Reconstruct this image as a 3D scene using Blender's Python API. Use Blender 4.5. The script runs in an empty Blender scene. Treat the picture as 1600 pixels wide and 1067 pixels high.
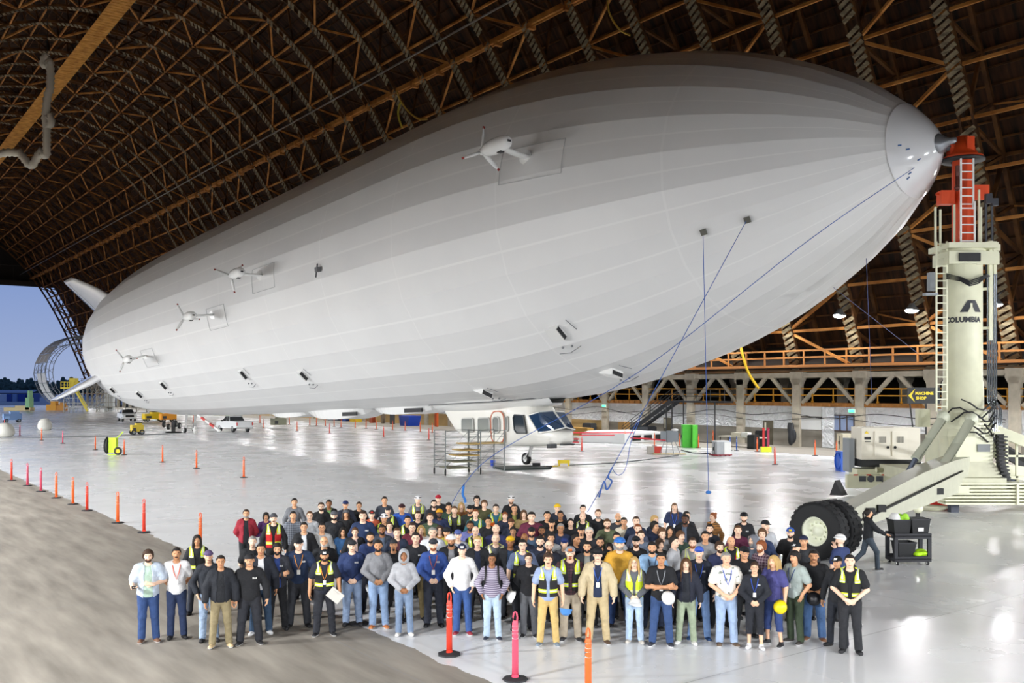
import bpy, math, random
import numpy as np
from mathutils import Vector, Matrix
R = random.Random(7)
sc = bpy.context.scene
COL = sc.collection
PI = math.pi
# ---------------------------------------------------------------- camera, sky, exposure
FPX, Y0, EYE = 1478.8, 608.2, 4.9
cd = bpy.data.cameras.new('camera'); cam = bpy.data.objects.new('camera', cd); COL.objects.link(cam)
cd.sensor_width = 36.0; cd.lens = 36.0 * FPX / 1600.0
cd.shift_y = (Y0 - 533.5) / 1600.0
cd.clip_end = 3000; cam.location = (0, 0, EYE); cam.rotation_euler = (PI / 2, 0, 0)
sc.camera = cam
sc.view_settings.view_transform = 'Standard'; sc.view_settings.look = 'None'
sc.view_settings.gamma = 1.0; sc.view_settings.use_curve_mapping = False
sc.view_settings.exposure = 0.0
w = bpy.data.worlds.new('world'); sc.world = w; w.use_nodes = True
nt = w.node_tree; nt.nodes.clear()
wo = nt.nodes.new('ShaderNodeOutputWorld'); bg = nt.nodes.new('ShaderNodeBackground')
tc = nt.nodes.new('ShaderNodeTexCoord'); sx = nt.nodes.new('ShaderNodeSeparateXYZ'); cr = nt.nodes.new('ShaderNodeValToRGB')
nt.links.new(tc.outputs['Generated'], sx.inputs[0]); nt.links.new(sx.outputs['Z'], cr.inputs[0])
nt.links.new(cr.outputs[0], bg.inputs[0]); nt.links.new(bg.outputs[0], wo.inputs[0])
e = cr.color_ramp.elements
e[0].position = 0.0; e[0].color = (0.36, 0.44, 0.66, 1)
e[1].position = 0.12; e[1].color = (0.21, 0.31, 0.60, 1)
e.new(0.6).color = (0.10, 0.18, 0.42, 1)
bg.inputs[1].default_value = 1.0
HTH = math.atan(1090.0 / FPX); HC, HS = math.cos(HTH), math.sin(HTH)   # the hangar's long axis
UC = 29.5                                                              # its centre line

def hg(u, t, z=0.0):
    return Vector((u * HC - t * HS, u * HS + t * HC, z))
def unhg(p):
    return (p[0] * HC + p[1] * HS, -p[0] * HS + p[1] * HC)
def G(px, py, h=0.0):
    "the point at height h that the photograph shows at px, py"
    Z = (EYE - h) * FPX / (py - Y0)
    return Vector(((px - 800) * Z / FPX, Z, h))
def D(px, py, Z):
    "the point at distance Z"
    return Vector(((px - 800) * Z / FPX, Z, EYE - (py - Y0) * Z / FPX))

def arch(w_, off=0.0):
    return 51.5 - 45 * abs(w_ / 38.3) ** 2.4

# ---------------------------------------------------------------- lamps: rows on both sides, plus an added fill row at the near end
def lamp_light(loc, aim, power, size=1.1, col=(0.97, 0.985, 1.0), spread=180):
    ld = bpy.data.lights.new('lamp_light', 'AREA'); ld.shape = 'DISK'; ld.size = size
    ld.energy = power; ld.color = col; ld.spread = math.radians(spread)
    o = bpy.data.objects.new('lamp_light', ld); COL.objects.link(o)
    o.location = loc
    o.rotation_euler = (Vector(aim) - Vector(loc)).to_track_quat('-Z', 'Y').to_euler()
    return o
LAMP_T = [32.5 + 6.1 * k for k in range(-3, 45)]
for k, t in enumerate(LAMP_T):
    if k % 2 == 0 or t < 90:
        lamp_light(hg(65.0, t, 10.55), hg(60, t, 0), 1150, spread=172)
LEFT_T = [-6 + 9.5 * k for k in range(24)] + [226, 242, 258, 274, 292]
for t in LEFT_T:
    lamp_light(hg(-6.5, t, 6.8), hg(1.5, t, 0), 850 if t < 12 else (1450 if t < 33 else (2400 if t < 62 else 2700)), spread=125)
FILL_U = [0, 10, 20, 30, 40, 50, 60]  # added lamps out of view behind the camera, to light crowd and floor
for u in FILL_U:
    lamp_light(hg(u, -9, 6.8), hg(u, -1.5, 0), 1480 if u < 35 else 3500, spread=130)

# ---------------------------------------------------------------- helpers
def lin(c):
    if isinstance(c, str):
        c = [int(c[i:i + 2], 16) / 255 for i in (0, 2, 4)]
    return tuple(x / 12.92 if x <= 0.04045 else ((x + 0.055) / 1.055) ** 2.4 for x in c[:3]) + (1.0,)
MATS = {}
def M(c, rough=0.6, metal=0.0, noise=0.0, scale=4.0, bump=0.0, coat=0.0, spec=0.5, key=None):
    k = key or (c, rough, metal, noise, scale, bump, coat, spec)
    if k in MATS: return MATS[k]
    m = bpy.data.materials.new('finish_%s' % (c if isinstance(c, str) else 'x')); m.use_nodes = True
    n = m.node_tree; b = n.nodes['Principled BSDF']
    b.inputs['Base Color'].default_value = lin(c); b.inputs['Roughness'].default_value = rough
    b.inputs['Metallic'].default_value = metal; b.inputs['Specular IOR Level'].default_value = spec
    b.inputs['Coat Weight'].default_value = coat
    m.diffuse_color = lin(c)
    if noise or bump:
        t = n.nodes.new('ShaderNodeTexCoord'); z = n.nodes.new('ShaderNodeTexNoise')
        z.inputs['Scale'].default_value = scale; z.inputs['Detail'].default_value = 5
        n.links.new(t.outputs['Object'], z.inputs['Vector'])
        if noise:
            x = n.nodes.new('ShaderNodeMix'); x.data_type = 'RGBA'
            l = lin(c); mx = n.nodes.new('ShaderNodeMapRange')
            mx.inputs[1].default_value = 0.3; mx.inputs[2].default_value = 0.7
            n.links.new(z.outputs['Fac'], mx.inputs[0]); n.links.new(mx.outputs[0], x.inputs[0])
            x.inputs[6].default_value = tuple(v * (1 - noise) for v in l[:3]) + (1,)
            x.inputs[7].default_value = tuple(min(1, v * (1 + noise)) for v in l[:3]) + (1,)
            n.links.new(x.outputs[2], b.inputs['Base Color'])
        if bump:
            u = n.nodes.new('ShaderNodeBump'); u.inputs['Strength'].default_value = bump; u.inputs['Distance'].default_value = 0.05
            n.links.new(z.outputs['Fac'], u.inputs['Height']); n.links.new(u.outputs[0], b.inputs['Normal'])
    MATS[k] = m
    return m
def emit(c, s):
    k = ('em', c, s)
    if k not in MATS:
        m = bpy.data.materials.new('glowing'); m.use_nodes = True
        b = m.node_tree.nodes['Principled BSDF']
        b.inputs['Emission Color'].default_value = lin(c); b.inputs['Emission Strength'].default_value = s
        b.inputs['Base Color'].default_value = lin(c); MATS[k] = m
    return MATS[k]
def glassm(c='aebfc9', rough=0.03, alpha=0.35):
    k = ('gl', c, rough, alpha)
    if k not in MATS:
        m = bpy.data.materials.new('glass'); m.use_nodes = True
        b = m.node_tree.nodes['Principled BSDF']
        b.inputs['Base Color'].default_value = lin(c); b.inputs['Roughness'].default_value = rough
        b.inputs['Alpha'].default_value = alpha; b.inputs['Specular IOR Level'].default_value = 0.9
        MATS[k] = m
    return MATS[k]

def tag(o, label=None, cat=None, group=None, kind=None):
    if label: o['label'] = label
    if cat: o['category'] = cat
    if group: o['group'] = group
    if kind: o['kind'] = kind
    return o
def empty(name, loc=(0, 0, 0), rz=0.0, label=None, cat=None, group=None, s=1.0):
    o = bpy.data.objects.new(name, None); COL.objects.link(o)
    o.location = loc; o.rotation_euler = (0, 0, rz); o.scale = (s, s, s); o.empty_display_size = 0.2
    return tag(o, label, cat, group)
KIDS = {}
def link(name, me, parent=None, loc=None, rot=None):
    o = bpy.data.objects.new(name, me); COL.objects.link(o)
    if parent is not None:
        o.parent = parent; KIDS.setdefault(parent.name, []).append(o)
    if loc is not None: o.location = loc
    if rot is not None: o.rotation_euler = rot
    return o
def copy_tree(o, parent=None):
    c = o.copy(); COL.objects.link(c)
    if parent is not None:
        c.parent = parent; KIDS.setdefault(parent.name, []).append(c)
    for ch in list(KIDS.get(o.name, [])): copy_tree(ch, c)
    return c
def basis(d, up=(0, 0, 1)):
    d = Vector(d).normalized(); up = Vector(up)
    if abs(d.dot(up)) > 0.999: up = Vector((0, 1, 0))
    x = d.cross(up).normalized(); y = x.cross(d).normalized()
    return x, y, d
class MB:
    def __init__(s): s.v = []; s.f = []; s.m = []; s.sm = []; s.mi = 0
    def add(s, vs, fs, smooth=False):
        o = len(s.v); s.v += [tuple(p) for p in vs]
        for f in fs: s.f.append([i + o for i in f]); s.m.append(s.mi); s.sm.append(smooth)
        return s
    def box(s, c, d, rz=0.0, mat=None):
        c = Vector(c); hx, hy, hz = d[0] / 2, d[1] / 2, d[2] / 2
        vs = [Vector((x, y, z)) for z in (-hz, hz) for x, y in ((-hx, -hy), (hx, -hy), (hx, hy), (-hx, hy))]
        if mat is not None: vs = [mat @ p for p in vs]
        elif rz: r = Matrix.Rotation(rz, 3, 'Z'); vs = [r @ p for p in vs]
        return s.add([p + c for p in vs], [(3, 2, 1, 0), (4, 5, 6, 7), (0, 1, 5, 4), (1, 2, 6, 5), (2, 3, 7, 6), (3, 0, 4, 7)])
    def bar(s, p, q, w_, h=None, up=(0, 0, 1)):
        p = Vector(p); q = Vector(q); h = h or w_; x, y, d = basis(q - p, up)
        a = x * w_ / 2; b = y * h / 2
        return s.add([p - a - b, p + a - b, p + a + b, p - a + b, q - a - b, q + a - b, q + a + b, q - a + b],
                     [(3, 2, 1, 0), (4, 5, 6, 7), (0, 1, 5, 4), (1, 2, 6, 5), (2, 3, 7, 6), (3, 0, 4, 7)])
    def tube(s, pts, r, n=8, caps=True):
        pts = [Vector(p) for p in pts]; rs = r if isinstance(r, (list, tuple)) else [r] * len(pts)
        ref = None; rings = []
        for i, p in enumerate(pts):
            d = pts[min(i + 1, len(pts) - 1)] - pts[max(i - 1, 0)]
            if d.length < 1e-9: d = Vector((0, 0, 1))
            d.normalize()
            if ref is None: x, y, _ = basis(d)
            else:
                x = (ref - d * ref.dot(d)); x = x.normalized() if x.length > 1e-6 else basis(d)[0]; y = d.cross(x)
            ref = x
            rings.append([p + (x * math.cos(a) + y * math.sin(a)) * rs[i] for a in (2 * PI * k / n for k in range(n))])
        vs = [p for g in rings for p in g]; fs = []
        for i in range(len(pts) - 1):
            for k in range(n):
                k2 = (k + 1) % n; fs.append((i * n + k, i * n + k2, (i + 1) * n + k2, (i + 1) * n + k))
        s.add(vs, fs, True)
        if caps:
            s.add(rings[0], [tuple(reversed(range(n)))]); s.add(rings[-1], [tuple(range(n))])
        return s
    def cyl(s, c, r, h, n=16, r2=None):
        c = Vector(c); return s.tube([c, c + Vector((0, 0, h))], [r, r if r2 is None else r2], n)
    def lathe(s, prof, n=24, c=(0, 0, 0), mat=None, smooth=True):
        c = Vector(c); vs = []; fs = []
        for r, z in prof:
            for k in range(n):
                a = 2 * PI * k / n; p = Vector((r * math.cos(a), r * math.sin(a), z))
                vs.append((mat @ p if mat is not None else p) + c)
        for i in range(len(prof) - 1):
            for k in range(n):
                k2 = (k + 1) % n; fs.append((i * n + k, i * n + k2, (i + 1) * n + k2, (i + 1) * n + k))
        return s.add(vs, fs, smooth)
    def prism(s, poly, a, b):
        "poly: list of points; extruded by the vector b-a"
        d = Vector(b) - Vector(a); n = len(poly); p = [Vector(q) for q in poly]
        return s.add(p + [q + d for q in p], [tuple(reversed(range(n))), tuple(range(n, 2 * n))] + [(i, (i + 1) % n, n + (i + 1) % n, n + i) for i in range(n)])
    def ball(s, c, r, n=12, sq=(1, 1, 1)):
        pr = [(math.sin(PI * i / (n // 2)) * r, -math.cos(PI * i / (n // 2)) * r) for i in range(n // 2 + 1)]
        return s.lathe(pr, n, c, Matrix.Diagonal(sq))
    def mesh(s, name, mats):
        me = bpy.data.meshes.new(name); me.from_pydata(s.v, [], s.f)
        for m in (mats if isinstance(mats, (list, tuple)) else [mats]): me.materials.append(m)
        me.polygons.foreach_set('material_index', s.m); me.polygons.foreach_set('use_smooth', s.sm)
        me.update(); return me
    def build(s, name, mats, parent=None, loc=None, rot=None):
        return link(name, s.mesh(name, mats), parent, loc, rot)
def struct(name, mb, mats, hangar=True, loc=None):
    o = mb.build(name, mats, None, loc, (0, 0, HTH) if hangar else None)
    return tag(o, kind='structure')
# ---------------------------------------------------------------- the hangar (u across, t along; built in hangar axes, turned by HTH)
T0, T1 = -38.0, 317.0
def floor_mat():
    m = bpy.data.materials.new('hangar_floor'); m.use_nodes = True
    n = m.node_tree; b = n.nodes['Principled BSDF']; L = n.links.new
    def node(t, **k):
        x = n.nodes.new(t)
        for a, v in k.items(): setattr(x, a, v)
        return x
    tcn = node('ShaderNodeTexCoord'); sp = node('ShaderNodeSeparateXYZ'); L(tcn.outputs['Object'], sp.inputs[0])
    nz = node('ShaderNodeTexNoise'); nz.inputs['Scale'].default_value = 0.35; nz.inputs['Detail'].default_value = 6
    L(tcn.outputs['Object'], nz.inputs['Vector'])
    n2 = node('ShaderNodeTexNoise'); n2.inputs['Scale'].default_value = 2.5; n2.inputs['Detail'].default_value = 8
    mp = node('ShaderNodeMapping'); mp.inputs['Scale'].default_value = (1.0, 0.15, 1); L(tcn.outputs['Object'], mp.inputs[0]); L(mp.outputs[0], n2.inputs['Vector'])
    # ragged painted edge
    ed = node('ShaderNodeTexNoise'); ed.inputs['Scale'].default_value = 1.2; ed.inputs['Detail'].default_value = 4; L(tcn.outputs['Object'], ed.inputs['Vector'])
    a = node('ShaderNodeMath', operation='MULTIPLY_ADD'); L(ed.outputs['Fac'], a.inputs[0]); a.inputs[1].default_value = 0.5; L(sp.outputs['X'], a.inputs[2])
    g1 = node('ShaderNodeMath', operation='GREATER_THAN'); L(a.outputs[0], g1.inputs[0]); g1.inputs[1].default_value = 9.35
    g2 = node('ShaderNodeMath', operation='LESS_THAN'); L(sp.outputs['X'], g2.inputs[0]); g2.inputs[1].default_value = 60.0
    mu = node('ShaderNodeMath', operation='MULTIPLY'); L(g1.outputs[0], mu.inputs[0]); L(g2.outputs[0], mu.inputs[1])
    def ramp(src, c1, c2, lo=0.3, hi=0.7):
        r = node('ShaderNodeValToRGB'); r.color_ramp.elements[0].position = lo; r.color_ramp.elements[1].position = hi
        r.color_ramp.elements[0].color = lin(c1); r.color_ramp.elements[1].color = lin(c2); L(src, r.inputs[0]); return r
    cw = ramp(nz.outputs['Fac'], 'e0e1e2', 'e9eaeb')
    cc = ramp(n2.outputs['Fac'], '7d776e', 'a29b90')
    mx = node('ShaderNodeMix', data_type='RGBA'); L(mu.outputs[0], mx.inputs[0]); L(cc.outputs[0], mx.inputs[6]); L(cw.outputs[0], mx.inputs[7])
    # saw-cut joints
    def joint(out, per, off):
        k = node('ShaderNodeMath', operation='MULTIPLY_ADD'); L(out, k.inputs[0]); k.inputs[1].default_value = 1 / per; k.inputs[2].default_value = off
        fr = node('ShaderNodeMath', operation='FRACT'); L(k.outputs[0], fr.inputs[0])
        c = node('ShaderNodeMath', operation='LESS_THAN'); L(fr.outputs[0], c.inputs[0]); c.inputs[1].default_value = 0.03 / per
        return c
    j1, j2 = joint(sp.outputs['X'], 12.2, 0.33), joint(sp.outputs['Y'], 12.2, 0.1)
    jm = node('ShaderNodeMath', operation='MAXIMUM'); L(j1.outputs[0], jm.inputs[0]); L(j2.outputs[0], jm.inputs[1])
    jk = node('ShaderNodeMath', operation='MULTIPLY'); L(jm.outputs[0], jk.inputs[0]); jk.inputs[1].default_value = 0.45
    m3 = node('ShaderNodeMix', data_type='RGBA'); L(jk.outputs[0], m3.inputs[0]); L(mx.outputs[2], m3.inputs[6]); m3.inputs[7].default_value = lin('8d8d8e')
    L(m3.outputs[2], b.inputs['Base Color'])
    rr = node('ShaderNodeMapRange'); L(nz.outputs['Fac'], rr.inputs[0]); rr.inputs[1].default_value = .3; rr.inputs[2].default_value = .7
    rr.inputs[3].default_value = .2; rr.inputs[4].default_value = .34
    rm = node('ShaderNodeMix'); L(mu.outputs[0], rm.inputs[0]); rm.inputs[2].default_value = 0.62; L(rr.outputs[0], rm.inputs[3])
    L(rm.outputs[0], b.inputs['Roughness'])
    bp = node('ShaderNodeBump'); bp.inputs['Strength'].default_value = 0.13; bp.inputs['Distance'].default_value = 0.03
    n3 = node('ShaderNodeTexNoise'); n3.inputs['Scale'].default_value = 0.8; n3.inputs['Detail'].default_value = 3; L(tcn.outputs['Object'], n3.inputs['Vector'])
    L(n3.outputs['Fac'], bp.inputs['Height']); L(bp.outputs[0], b.inputs['Normal'])
    return m
struct('floor', MB().add([(-22, T0, 0), (85, T0, 0), (85, T1 + 6, 0), (-22, T1 + 6, 0)], [(0, 1, 2, 3)]), floor_mat())
struct('outside_ground', MB().add([(-900, T1 + 6, -0.03), (900, T1 + 6, -0.03), (900, 1700, -0.03), (-900, 1700, -0.03)], [(0, 1, 2, 3)]), M('8b8f99', 0.8, noise=.15, scale=.05))
struct('apron_ground', MB().add([(-900, -900, -0.04), (900, -900, -0.04), (900, T0, -0.04), (-900, T0, -0.04)], [(0, 1, 2, 3)]), M('8f8d89', 0.85, noise=.1, scale=.05))

def wood(name, c1, c2, sc_=(1, 1, 1), rough=0.7, planks=None, axis='X'):
    m = bpy.data.materials.new(name); m.use_nodes = True; n = m.node_tree; b = n.nodes['Principled BSDF']; L = n.links.new
    t = n.nodes.new('ShaderNodeTexCoord'); mp = n.nodes.new('ShaderNodeMapping'); mp.inputs['Scale'].default_value = sc_
    L(t.outputs['Object'], mp.inputs[0]); z = n.nodes.new('ShaderNodeTexNoise'); z.inputs['Scale'].default_value = 1; z.inputs['Detail'].default_value = 6
    L(mp.outputs[0], z.inputs['Vector']); r = n.nodes.new('ShaderNodeValToRGB'); r.color_ramp.elements[0].position = .35; r.color_ramp.elements[1].position = .65
    r.color_ramp.elements[0].color = lin(c1); r.color_ramp.elements[1].color = lin(c2); L(z.outputs['Fac'], r.inputs[0])
    L(r.outputs[0], b.inputs['Base Color']); b.inputs['Roughness'].default_value = rough; b.inputs['Specular IOR Level'].default_value = .25
    return m
BEAM = wood('timber_beam', '8a5624', 'c08546', (.6, .6, .6))
OLD = wood('old_timber', '3a2412', '6b4622', (.6, .6, .6))
CLAD = wood('lath_cladding', '544b3b', '8a7c62', (.4, 1.4, 5))
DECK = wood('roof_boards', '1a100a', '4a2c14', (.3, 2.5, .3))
STEEL = M('3a342c', .6)
NP = 36
def arch_pts(off):
    # points on the arch, evenly spaced along it, pushed outwards by off
    ws = np.linspace(-38.3, 38.3, 2001); hs = 51.5 - 45 * np.abs(ws / 38.3) ** 2.4
    d = np.concatenate([[0], np.cumsum(np.hypot(np.diff(ws), np.diff(hs)))])
    q = np.linspace(0, d[-1], NP + 1); W = np.interp(q, d, ws); H = np.interp(q, d, hs)
    out = []
    for i in range(NP + 1):
        a = max(i - 1, 0); b_ = min(i + 1, NP); tx, ty = W[b_] - W[a], H[b_] - H[a]; l = math.hypot(tx, ty)
        out.append((UC + W[i] - ty / l * off, H[i] + tx / l * off))
    return out
IN, OUT, SK = arch_pts(0), arch_pts(3.7), arch_pts(4.3)
# one truss (inner chord, outer chord, web); every other bay has cross bracing
mi = MB()
for i in range(NP):
    a, b_ = IN[i], IN[i + 1]
    for o_ in (-.46, .46): mi.bar((a[0], o_, a[1]), (b_[0], o_, b_[1]), .3, .16, (0, 1, 0))
mcl = MB()
for i in range(NP):       # slanting boards nailed across the two chord timbers, a few missing
    a, b_ = Vector((IN[i][0], 0, IN[i][1])), Vector((IN[i + 1][0], 0, IN[i + 1][1])); d = (b_ - a)
    nn = Vector((d.z, 0, -d.x)).normalized() * .18
    if nn.dot(Vector((UC, 0, 10)) - a) < 0: nn = -nn
    for k in range(7):
        if R.random() < .16: continue
        p = a + d * ((k + .15) / 7) + nn; q = p + d * (.95 / 7)
        mcl.bar(p + Vector((0, -.5, 0)), q + Vector((0, .5, 0)), .3, .05, nn)
mo = MB()
for i in range(NP):
    a, b_ = OUT[i], OUT[i + 1]; mo.bar((a[0], 0, a[1]), (b_[0], 0, b_[1]), .3, .3, (0, 1, 0))
mw = MB()
for i in range(NP):
    for (p, q) in (((IN[i]), OUT[i + 1]) if i % 2 else (OUT[i], IN[i + 1]), (IN[i], OUT[i])):
        mw.bar((p[0], 0, p[1]), (q[0], 0, q[1]), .2, .24, (0, 1, 0))
me_i, me_c, me_o, me_w = mi.mesh('inner_chord', OLD), mcl.mesh('lath_boards', CLAD), mo.mesh('outer_chord', OLD), mw.mesh('web', OLD)
# bay framing between two trusses
mp_ = MB()
for i in range(NP + 1):
    a = IN[i]; mp_.bar((a[0], 0, a[1]), (a[0], 6.1, a[1]), .17, .22)
mq_ = MB()
for i in range(0, NP + 1, 2):
    a = OUT[i]; mq_.bar((a[0], 0, a[1]), (a[0], 6.1, a[1]), .14, .2)
for i in range(NP * 3):   # rafters under the boards
    j, fr = divmod(i, 3)
    a = Vector((SK[j][0], 0, SK[j][1])).lerp(Vector((SK[j + 1][0], 0, SK[j + 1][1])), fr / 3); c = Vector((UC, 0, 10)); a += (c - a).normalized() * .18
    mq_.bar(a, a + Vector((0, 6.1, 0)), .07, .13)
me_p = mp_.mesh('purlin', BEAM); me_q = mq_.mesh('rafter', OLD)
mx_ = MB()
for i in range(NP):
    a, b_ = IN[i], IN[i + 1]
    if i % 2: mx_.bar((a[0], 0, a[1]), (OUT[i][0], 6.1, OUT[i][1]), .1, .12)
me_x = mx_.mesh('bracing', BEAM)
mz_ = MB()
for i in range(NP):
    a, b_ = IN[i], IN[i + 1]
    if i % 2: a, b_ = b_, a
    mz_.bar((a[0], 0, a[1]), (b_[0], 6.1, b_[1]), .2, .22)
me_z = mz_.mesh('bracing', BEAM)
COLT = [32.5 + 6.1 * k for k in range(-5, 47)]
for k, t in enumerate(COLT):
    root = empty('roof_truss', hg(0, t), HTH); tag(root, kind='structure')
    for nm, me in (('inner_chord', me_i), ('lath_boards', me_c), ('outer_chord', me_o), ('web', me_w)):
        if nm == 'lath_boards' and t > 190: continue
        link(nm, me, root)
    if k < len(COLT) - 1:
        b_ = empty('roof_bay', hg(0, t), HTH); tag(b_, kind='structure')
        link('purlin', me_p, b_); link('rafter', me_q, b_); link('bracing', me_z if k % 2 else me_x, b_)
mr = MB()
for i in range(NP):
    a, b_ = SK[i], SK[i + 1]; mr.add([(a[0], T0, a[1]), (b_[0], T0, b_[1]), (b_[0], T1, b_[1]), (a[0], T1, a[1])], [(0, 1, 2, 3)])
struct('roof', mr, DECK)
# end wall above the open door, and its lattice framing
def end_wall(name, t, h0, mat):
    m = MB(); top = [(u, h) for u, h in SK if h > h0]
    lo = (top[0][0], h0); hi = (top[-1][0], h0)
    m.prism([(u, t, h) for u, h in [lo] + top + [hi]], (0, 0, 0), (0, .6, 0))
    return struct(name, m, mat)
end_wall('wall_far', T1, 36.0, M('231a12', .8))
end_wall('wall_near', T0, 11.0, M('231a12', .8))
m = MB(); m.box((UC, T1 - 1.5, 36.6), (74, 2.2, 1.4)); m.box((UC, T1 - 1.2, 42), (60, .6, .3))
for k in range(-6, 7): m.box((UC + k * 4.6, T1 - .5, 39.5), (.25, .5, 5.5))
struct('trim_door_header', m, M('2b211a', .8))
# side bents: concrete columns, beams, the mezzanine and its rails
CONC = M('b4ac9c', .85, noise=.15, scale=1.5, bump=.2)
def column_mb():
    m = MB(); m.box((0, 0, 2.9), (.62, .75, 5.8))
    m.prism([(-.31, -.375, 5.3), (-.31, .375, 5.3), (-.31, .62, 5.75), (-.31, .62, 6.4), (-.31, -.62, 6.4), (-.31, -.62, 5.75)], (0, 0, 0), (.62, 0, 0))
    return m
mc = column_mb().mesh('concrete_column', CONC)
mk = MB().bar((0, .5, 3.7), (0, 2.9, 6.1), .25, .3).bar((0, 5.6, 3.7), (0, 3.2, 6.1), .25, .3).mesh('knee_brace', CONC)
for side, u in (('right', 67.9), ('left', -8.9)):
    for t in COLT[:30 if side == 'left' else None]:
        o = link('concrete_column', mc, None, hg(u, t), (0, 0, HTH)); tag(o, kind='structure')
        if side == 'right':
            o = link('concrete_column', mc, None, hg(u + 6.4, t), (0, 0, HTH)); tag(o, kind='structure')
            o = link('knee_brace_beam', mk, None, hg(u, t), (0, 0, HTH)); tag(o, kind='structure')
m = MB().box((67.95, (T0 + T1) / 2, 6.1), (.5, T1 - T0, .42)).box((74.3, (T0 + T1) / 2, 6.1), (.5, T1 - T0, .42))
struct('beam_right', m, CONC)
m = MB().box((71.6, (T0 + T1) / 2, 3.6), (7.3, T1 - T0, .22)).box((71, (T0 + T1) / 2, 6.5), (7.0, T1 - T0, .12))
struct('slab_mezzanine', m, M('5b4a38', .9))
m = MB().box((67.9, (T0 + T1) / 2, 3.62), (.12, T1 - T0, .34))
for k in range(int((T1 - T0) / .8)): m.box((67.82, T0 + k * .8, 3.6), (.2, .16, .26))
struct('trim_mezzanine_edge', m, M('a9743a', .8, noise=.2, scale=2))
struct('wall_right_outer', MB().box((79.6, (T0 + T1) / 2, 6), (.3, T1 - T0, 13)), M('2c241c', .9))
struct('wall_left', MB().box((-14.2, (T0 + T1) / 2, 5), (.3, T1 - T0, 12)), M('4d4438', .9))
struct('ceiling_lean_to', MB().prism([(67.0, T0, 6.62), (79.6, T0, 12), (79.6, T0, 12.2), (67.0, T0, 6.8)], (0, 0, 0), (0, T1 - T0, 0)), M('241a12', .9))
# ground-floor wall: boarding below, plastic sheeting above
def sheet_mat():
    m = M('dfe2e6', .35, key='sheet'); n = m.node_tree; b = n.nodes['Principled BSDF']
    t = n.nodes.new('ShaderNodeTexCoord'); v = n.nodes.new('ShaderNodeTexNoise'); v.inputs['Scale'].default_value = 1.1; v.inputs['Detail'].default_value = 5; v.inputs['Distortion'].default_value = 2.5
    n.links.new(t.outputs['Object'], v.inputs['Vector']); u = n.nodes.new('ShaderNodeBump'); u.inputs['Strength'].default_value = 1.0; u.inputs['Distance'].default_value = .35
    n.links.new(v.outputs['Fac'], u.inputs['Height']); n.links.new(u.outputs[0], b.inputs['Normal'])
    return m
struct('wall_right_sheeting', MB().box((68.02, (T0 + 190) / 2, 2.5), (.12, 190 - T0, 2.05)), sheet_mat())
struct('wall_right_lower', MB().box((68.0, (T0 + 75) / 2, .75), (.2, 75 - T0, 1.5)), M('8a857c', .9, noise=.12, scale=1))
struct('wall_right_plywood', MB().box((68.0, (75 + 190) / 2, .8), (.2, 190 - 75, 1.6)), M('b89a66', .85, noise=.12, scale=.6))
def rail(name, u, z0, z1, t0, t1, step, mat, w_=.07, foot=None):
    m = MB()
    for z in (z1, (z0 + z1) / 2 + .05): m.bar((u, t0, z), (u, t1, z), w_, w_ * 1.2)
    n = int((t1 - t0) / step)
    for k in range(n + 1):
        m.bar((u, t0 + k * step, z0), (u, t0 + k * step, z1), w_, w_)
        if foot: m.cyl((u, t0 + k * step, z0), .13, .18, 8)
    return struct(name, m, mat)
rail('trim_mezzanine_railing', 67.85, 3.75, 4.95, T0, 190, 2.03, M('c98f24', .6), .08, True)
rail('trim_walkway_railing', 66.7, 6.9, 8.15, T0, T1, 2.03, M('94602a', .7), .12)
struct('trim_walkway', MB().box((66.9, (T0 + T1) / 2, 6.85), (1.0, T1 - T0, .22)), M('8a5826', .8))
# ceiling catwalk and its cable, and the ridge boards
def line_t(name, u, z, w_, h, mat, t0=5, t1=T1):
    return struct(name, MB().box((u, (t0 + t1) / 2, z), (w_, t1 - t0, h)), mat)
line_t('trim_catwalk_beam', 52.6, 38.3, .5, .5, BEAM)
m = MB()
for k in range(60): m.box((52.6, 6 + k * 5.2, 37.95), (.8, .35, .5))
struct('trim_catwalk_bracket', m, BEAM)
line_t('trim_conduit', 49.8, 39.4, .14, .14, M('8f8b86', .5, .6))
m = MB()
for k in range(int((T1 - 5) / .9)): m.box((29.5, 5 + k * .9, 51.0), (2.3, .78, .08))
struct('trim_ridge_walkway', m, wood('ridge_boards', 'a8722c', 'd49a48', (1, 1, 1)))
# ---------------------------------------------------------------- the airship
HY, HP, HL = 0.652, -0.041, 120.0
NOSE = Vector((17.44, 38.325, 14.875))
AX = Vector((-math.sin(HY) * math.cos(HP), math.cos(HY) * math.cos(HP), math.sin(HP)))
AU = Vector((math.cos(HY), math.sin(HY), 0)); AV = AU.cross(AX); AV = AV if AV.z > 0 else -AV
HM = Matrix(((AU.x, AX.x, AV.x, NOSE.x), (AU.y, AX.y, AV.y, NOSE.y), (AU.z, AX.z, AV.z, NOSE.z), (0, 0, 0, 1)))
def hr(s):
    s = min(max(s, 0), 1); sm, pn, qn, pt, qt = .25, 2.391, .705, 5.613, .382
    return 9.695 * ((1 - ((sm - s) / sm) ** pn) ** qn if s < sm else (1 - ((s - sm) / (1 - sm)) ** pt) ** qt)
NG = 24
ship = empty('airship', NOSE, 0, 'huge white rigid airship moored by its nose to the orange topped mast', 'airship')
ship.matrix_world = HM; bpy.context.view_layer.update()
def hullp(y, ang, off=0.0):
    "point of the hull at y metres from the nose; ang from straight down, positive to the camera's side"
    r = hr(y / HL) + off
    return Vector((-r * math.sin(ang), y, -r * math.cos(ang)))
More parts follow.
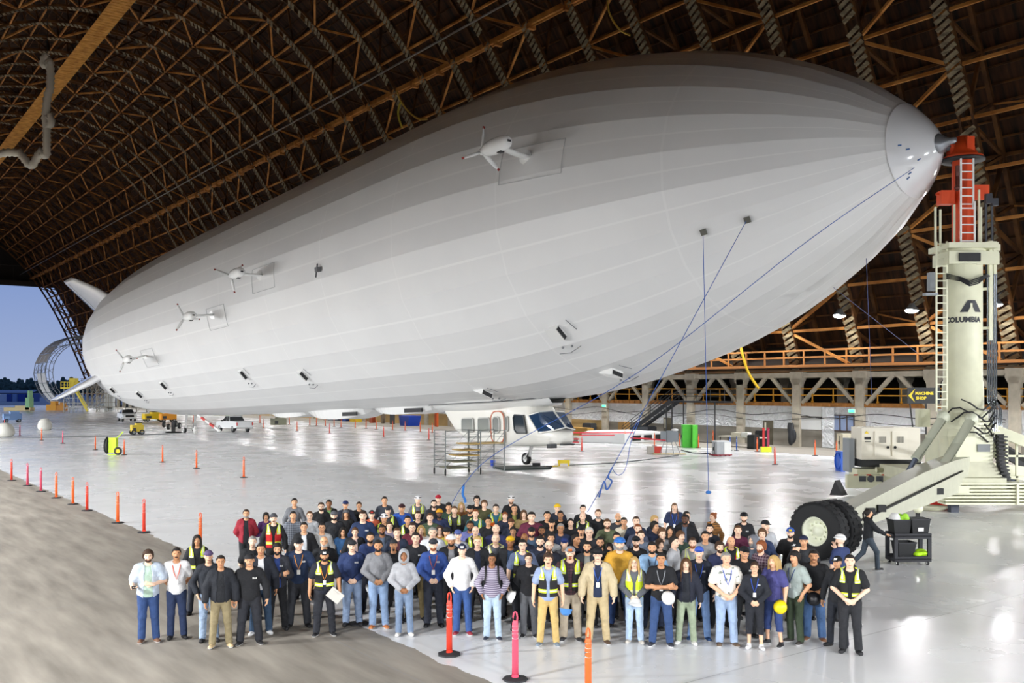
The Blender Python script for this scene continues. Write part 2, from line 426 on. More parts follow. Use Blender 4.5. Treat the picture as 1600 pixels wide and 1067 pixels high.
def hull_mat():
    m = bpy.data.materials.new('white_envelope'); m.use_nodes = True; n = m.node_tree; b = n.nodes['Principled BSDF']; L = n.links.new
    def node(t, **k):
        x = n.nodes.new(t)
        for a, v in k.items(): setattr(x, a, v)
        return x
    t = node('ShaderNodeTexCoord'); s = node('ShaderNodeSeparateXYZ'); L(t.outputs['Object'], s.inputs[0])
    at = node('ShaderNodeMath', operation='ARCTAN2'); L(s.outputs['X'], at.inputs[0]); L(s.outputs['Z'], at.inputs[1])
    k = node('ShaderNodeMath', operation='MULTIPLY_ADD'); L(at.outputs[0], k.inputs[0]); k.inputs[1].default_value = NG / (2 * PI); k.inputs[2].default_value = 0.5 + 30
    fr = node('ShaderNodeMath', operation='FRACT'); L(k.outputs[0], fr.inputs[0])
    su = node('ShaderNodeMath', operation='SUBTRACT'); L(fr.outputs[0], su.inputs[0]); su.inputs[1].default_value = .5
    ab = node('ShaderNodeMath', operation='ABSOLUTE'); L(su.outputs[0], ab.inputs[0])
    lt = node('ShaderNodeMath', operation='LESS_THAN'); L(ab.outputs[0], lt.inputs[0]); lt.inputs[1].default_value = .025
    yk = node('ShaderNodeMath', operation='MULTIPLY'); L(s.outputs['Y'], yk.inputs[0]); yk.inputs[1].default_value = 1 / 9.2
    yf = node('ShaderNodeMath', operation='FRACT'); L(yk.outputs[0], yf.inputs[0])
    yl = node('ShaderNodeMath', operation='LESS_THAN'); L(yf.outputs[0], yl.inputs[0]); yl.inputs[1].default_value = .012
    ym = node('ShaderNodeMath', operation='MULTIPLY'); L(yl.outputs[0], ym.inputs[0]); ym.inputs[1].default_value = .6
    mx0 = node('ShaderNodeMath', operation='MAXIMUM'); L(lt.outputs[0], mx0.inputs[0]); L(ym.outputs[0], mx0.inputs[1])
    nz = node('ShaderNodeTexNoise'); nz.inputs['Scale'].default_value = .25; nz.inputs['Detail'].default_value = 4; L(t.outputs['Object'], nz.inputs[0])
    r = node('ShaderNodeValToRGB'); r.color_ramp.elements[0].color = lin('d6d6d6'); r.color_ramp.elements[1].color = lin('e2e2e1'); L(nz.outputs['Fac'], r.inputs[0])
    mx = node('ShaderNodeMix', data_type='RGBA'); L(mx0.outputs[0], mx.inputs[0]); L(r.outputs[0], mx.inputs[6]); mx.inputs[7].default_value = lin('e4e4e3')
    L(mx.outputs[2], b.inputs['Base Color']); b.inputs['Roughness'].default_value = .42; b.inputs['Specular IOR Level'].default_value = .45
    w2 = node('ShaderNodeTexNoise'); mp = node('ShaderNodeMapping'); mp.inputs['Scale'].default_value = (.5, 2.2, .5)
    L(t.outputs['Object'], mp.inputs[0]); L(mp.outputs[0], w2.inputs[0]); w2.inputs['Scale'].default_value = .8
    bp = node('ShaderNodeBump'); bp.inputs['Strength'].default_value = .25; bp.inputs['Distance'].default_value = .06
    L(w2.outputs['Fac'], bp.inputs['Height']); L(bp.outputs[0], b.inputs['Normal'])
    return m
HULLM = hull_mat(); WH = M('e4e4e2', .25); GLOSS = M('dfe0e2', .12, coat=.6)
def hull_part(name, y0, y1, n, ng, mat, sharp, off=0.0):
    vs = []; fs = []
    ys = [y0 + (y1 - y0) * (i / n) for i in range(n + 1)]
    for i in range(len(ys)):
        if y0 == 0 and i < n: ys[i] = y1 * (i / n) ** 2
    if y1 == HL: ys = [y0 + (y1 - y0) * (1 - (1 - i / n) ** 1.7) for i in range(n + 1)]
    for y in ys:
        for g in range(ng):
            a = 2 * PI * (g + .5) / ng; vs.append(hullp(y, a, off if hr(y / HL) > .05 else 0))
    for i in range(n):
        for g in range(ng): g2 = (g + 1) % ng; fs.append((i * ng + g, i * ng + g2, (i + 1) * ng + g2, (i + 1) * ng + g))
    me = bpy.data.meshes.new(name); me.from_pydata([tuple(v) for v in vs], [], fs); me.materials.append(mat)
    me.polygons.foreach_set('use_smooth', [True] * len(fs))
    if sharp:
        at = me.attributes.new('sharp_edge', 'BOOLEAN', 'EDGE')
        ev = np.zeros(len(me.edges) * 2, int); me.edges.foreach_get('vertices', ev); ev = ev.reshape(-1, 2)
        at.data.foreach_set('value', list((ev[:, 0] % ng) == (ev[:, 1] % ng)))
    me.update(); return link(name, me, ship)
CAP = 1.32
hull_part('envelope', CAP - .15, HL, 110, NG, HULLM, True)
hull_part('nose_cone', 0, CAP, 16, 96, GLOSS, False, .03)
def lin_part(name, mb, mats, parent=None): return mb.build(name, mats, parent or ship)
def surf_frame(y, ang, off=0.0):
    "matrix at a hull point: X along the hull aft, Y around it (upwards on the near side), Z outwards"
    p = hullp(y, ang, off); n = Vector((-math.sin(ang), 0, -math.cos(ang)))
    t = (hullp(y + .5, ang) - hullp(y - .5, ang)).normalized(); n = (n - t * n.dot(t)).normalized(); c = n.cross(t)
    return Matrix(((t.x, c.x, n.x, p.x), (t.y, c.y, n.y, p.y), (t.z, c.z, n.z, p.z), (0, 0, 0, 1)))
rad = math.radians
REDTIP = M('8e2a20', .4)
DARK = M('1c1d20', .5)
# propulsors: strut, nacelle, three blades each
for (yr, ar), tip, ph in (((16.62, 104.2), (-11.0, 15.5, 1.98), 0.0), ((46.58, 91.8), (-12.1, 44.9, .02), .7), ((56.8, 80.8), (-12.0, 55.2, -1.95), 1.5), ((77.5, 68.8), (-11.4, 74.6, -4.05), 1.3)):
    root_p = hullp(yr, rad(ar), -.1); tipv = Vector(tip)
    pr = empty('propulsor'); pr.parent = ship; pr.location = tipv; KIDS.setdefault(ship.name, []).append(pr)
    d = root_p - tipv
    m = MB(); x, y, dd = basis(d, (0, 1, 0))
    ring0 = []; ring1 = []
    for k in range(10):
        a = 2 * PI * k / 10; v = Vector((0, 1, 0)) * math.cos(a) * .3 + x * math.sin(a) * .1
        if abs(v.dot(dd)) > 0: v = v - dd * v.dot(dd)
        ring0.append(v * .8); ring1.append(v + d)
    m.add(ring0 + ring1, [(k, (k + 1) % 10, 10 + (k + 1) % 10, 10 + k) for k in range(10)], True)
    m.tube([d * .965, d * 1.0], .36, 14)
    link('strut', m.mesh('strut', WH), pr)
    m = MB(); mt = Matrix.Rotation(-PI / 2, 3, 'X')
    m.lathe([(.0, -1.0), (.16, -1.02), (.3, -.85), (.37, -.4), (.38, .1), (.33, .6), (.2, .95), (.17, 1.0)], 20, (0, 0, 0), mt)
    nac = link('nacelle', m.mesh('nacelle', WH), pr)
    m = MB(); m.box((0, -.99, 0), (.18, .1, .1)); m.box((.0, -.35, -.36), (.22, .3, .08)); link('intake', m.mesh('intake', DARK), nac)
    m = MB(); m.lathe([(.17, 1.0), (.16, 1.15), (.1, 1.32), (0, 1.4)], 16, (0, 0, 0), mt)
    link('spinner', m.mesh('spinner', WH), pr)
    for b in range(3):
        a = ph + 2 * PI * b / 3 + .12
        m = MB(); r3 = Matrix.Rotation(a, 3, 'Y')
        sec = [(.14, .05, .05), (.5, .09, .035), (.9, .08, .02), (1.16, .05, .012)]
        vs = []
        for r_, w_, th in sec:
            for sx_, sy_ in ((-1, -1), (1, -1), (1, 1), (-1, 1)):
                vs.append(r3 @ Vector((sx_ * w_, 1.12 + sy_ * th + sx_ * w_ * .5, r_)))
        fs = [(i * 4 + k, i * 4 + (k + 1) % 4, i * 4 + 4 + (k + 1) % 4, i * 4 + 4 + k) for i in range(3) for k in range(4)] + [(0, 3, 2, 1)]
        m.add(vs, fs, True); m.mi = 1
        m.box(r3 @ Vector((0, 1.12, 1.19)), (.11, .05, .12), mat=r3)
        link('propeller_blade', m.mesh('propeller_blade', [WH, REDTIP]), pr)
# hatch frames drawn around each propulsor root, scoops and small fittings
SEAM = M('b4b5b6', .6)
def panel_outline(y, ang, L_, W_, th=.028):
    m = MB(); f = surf_frame(y, ang, .03)
    pts = [(-L_, -W_), (L_, -W_), (L_, W_), (-L_, W_), (-L_, -W_)]
    for a, b in zip(pts, pts[1:]):
        for q in range(6):
            p1 = f @ Vector((a[0] + (b[0] - a[0]) * q / 6, a[1] + (b[1] - a[1]) * q / 6, 0)); p2 = f @ Vector((a[0] + (b[0] - a[0]) * (q + 1) / 6, a[1] + (b[1] - a[1]) * (q + 1) / 6, 0))
            def onhull(p):
                an = math.atan2(-p.x, -p.z); return hullp(p.y, an, .02)
            m.bar(onhull(p1), onhull(p2), th)
    return lin_part('access_panel_outline', m, SEAM)
for yr, ar in ((16.2, 102), (46, 90), (56, 79), (76.5, 67)): panel_outline(yr, rad(ar), 2.0, .9)
def scoop(y, ang, ln=1.3, wd=.8, slim=False):
    f = surf_frame(y, ang, 0.0)
    m = MB(); h = .3
    # wedge that opens forward (towards the nose, -X)
    P_ = [(-ln / 2, -wd / 2, -.2), (-ln / 2, wd / 2, -.2), (-ln / 2, wd / 2, h), (-ln / 2, -wd / 2, h), (ln / 2, -wd / 2, -.2), (ln / 2, wd / 2, -.2), (ln / 2, wd / 2, .02), (ln / 2, -wd / 2, .02)]
    m.add([f @ Vector(p) for p in P_], [(0, 1, 2, 3), (7, 6, 5, 4), (3, 2, 6, 7), (0, 3, 7, 4), (2, 1, 5, 6), (1, 0, 4, 5)])
    s_ = lin_part('air_scoop', m, WH)
    m = MB(); m.add([f @ Vector(p) for p in [(-ln / 2 - .02, -wd * .46, .03), (-ln / 2 - .02, wd * .46, .03), (-ln / 2 - .02, wd * .46, h - .03), (-ln / 2 - .02, -wd * .46, h - .03)]], [(3, 2, 1, 0)])
    link('scoop_opening', m.mesh('scoop_opening', DARK), s_)
    m = MB()
    for a, b in (((-.9, wd + .35), (.0, wd + .6)), ((.0, wd + .6), (.7, wd + .5)), ((-1.4, .1), (-1.2, -.6))):
        m.bar(f @ Vector((a[0], a[1], .03)), f @ Vector((b[0], b[1], .03)), .035)
    m.ball(f @ Vector((.2, wd + .15, .05)), .07, 8); m.ball(f @ Vector((-.4, wd + .2, .05)), .07, 8)
    lin_part('cable_run', m, M('7a7c7f', .6))
for y, a in ((17.41, 43.5), (17.2, 16.4), (46.17, 43.5), (56.4, 48.4), (77.7, 48.2), (89.0, 42.5), (99.3, 47.1), (27.5, 21.0)):
    scoop(y, rad(a), 1.0 if y < 60 else .9, .8)
for y, a in ((7.95, 62.9), (6.19, 61.9)):
    f = surf_frame(y, rad(a), .0); m = MB(); m.box(f @ Vector((0, 0, .06)), (.26, .26, .1), mat=f.to_3x3()); lin_part('tether_fitting', m, M('5b5a52', .5))
f = surf_frame(36.73, rad(86.0)); m = MB(); m.box(f @ Vector((0, 0, .15)), (.35, .3, .3), mat=f.to_3x3()); m.bar(f @ Vector((.1, -.4, .1)), f @ Vector((.1, .5, .3)), .08); lin_part('sensor_mount', m, M('6c6d70', .5))
f = surf_frame(4.2, rad(30)); m = MB()
for y, a in ((.75, 78), (.95, 86), (.55, 52), (.9, 40), (1.0, 35)):
    g = surf_frame(y, rad(a), .04); m.box(g @ Vector((0, 0, 0)), (.14, .05, .04), mat=g.to_3x3())
lin_part('blue_tape_tab', m, M('1f4f86', .5))
# mooring probe on the nose
m = MB(); mt = Matrix.Rotation(PI / 2, 3, 'X')
m.lathe([(.0, .55), (.1, .55), (.14, .3), (.24, .12), (.36, -.02), (.42, -.12), (.42, -.3)], 24, (0, 0, 0), mt)
lin_part('mooring_probe', m, M('8e9298', .3, .6))
# fins in an X at the tail
for k, sgn in enumerate(((-1, 1), (-1, -1), (1, 1), (1, -1))):
    dx, dz = sgn[0] * .76, sgn[1] * (.72 if sgn[1] > 0 else .48); d = Vector((dx, 0, dz)).normalized()
    tip_r = 12.4 if sgn[1] > 0 else 12.7
    nrm = Vector((-d.z, 0, d.x)); m = MB(); vs = []
    for r_, y0, y1, th in ((5.0, 99.0, 112.5, .9), (9.5, 103.0, 112.6, .6), (tip_r - .4, 107.0, 112.5, .3), (tip_r, 108.0, 112.1, .08)):
        for q in range(12):
            a = 2 * PI * q / 12; yy = (y0 + y1) / 2 - math.cos(a) * (y1 - y0) / 2; t_ = math.sin(a) * th * (.5 + .5 * math.cos(a))
            vs.append(d * r_ + Vector((0, yy, 0)) + nrm * t_)
    fs = [(i * 12 + q, i * 12 + (q + 1) % 12, i * 12 + 12 + (q + 1) % 12, i * 12 + 12 + q) for i in range(3) for q in range(12)] + [tuple(range(36, 48))]
    m.add(vs, fs, True)
    fin = lin_part('fin', m, GLOSS)
    m = MB()
    for yy in (0.30, .34): m.bar(d * 6.5 + Vector((0, 108.9 + yy, 0)) + nrm * .5, d * (tip_r - .6) + Vector((0, 110.6 + yy, 0)) + nrm * .16, .05)
    link('rudder_hinge_line', m.mesh('rudder_hinge_line', SEAM), fin)
# keel fairings and ground-side openings under the belly
for y0, y1, w_, dp, slot in ((37, 46, 1.5, .55, 1), (46.5, 57.5, 1.7, .75, 1), (58, 66, 1.3, .45, 0)):
    m = MB(); n = 14; vs = []
    for i in range(n + 1):
        y = y0 + (y1 - y0) * i / n; e_ = math.sin(PI * min(max(i / n, .0), 1)) ** .5 if 0 < i < n else 0.0
        zb = -hr(y / HL) - dp * e_; zt = -hr(y / HL) + .25
        for x, z in ((-w_ * .9, zt), (-w_ * .75 * (.3 + .7 * e_), zb + .1 * e_), (w_ * .75 * (.3 + .7 * e_), zb + .1 * e_), (w_ * .9, zt)): vs.append((x, y, z))
    fs = [(i * 4 + k, i * 4 + k + 1, i * 4 + 5 + k, i * 4 + 4 + k) for i in range(n) for k in range(3)]
    m.add(vs, fs, False); kf = lin_part('keel_fairing', m, WH)
    if slot:
        m = MB(); m.box((-w_ * .80, y0 + 2.4, -hr(y0 / HL) - dp * .35), (.12, 2.4, .3)); link('vent_opening', m.mesh('vent_opening', DARK), kf)
# gondola
def gsec(y):
    "half width, bottom, top, belly half width of the gondola at y"
    P = [(23.75, .35, -12.15, -11.65), (24.0, .7, -12.28, -11.5), (24.5, .95, -12.36, -11.3), (25.0, 1.05, -12.4, -11.05), (25.6, 1.1, -12.42, -10.75), (26.2, 1.15, -12.45, -9.8),
         (28, 1.18, -12.45, -9.2), (31, 1.18, -12.35, -9.2), (33.2, 1.12, -12.1, -9.2), (34.6, .95, -11.5, -9.2), (35.8, .75, -10.5, -9.2), (36.6, .5, -9.8, -9.2)]
    for a, b in zip(P, P[1:]):
        if a[0] <= y <= b[0]:
            t = (y - a[0]) / (b[0] - a[0]); return tuple(a[i] + (b[i] - a[i]) * t for i in (1, 2, 3))
ys = [23.75, 23.85, 24, 24.25, 24.5, 24.9, 25.4, 25.8, 26.2, 27, 28, 29, 30, 31, 32, 33.2, 34, 34.6, 35.2, 35.8, 36.2, 36.6]
m = MB(); vs = []; NQ = 32
for y in ys:
    w_, zb, zt = gsec(y); zc = (zb + zt) / 2; hh = (zt - zb) / 2
    for q in range(NQ):
        a = 2 * PI * q / NQ; c_, s_ = math.cos(a), math.sin(a)
        vs.append((w_ * math.copysign(abs(c_) ** .45, c_), y, zc + hh * math.copysign(abs(s_) ** .55, s_)))
fs = [(i * NQ + q, i * NQ + (q + 1) % NQ, i * NQ + NQ + (q + 1) % NQ, i * NQ + NQ + q) for i in range(len(ys) - 1) for q in range(NQ)] + [tuple(reversed(range(NQ)))]
m.add(vs, fs, True)
gon = lin_part('gondola', m, M('eceae2', .25, coat=.3))
# flared root that joins the gondola to the belly
m = MB(); vs = []; n = 26
for i in range(n + 1):
    y = 24.6 + (37.6 - 24.6) * i / n; e_ = math.sin(PI * i / n) ** .45 if 0 < i < n else 0
    zt = -hr(y / HL) + .45
    for x, z in ((-2.6 * (.45 + .55 * e_), zt + .25), (-1.7 * (.4 + .6 * e_), zt - .35), (-1.19 * (.35 + .65 * e_), -10.1 + .3 * (1 - e_)), (1.19 * (.35 + .65 * e_), -10.1 + .3 * (1 - e_)), (1.7 * (.4 + .6 * e_), zt - .35), (2.6 * (.45 + .55 * e_), zt + .25)): vs.append((x, y, z))
m.add(vs, [(i * 6 + k, i * 6 + k + 1, i * 6 + 7 + k, i * 6 + 6 + k) for i in range(n) for k in range(5)], True)
lin_part('gondola_fairing', m, M('e6e6e3', .3))
m = MB()
pts = []
for i in range(n + 1):
    y = 24.8 + 12.6 * i / n; zt = -hr(y / HL) + .12; e_ = math.sin(PI * (i + .01) / (n + .02)) ** .45; pts.append((-2.15 * (.45 + .55 * e_), y, zt - .02))
m.tube(pts, .035, 6); lin_part('fairing_seal', m, M('54575a', .6))
WGL = glassm('38424c', .05, .82)
def side_win(name, poly, mat=None, parent=None, x=-1.2, th=.05, frame=M('2a2c2f', .4)):
    m = MB(); m.mi = 1; m.prism([(x, p[0], p[1]) for p in poly], (0, 0, 0), (-th, 0, 0)); 
    m.mi = 0; n_ = len(poly)
    for i in range(n_):
        a, b = poly[i], poly[(i + 1) % n_]; m.bar((x - th, a[0], a[1]), (x - th, b[0], b[1]), .07)
    return lin_part(name, m, [frame, mat or WGL], parent)
def rrect(y0, y1, z0, z1, r=.18, n=4):
    out = []
    for cy, cz, a0 in ((y1 - r, z1 - r, 0), (y0 + r, z1 - r, PI / 2), (y0 + r, z0 + r, PI), (y1 - r, z0 + r, 1.5 * PI)):
        for k in range(n + 1): a = a0 + PI / 2 * k / n; out.append((cy + r * math.cos(a), cz + r * math.sin(a)))
    return out
FR = M('b9b9b4', .4)
for (a, b) in ((31.8, 33.15), (29.95, 31.25)): side_win('side_window', rrect(a, b, -11.5, -10.58), glassm('8b8f8c', .1, .85), frame=FR)
dr = side_win('cabin_door', rrect(28.35, 29.75, -12.2, -10.2, .5), M('e9e7de', .3), x=-1.24, frame=M('c06a4c', .5))
side_win('door_window', rrect(28.75, 29.45, -11.55, -10.55, .25), glassm('8b8f8c', .1, .85), parent=dr, x=-1.32, frame=FR)
side_win('side_window', rrect(28.0, 28.3, -11.45, -10.55, .1), glassm('8b8f8c', .1, .85), frame=FR)
side_win('pilot_window', [(26.15, -11.6), (26.4, -10.5), (27.3, -10.45), (27.45, -10.62), (27.35, -11.4), (27.1, -11.6)], x=-1.2)
# windscreen panes follow the nose
def pane(name, pts, mat):
    m = MB(); c = sum((Vector(p) for p in pts), Vector()) / len(pts)
    m.mi = 1; n_ = len(pts); nn = (Vector(pts[1]) - Vector(pts[0])).cross(Vector(pts[2]) - Vector(pts[0])).normalized() * .05
    m.prism(pts, (0, 0, 0), nn); m.mi = 0
    for i in range(n_): m.bar(pts[i], pts[(i + 1) % n_], .07)
    return lin_part(name, m, [M('dcdad2', .3), mat])
pane('windscreen', [(-1.24, 25.95, -10.5), (-1.05, 25.25, -10.35), (-.04, 25.0, -10.3), (-.04, 23.9, -11.3), (-.82, 24.0, -11.45), (-1.22, 25.0, -11.6)], glassm('27405f', .04, .9))
pane('windscreen', [(1.24, 25.95, -10.5), (1.05, 25.25, -10.35), (.04, 25.0, -10.3), (.04, 23.9, -11.3), (.82, 24.0, -11.45), (1.22, 25.0, -11.6)], glassm('27405f', .04, .9))
m = MB(); m.box((-.75, 24.35, -12.4), (.5, .35, .25)); lin_part('landing_light', m, M('3d4043', .4)); m = MB(); m.box((0, 23.8, -12.32), (.9, .3, .1)); m.tube([(-.3, 23.7, -12.3), (-.2, 23.0, -12.35)], .03, 6); m.tube([(.3, 23.7, -12.3), (.3, 23.0, -12.35)], .03, 6)
lin_part('sensor_boom', m, M('3d4043', .4))
def wheel_mb(c, r, w_, ax='X'):
    mt = Matrix.Rotation(PI / 2, 3, 'Y') if ax == 'X' else Matrix.Rotation(PI / 2, 3, 'X')
    t = MB(); t.lathe([(r * .55, -w_ / 2), (r * .8, -w_ / 2), (r * .97, -w_ * .38), (r, -w_ * .2), (r, w_ * .2), (r * .97, w_ * .38), (r * .8, w_ / 2), (r * .55, w_ / 2)], 24, c, mt)
    h = MB(); h.lathe([(0, -w_ * .3), (r * .25, -w_ * .32), (r * .3, -w_ * .2), (r * .5, -w_ * .25), (r * .56, -w_ * .48), (r * .56, w_ * .48), (r * .5, w_ * .25), (r * .3, w_ * .2), (r * .25, w_ * .32), (0, w_ * .3)], 20, c, mt)
    return t, h
TYRE = M('17181a', .75)
def gear(name, y, z0, z1, x=0.0, r=.38, fork=.35):
    g = empty(name); g.parent = ship; g.location = (x, y, z0)
    KIDS.setdefault(ship.name, []).append(g)
    m = MB(); m.tube([(0, -fork * 1.3, z1 - z0), (0, -.1, .55)], [.16, .12], 12); m.bar((0, -.25, 1.0), (0, .2, .35), .12, .1); m.bar((-.2, .2, r + .02), (.2, .2, r + .02), .08)
    m.bar((-.2, .2, r), (-.16, -.15, .75), .06); m.bar((.2, .2, r), (.16, -.15, .75), .06)
    link('strut', m.mesh('gear_strut', WH), g)
    t, h = wheel_mb((0, .2, r), r, .26); link('tyre', t.mesh('tyre', TYRE), g); link('wheel_hub', h.mesh('wheel_hub', WH), g)
GZ = lambda y, x=0: (0 - NOSE.z - y * AX.z) / AV.z
gear('nose_gear', 27.6, GZ(27.8) + .13, -12.2)
gear('rear_gear', 87.3, GZ(87.3) + .02, -9.2, -3.0 + 1.2, .34)
gear('rear_gear', 90.6, GZ(90.6) + .02, -9.2, .3, .34)
# ---------------------------------------------------------------- the mooring mast carrier
CR = M('dcdcc0', .45, noise=.05, scale=2); CR2 = M('c9c8b0', .5, noise=.08, scale=2); ORG = M('d4491c', .45); GREY = M('8e9499', .5); BLK = M('17181a', .6)
CHR = M('b9c0c8', .2, .9); RED = M('c4261c', .5); YEL = M('e6c81e', .5); WHT = M('e9e9e6', .5); BLUE = M('1f4fa0', .5)
MX, MY = 18.55, 38.95
mast = empty('mooring_mast', (MX, MY, 0), 0, 'cream and orange mooring mast vehicle holding the nose of the airship', 'mooring mast')
def mp(px, py, Z):
    "mast-local point the photograph shows at px, py when it stands Z metres away"
    p = D(px, py, Z); return Vector((p.x - MX, p.y - MY, p.z))
def P(name, mb, mats, parent=mast): return mb.build(name, mats, parent)
m = MB(); m.lathe([(.95, 3.3), (.95, 4.0), (.80, 4.02), (.78, 5.2), (.745, 5.25), (.745, 10.1), (.8, 10.12), (.8, 10.4), (.86, 10.45), (.86, 10.75), (.5, 10.77)], 36)
col = P('column', m, CR)
m = MB(); m.box((0, -.0, 10.7), (2.0, 1.9, .22)); m.box((0, -.9, 10.2), (2.0, .12, .5)); m.box((-.95, -.2, 10.2), (.15, 1.4, .5)); m.box((.6, -.85, 10.15), (.9, .1, .45)); P('top_platform', m, CR)
m = MB(); m.box((-.2, -1.0, 10.2), (.85, .1, .34)); P('control_panel', m, BLK)
m = MB(); m.lathe([(.40, 10.6), (.40, 14.3), (.42, 14.3)], 8, (.0, 0, 0), smooth=False); m.box((0, 0, 12.5), (.62, .62, 3.7)); P('telescopic_mast', m, ORG)
m = MB(); m.lathe([(.75, 14.35), (.78, 14.45), (.6, 14.52), (.5, 14.7), (.32, 15.25), (.22, 15.3), (0, 15.32)], 20); m.box((.1, -.2, 14.85), (.3, .6, .7)); m.box((-.35, 0, 14.75), (.5, .35, .4)); P('mast_head', m, ORG)
m = MB(); m.lathe([(.45, 14.26), (.85, 14.28), (.85, 14.36), (.45, 14.38)], 24); P('turntable_ring', m, BLK)
m = MB(); m.box((-.62, 0, 14.85), (.5, .3, .32)); m.tube([(-.5, 0, 14.85), (-1.05, -.3, 14.88)], .13, 14); P('docking_cup', m, M('aab0b6', .3, .8))
m = MB(); m.box((-.75, -.1, 12.75), (.55, .45, .55)); m.box((-1.0, -.1, 12.9), (.3, .08, .08)); P('winch_bracket', m, ORG); m = MB(); m.box((.65, -.1, 13.1), (.7, .2, .35)); m.box((.5, -.2, 12.85), (.5, .15, .4)); P('side_bracket', m, ORG)
m = MB(); m.tube([(-.4, -.4, 14.0), (-.4, -.4, 13.2)], .09, 8); m.ball((-.42, -.42, 13.1), .13, 8); P('hook_block', m, M('5c2a20', .5))
def ladder(name, x, y, z0, z1, w_=.42, mat=WHT, step=.3):
    m = MB(); 
    for s in (-1, 1): m.bar((x + s * w_ / 2, y, z0), (x + s * w_ / 2, y, z1), .06)
    z = z0 + .2
    while z < z1: m.bar((x - w_ / 2, y, z), (x + w_ / 2, y, z), .045); z += step
    return P(name, m, mat)
ladder('upper_ladder', -.12, -.62, 12.2, 14.25, .5, WHT, .33)
ladder('middle_ladder', -.12, -.68, 10.7, 12.5, .56, WHT, .33)
ladder('lower_ladder', -1.12, -.55, 4.0, 10.9, .42, CR, .3)
m = MB()
for x, z0, z1 in ((-.58, 10.7, 12.4), (.42, 10.7, 13.0), (.5, 10.7, 12.3), (-1.35, 10.7, 12.3), (-1.15, 10.7, 12.2)): m.bar((x, -.5, z0), (x, -.5, z1), .07)
P('guard_post', m, CR)
m = MB()
for x, y in ((.95, -.35), (1.2, -.2)):
    m.bar((x, y, 6.9 if x < 1 else 6.8), (x, y, 10.95), .13, .16)
    for z in (10.1, 9.0, 7.4): m.bar((x, y, z), (.5, -.2, z), .1)
m.box((.95, -.35, 10.8), (.3, .2, .25)); m.box((1.25, -.2, 10.7), (.3, .2, .25)); P('hose_guide', m, CR)
m = MB()
for x in (.85, .93, 1.02, 1.12, 1.2): m.tube([(x, -.35, 9.6), (x, -.35, 4.4), (x + .1, -.55, 4.1), (x + .08, -.6, 3.2)], .035, 6)
P('hydraulic_pipe', m, CHR)
m = MB()
for x in (1.0, 1.25): m.tube([(x, .1, 12.6), (x + .03, .1, 9.0)], .06, 6)
m.box((1.05, 0, 12.75), (.25, .2, .4)); m.box((1.3, 0, 12.6), (.25, .2, .3)); P('chain_hoist', m, M('30323a', .5))
m = MB()
rr = random.Random(3)
for k in range(9):
    a0 = rr.uniform(-2.6, -.4); z = 3.0 + .16 * k; pts = []
    for q in range(9):
        a = a0 + q * .25; pts.append((math.cos(a) * (1.15 + .1 * math.sin(q + k)), math.sin(a) * 1.15, z + .22 * math.sin(q * 1.1 + k)))
    m.tube(pts, .035, 6)
P('hydraulic_hose', m, BLK); m = MB()
for k in range(4): m.tube([(-.95, -.6, 9.4 + .06 * k), (-.5, -.9, 9.25 + .05 * k), (-.2, -1.0, 9.05 + .06 * k), (.15, -1.0, 9.15 + .07 * k), (.5, -.85, 9.4 + .03 * k), (.85, -.5, 9.5)], .03, 6)
P('hydraulic_hose', m, BLK)
m = MB(); m.tube([(1.0, -1.0, 3.1), (1.0, -1.1, 1.9), (1.25, -1.1, 1.2), (1.5, -1.1, .75), (1.45, -1.0, .4)], .17, 10)
for k in range(16):
    t = k / 15; z = 3.0 - 2.2 * t; m.box((1.0 + .35 * max(0, t - .4), -1.15, z), (.36, .3, .06))
P('cable_chain', m, BLK)
m = MB(); m.box((-1.35, -.2, 9.3), (.3, .3, .75)); m.box((-1.6, -.6, 8.75), (.5, .3, .1)); P('junction_box', m, GREY)
# maker's mark on the column
def text_obj(name, body, size, loc, rot, mat, parent=None, ext=.01, bold=0.0, align='CENTER'):
    cu = bpy.data.curves.new(name, 'FONT'); cu.body = body; cu.size = size; cu.extrude = ext; cu.align_x = align; cu.offset = bold; cu.resolution_u = 2
    tmp = bpy.data.objects.new('tmp', cu); COL.objects.link(tmp); dg = bpy.context.evaluated_depsgraph_get()
    me = bpy.data.meshes.new_from_object(tmp.evaluated_get(dg)); bpy.data.objects.remove(tmp); me.materials.clear(); me.materials.append(mat)
    o = bpy.data.objects.new(name, me); COL.objects.link(o); o.location = loc; o.rotation_euler = rot
    if parent is not None: o.parent = parent; KIDS.setdefault(parent.name, []).append(o)
    return o, me
o, me = text_obj('lettering', 'COLUMBIA', .3, (0, 0, 0), (0, 0, 0), M('2d3036', .6), mast, .004, .012)
for v in me.vertices:                      # wrap the letters round the column
    a = (v.co.x - .33) / .76; r_ = .755 + v.co.z; v.co = Vector((math.sin(a) * r_, -math.cos(a) * r_, 7.62 + v.co.y))
m = MB()
def cyl_poly(poly, r_):
    vs = []
    for x, z in poly: a = (x - .71) / .76; vs.append((math.sin(a) * r_, -math.cos(a) * r_, z))
    return vs
for k in range(8):        # a blunt triangle with a notch in the middle
    z0, z1 = 8.02 + .06 * k, 8.02 + .06 * (k + 1); o0, o1 = .45 - .037 * k, .45 - .037 * (k + 1)
    i0 = .14 - .03 * min(k, 4) if k < 5 else .0; i0 = max(i0, .05) if k < 6 else 0
    for sg in (-1, 1):
        vs = cyl_poly([(.33 + .38 + sg * i0, z0), (.33 + .38 + sg * o0, z0), (.33 + .38 + sg * o1, z1), (.33 + .38 + sg * i0, z1)], .76)
        m.add(vs, [(0, 1, 2, 3) if sg > 0 else (3, 2, 1, 0)])
P('emblem', m, M('2d3036', .6))
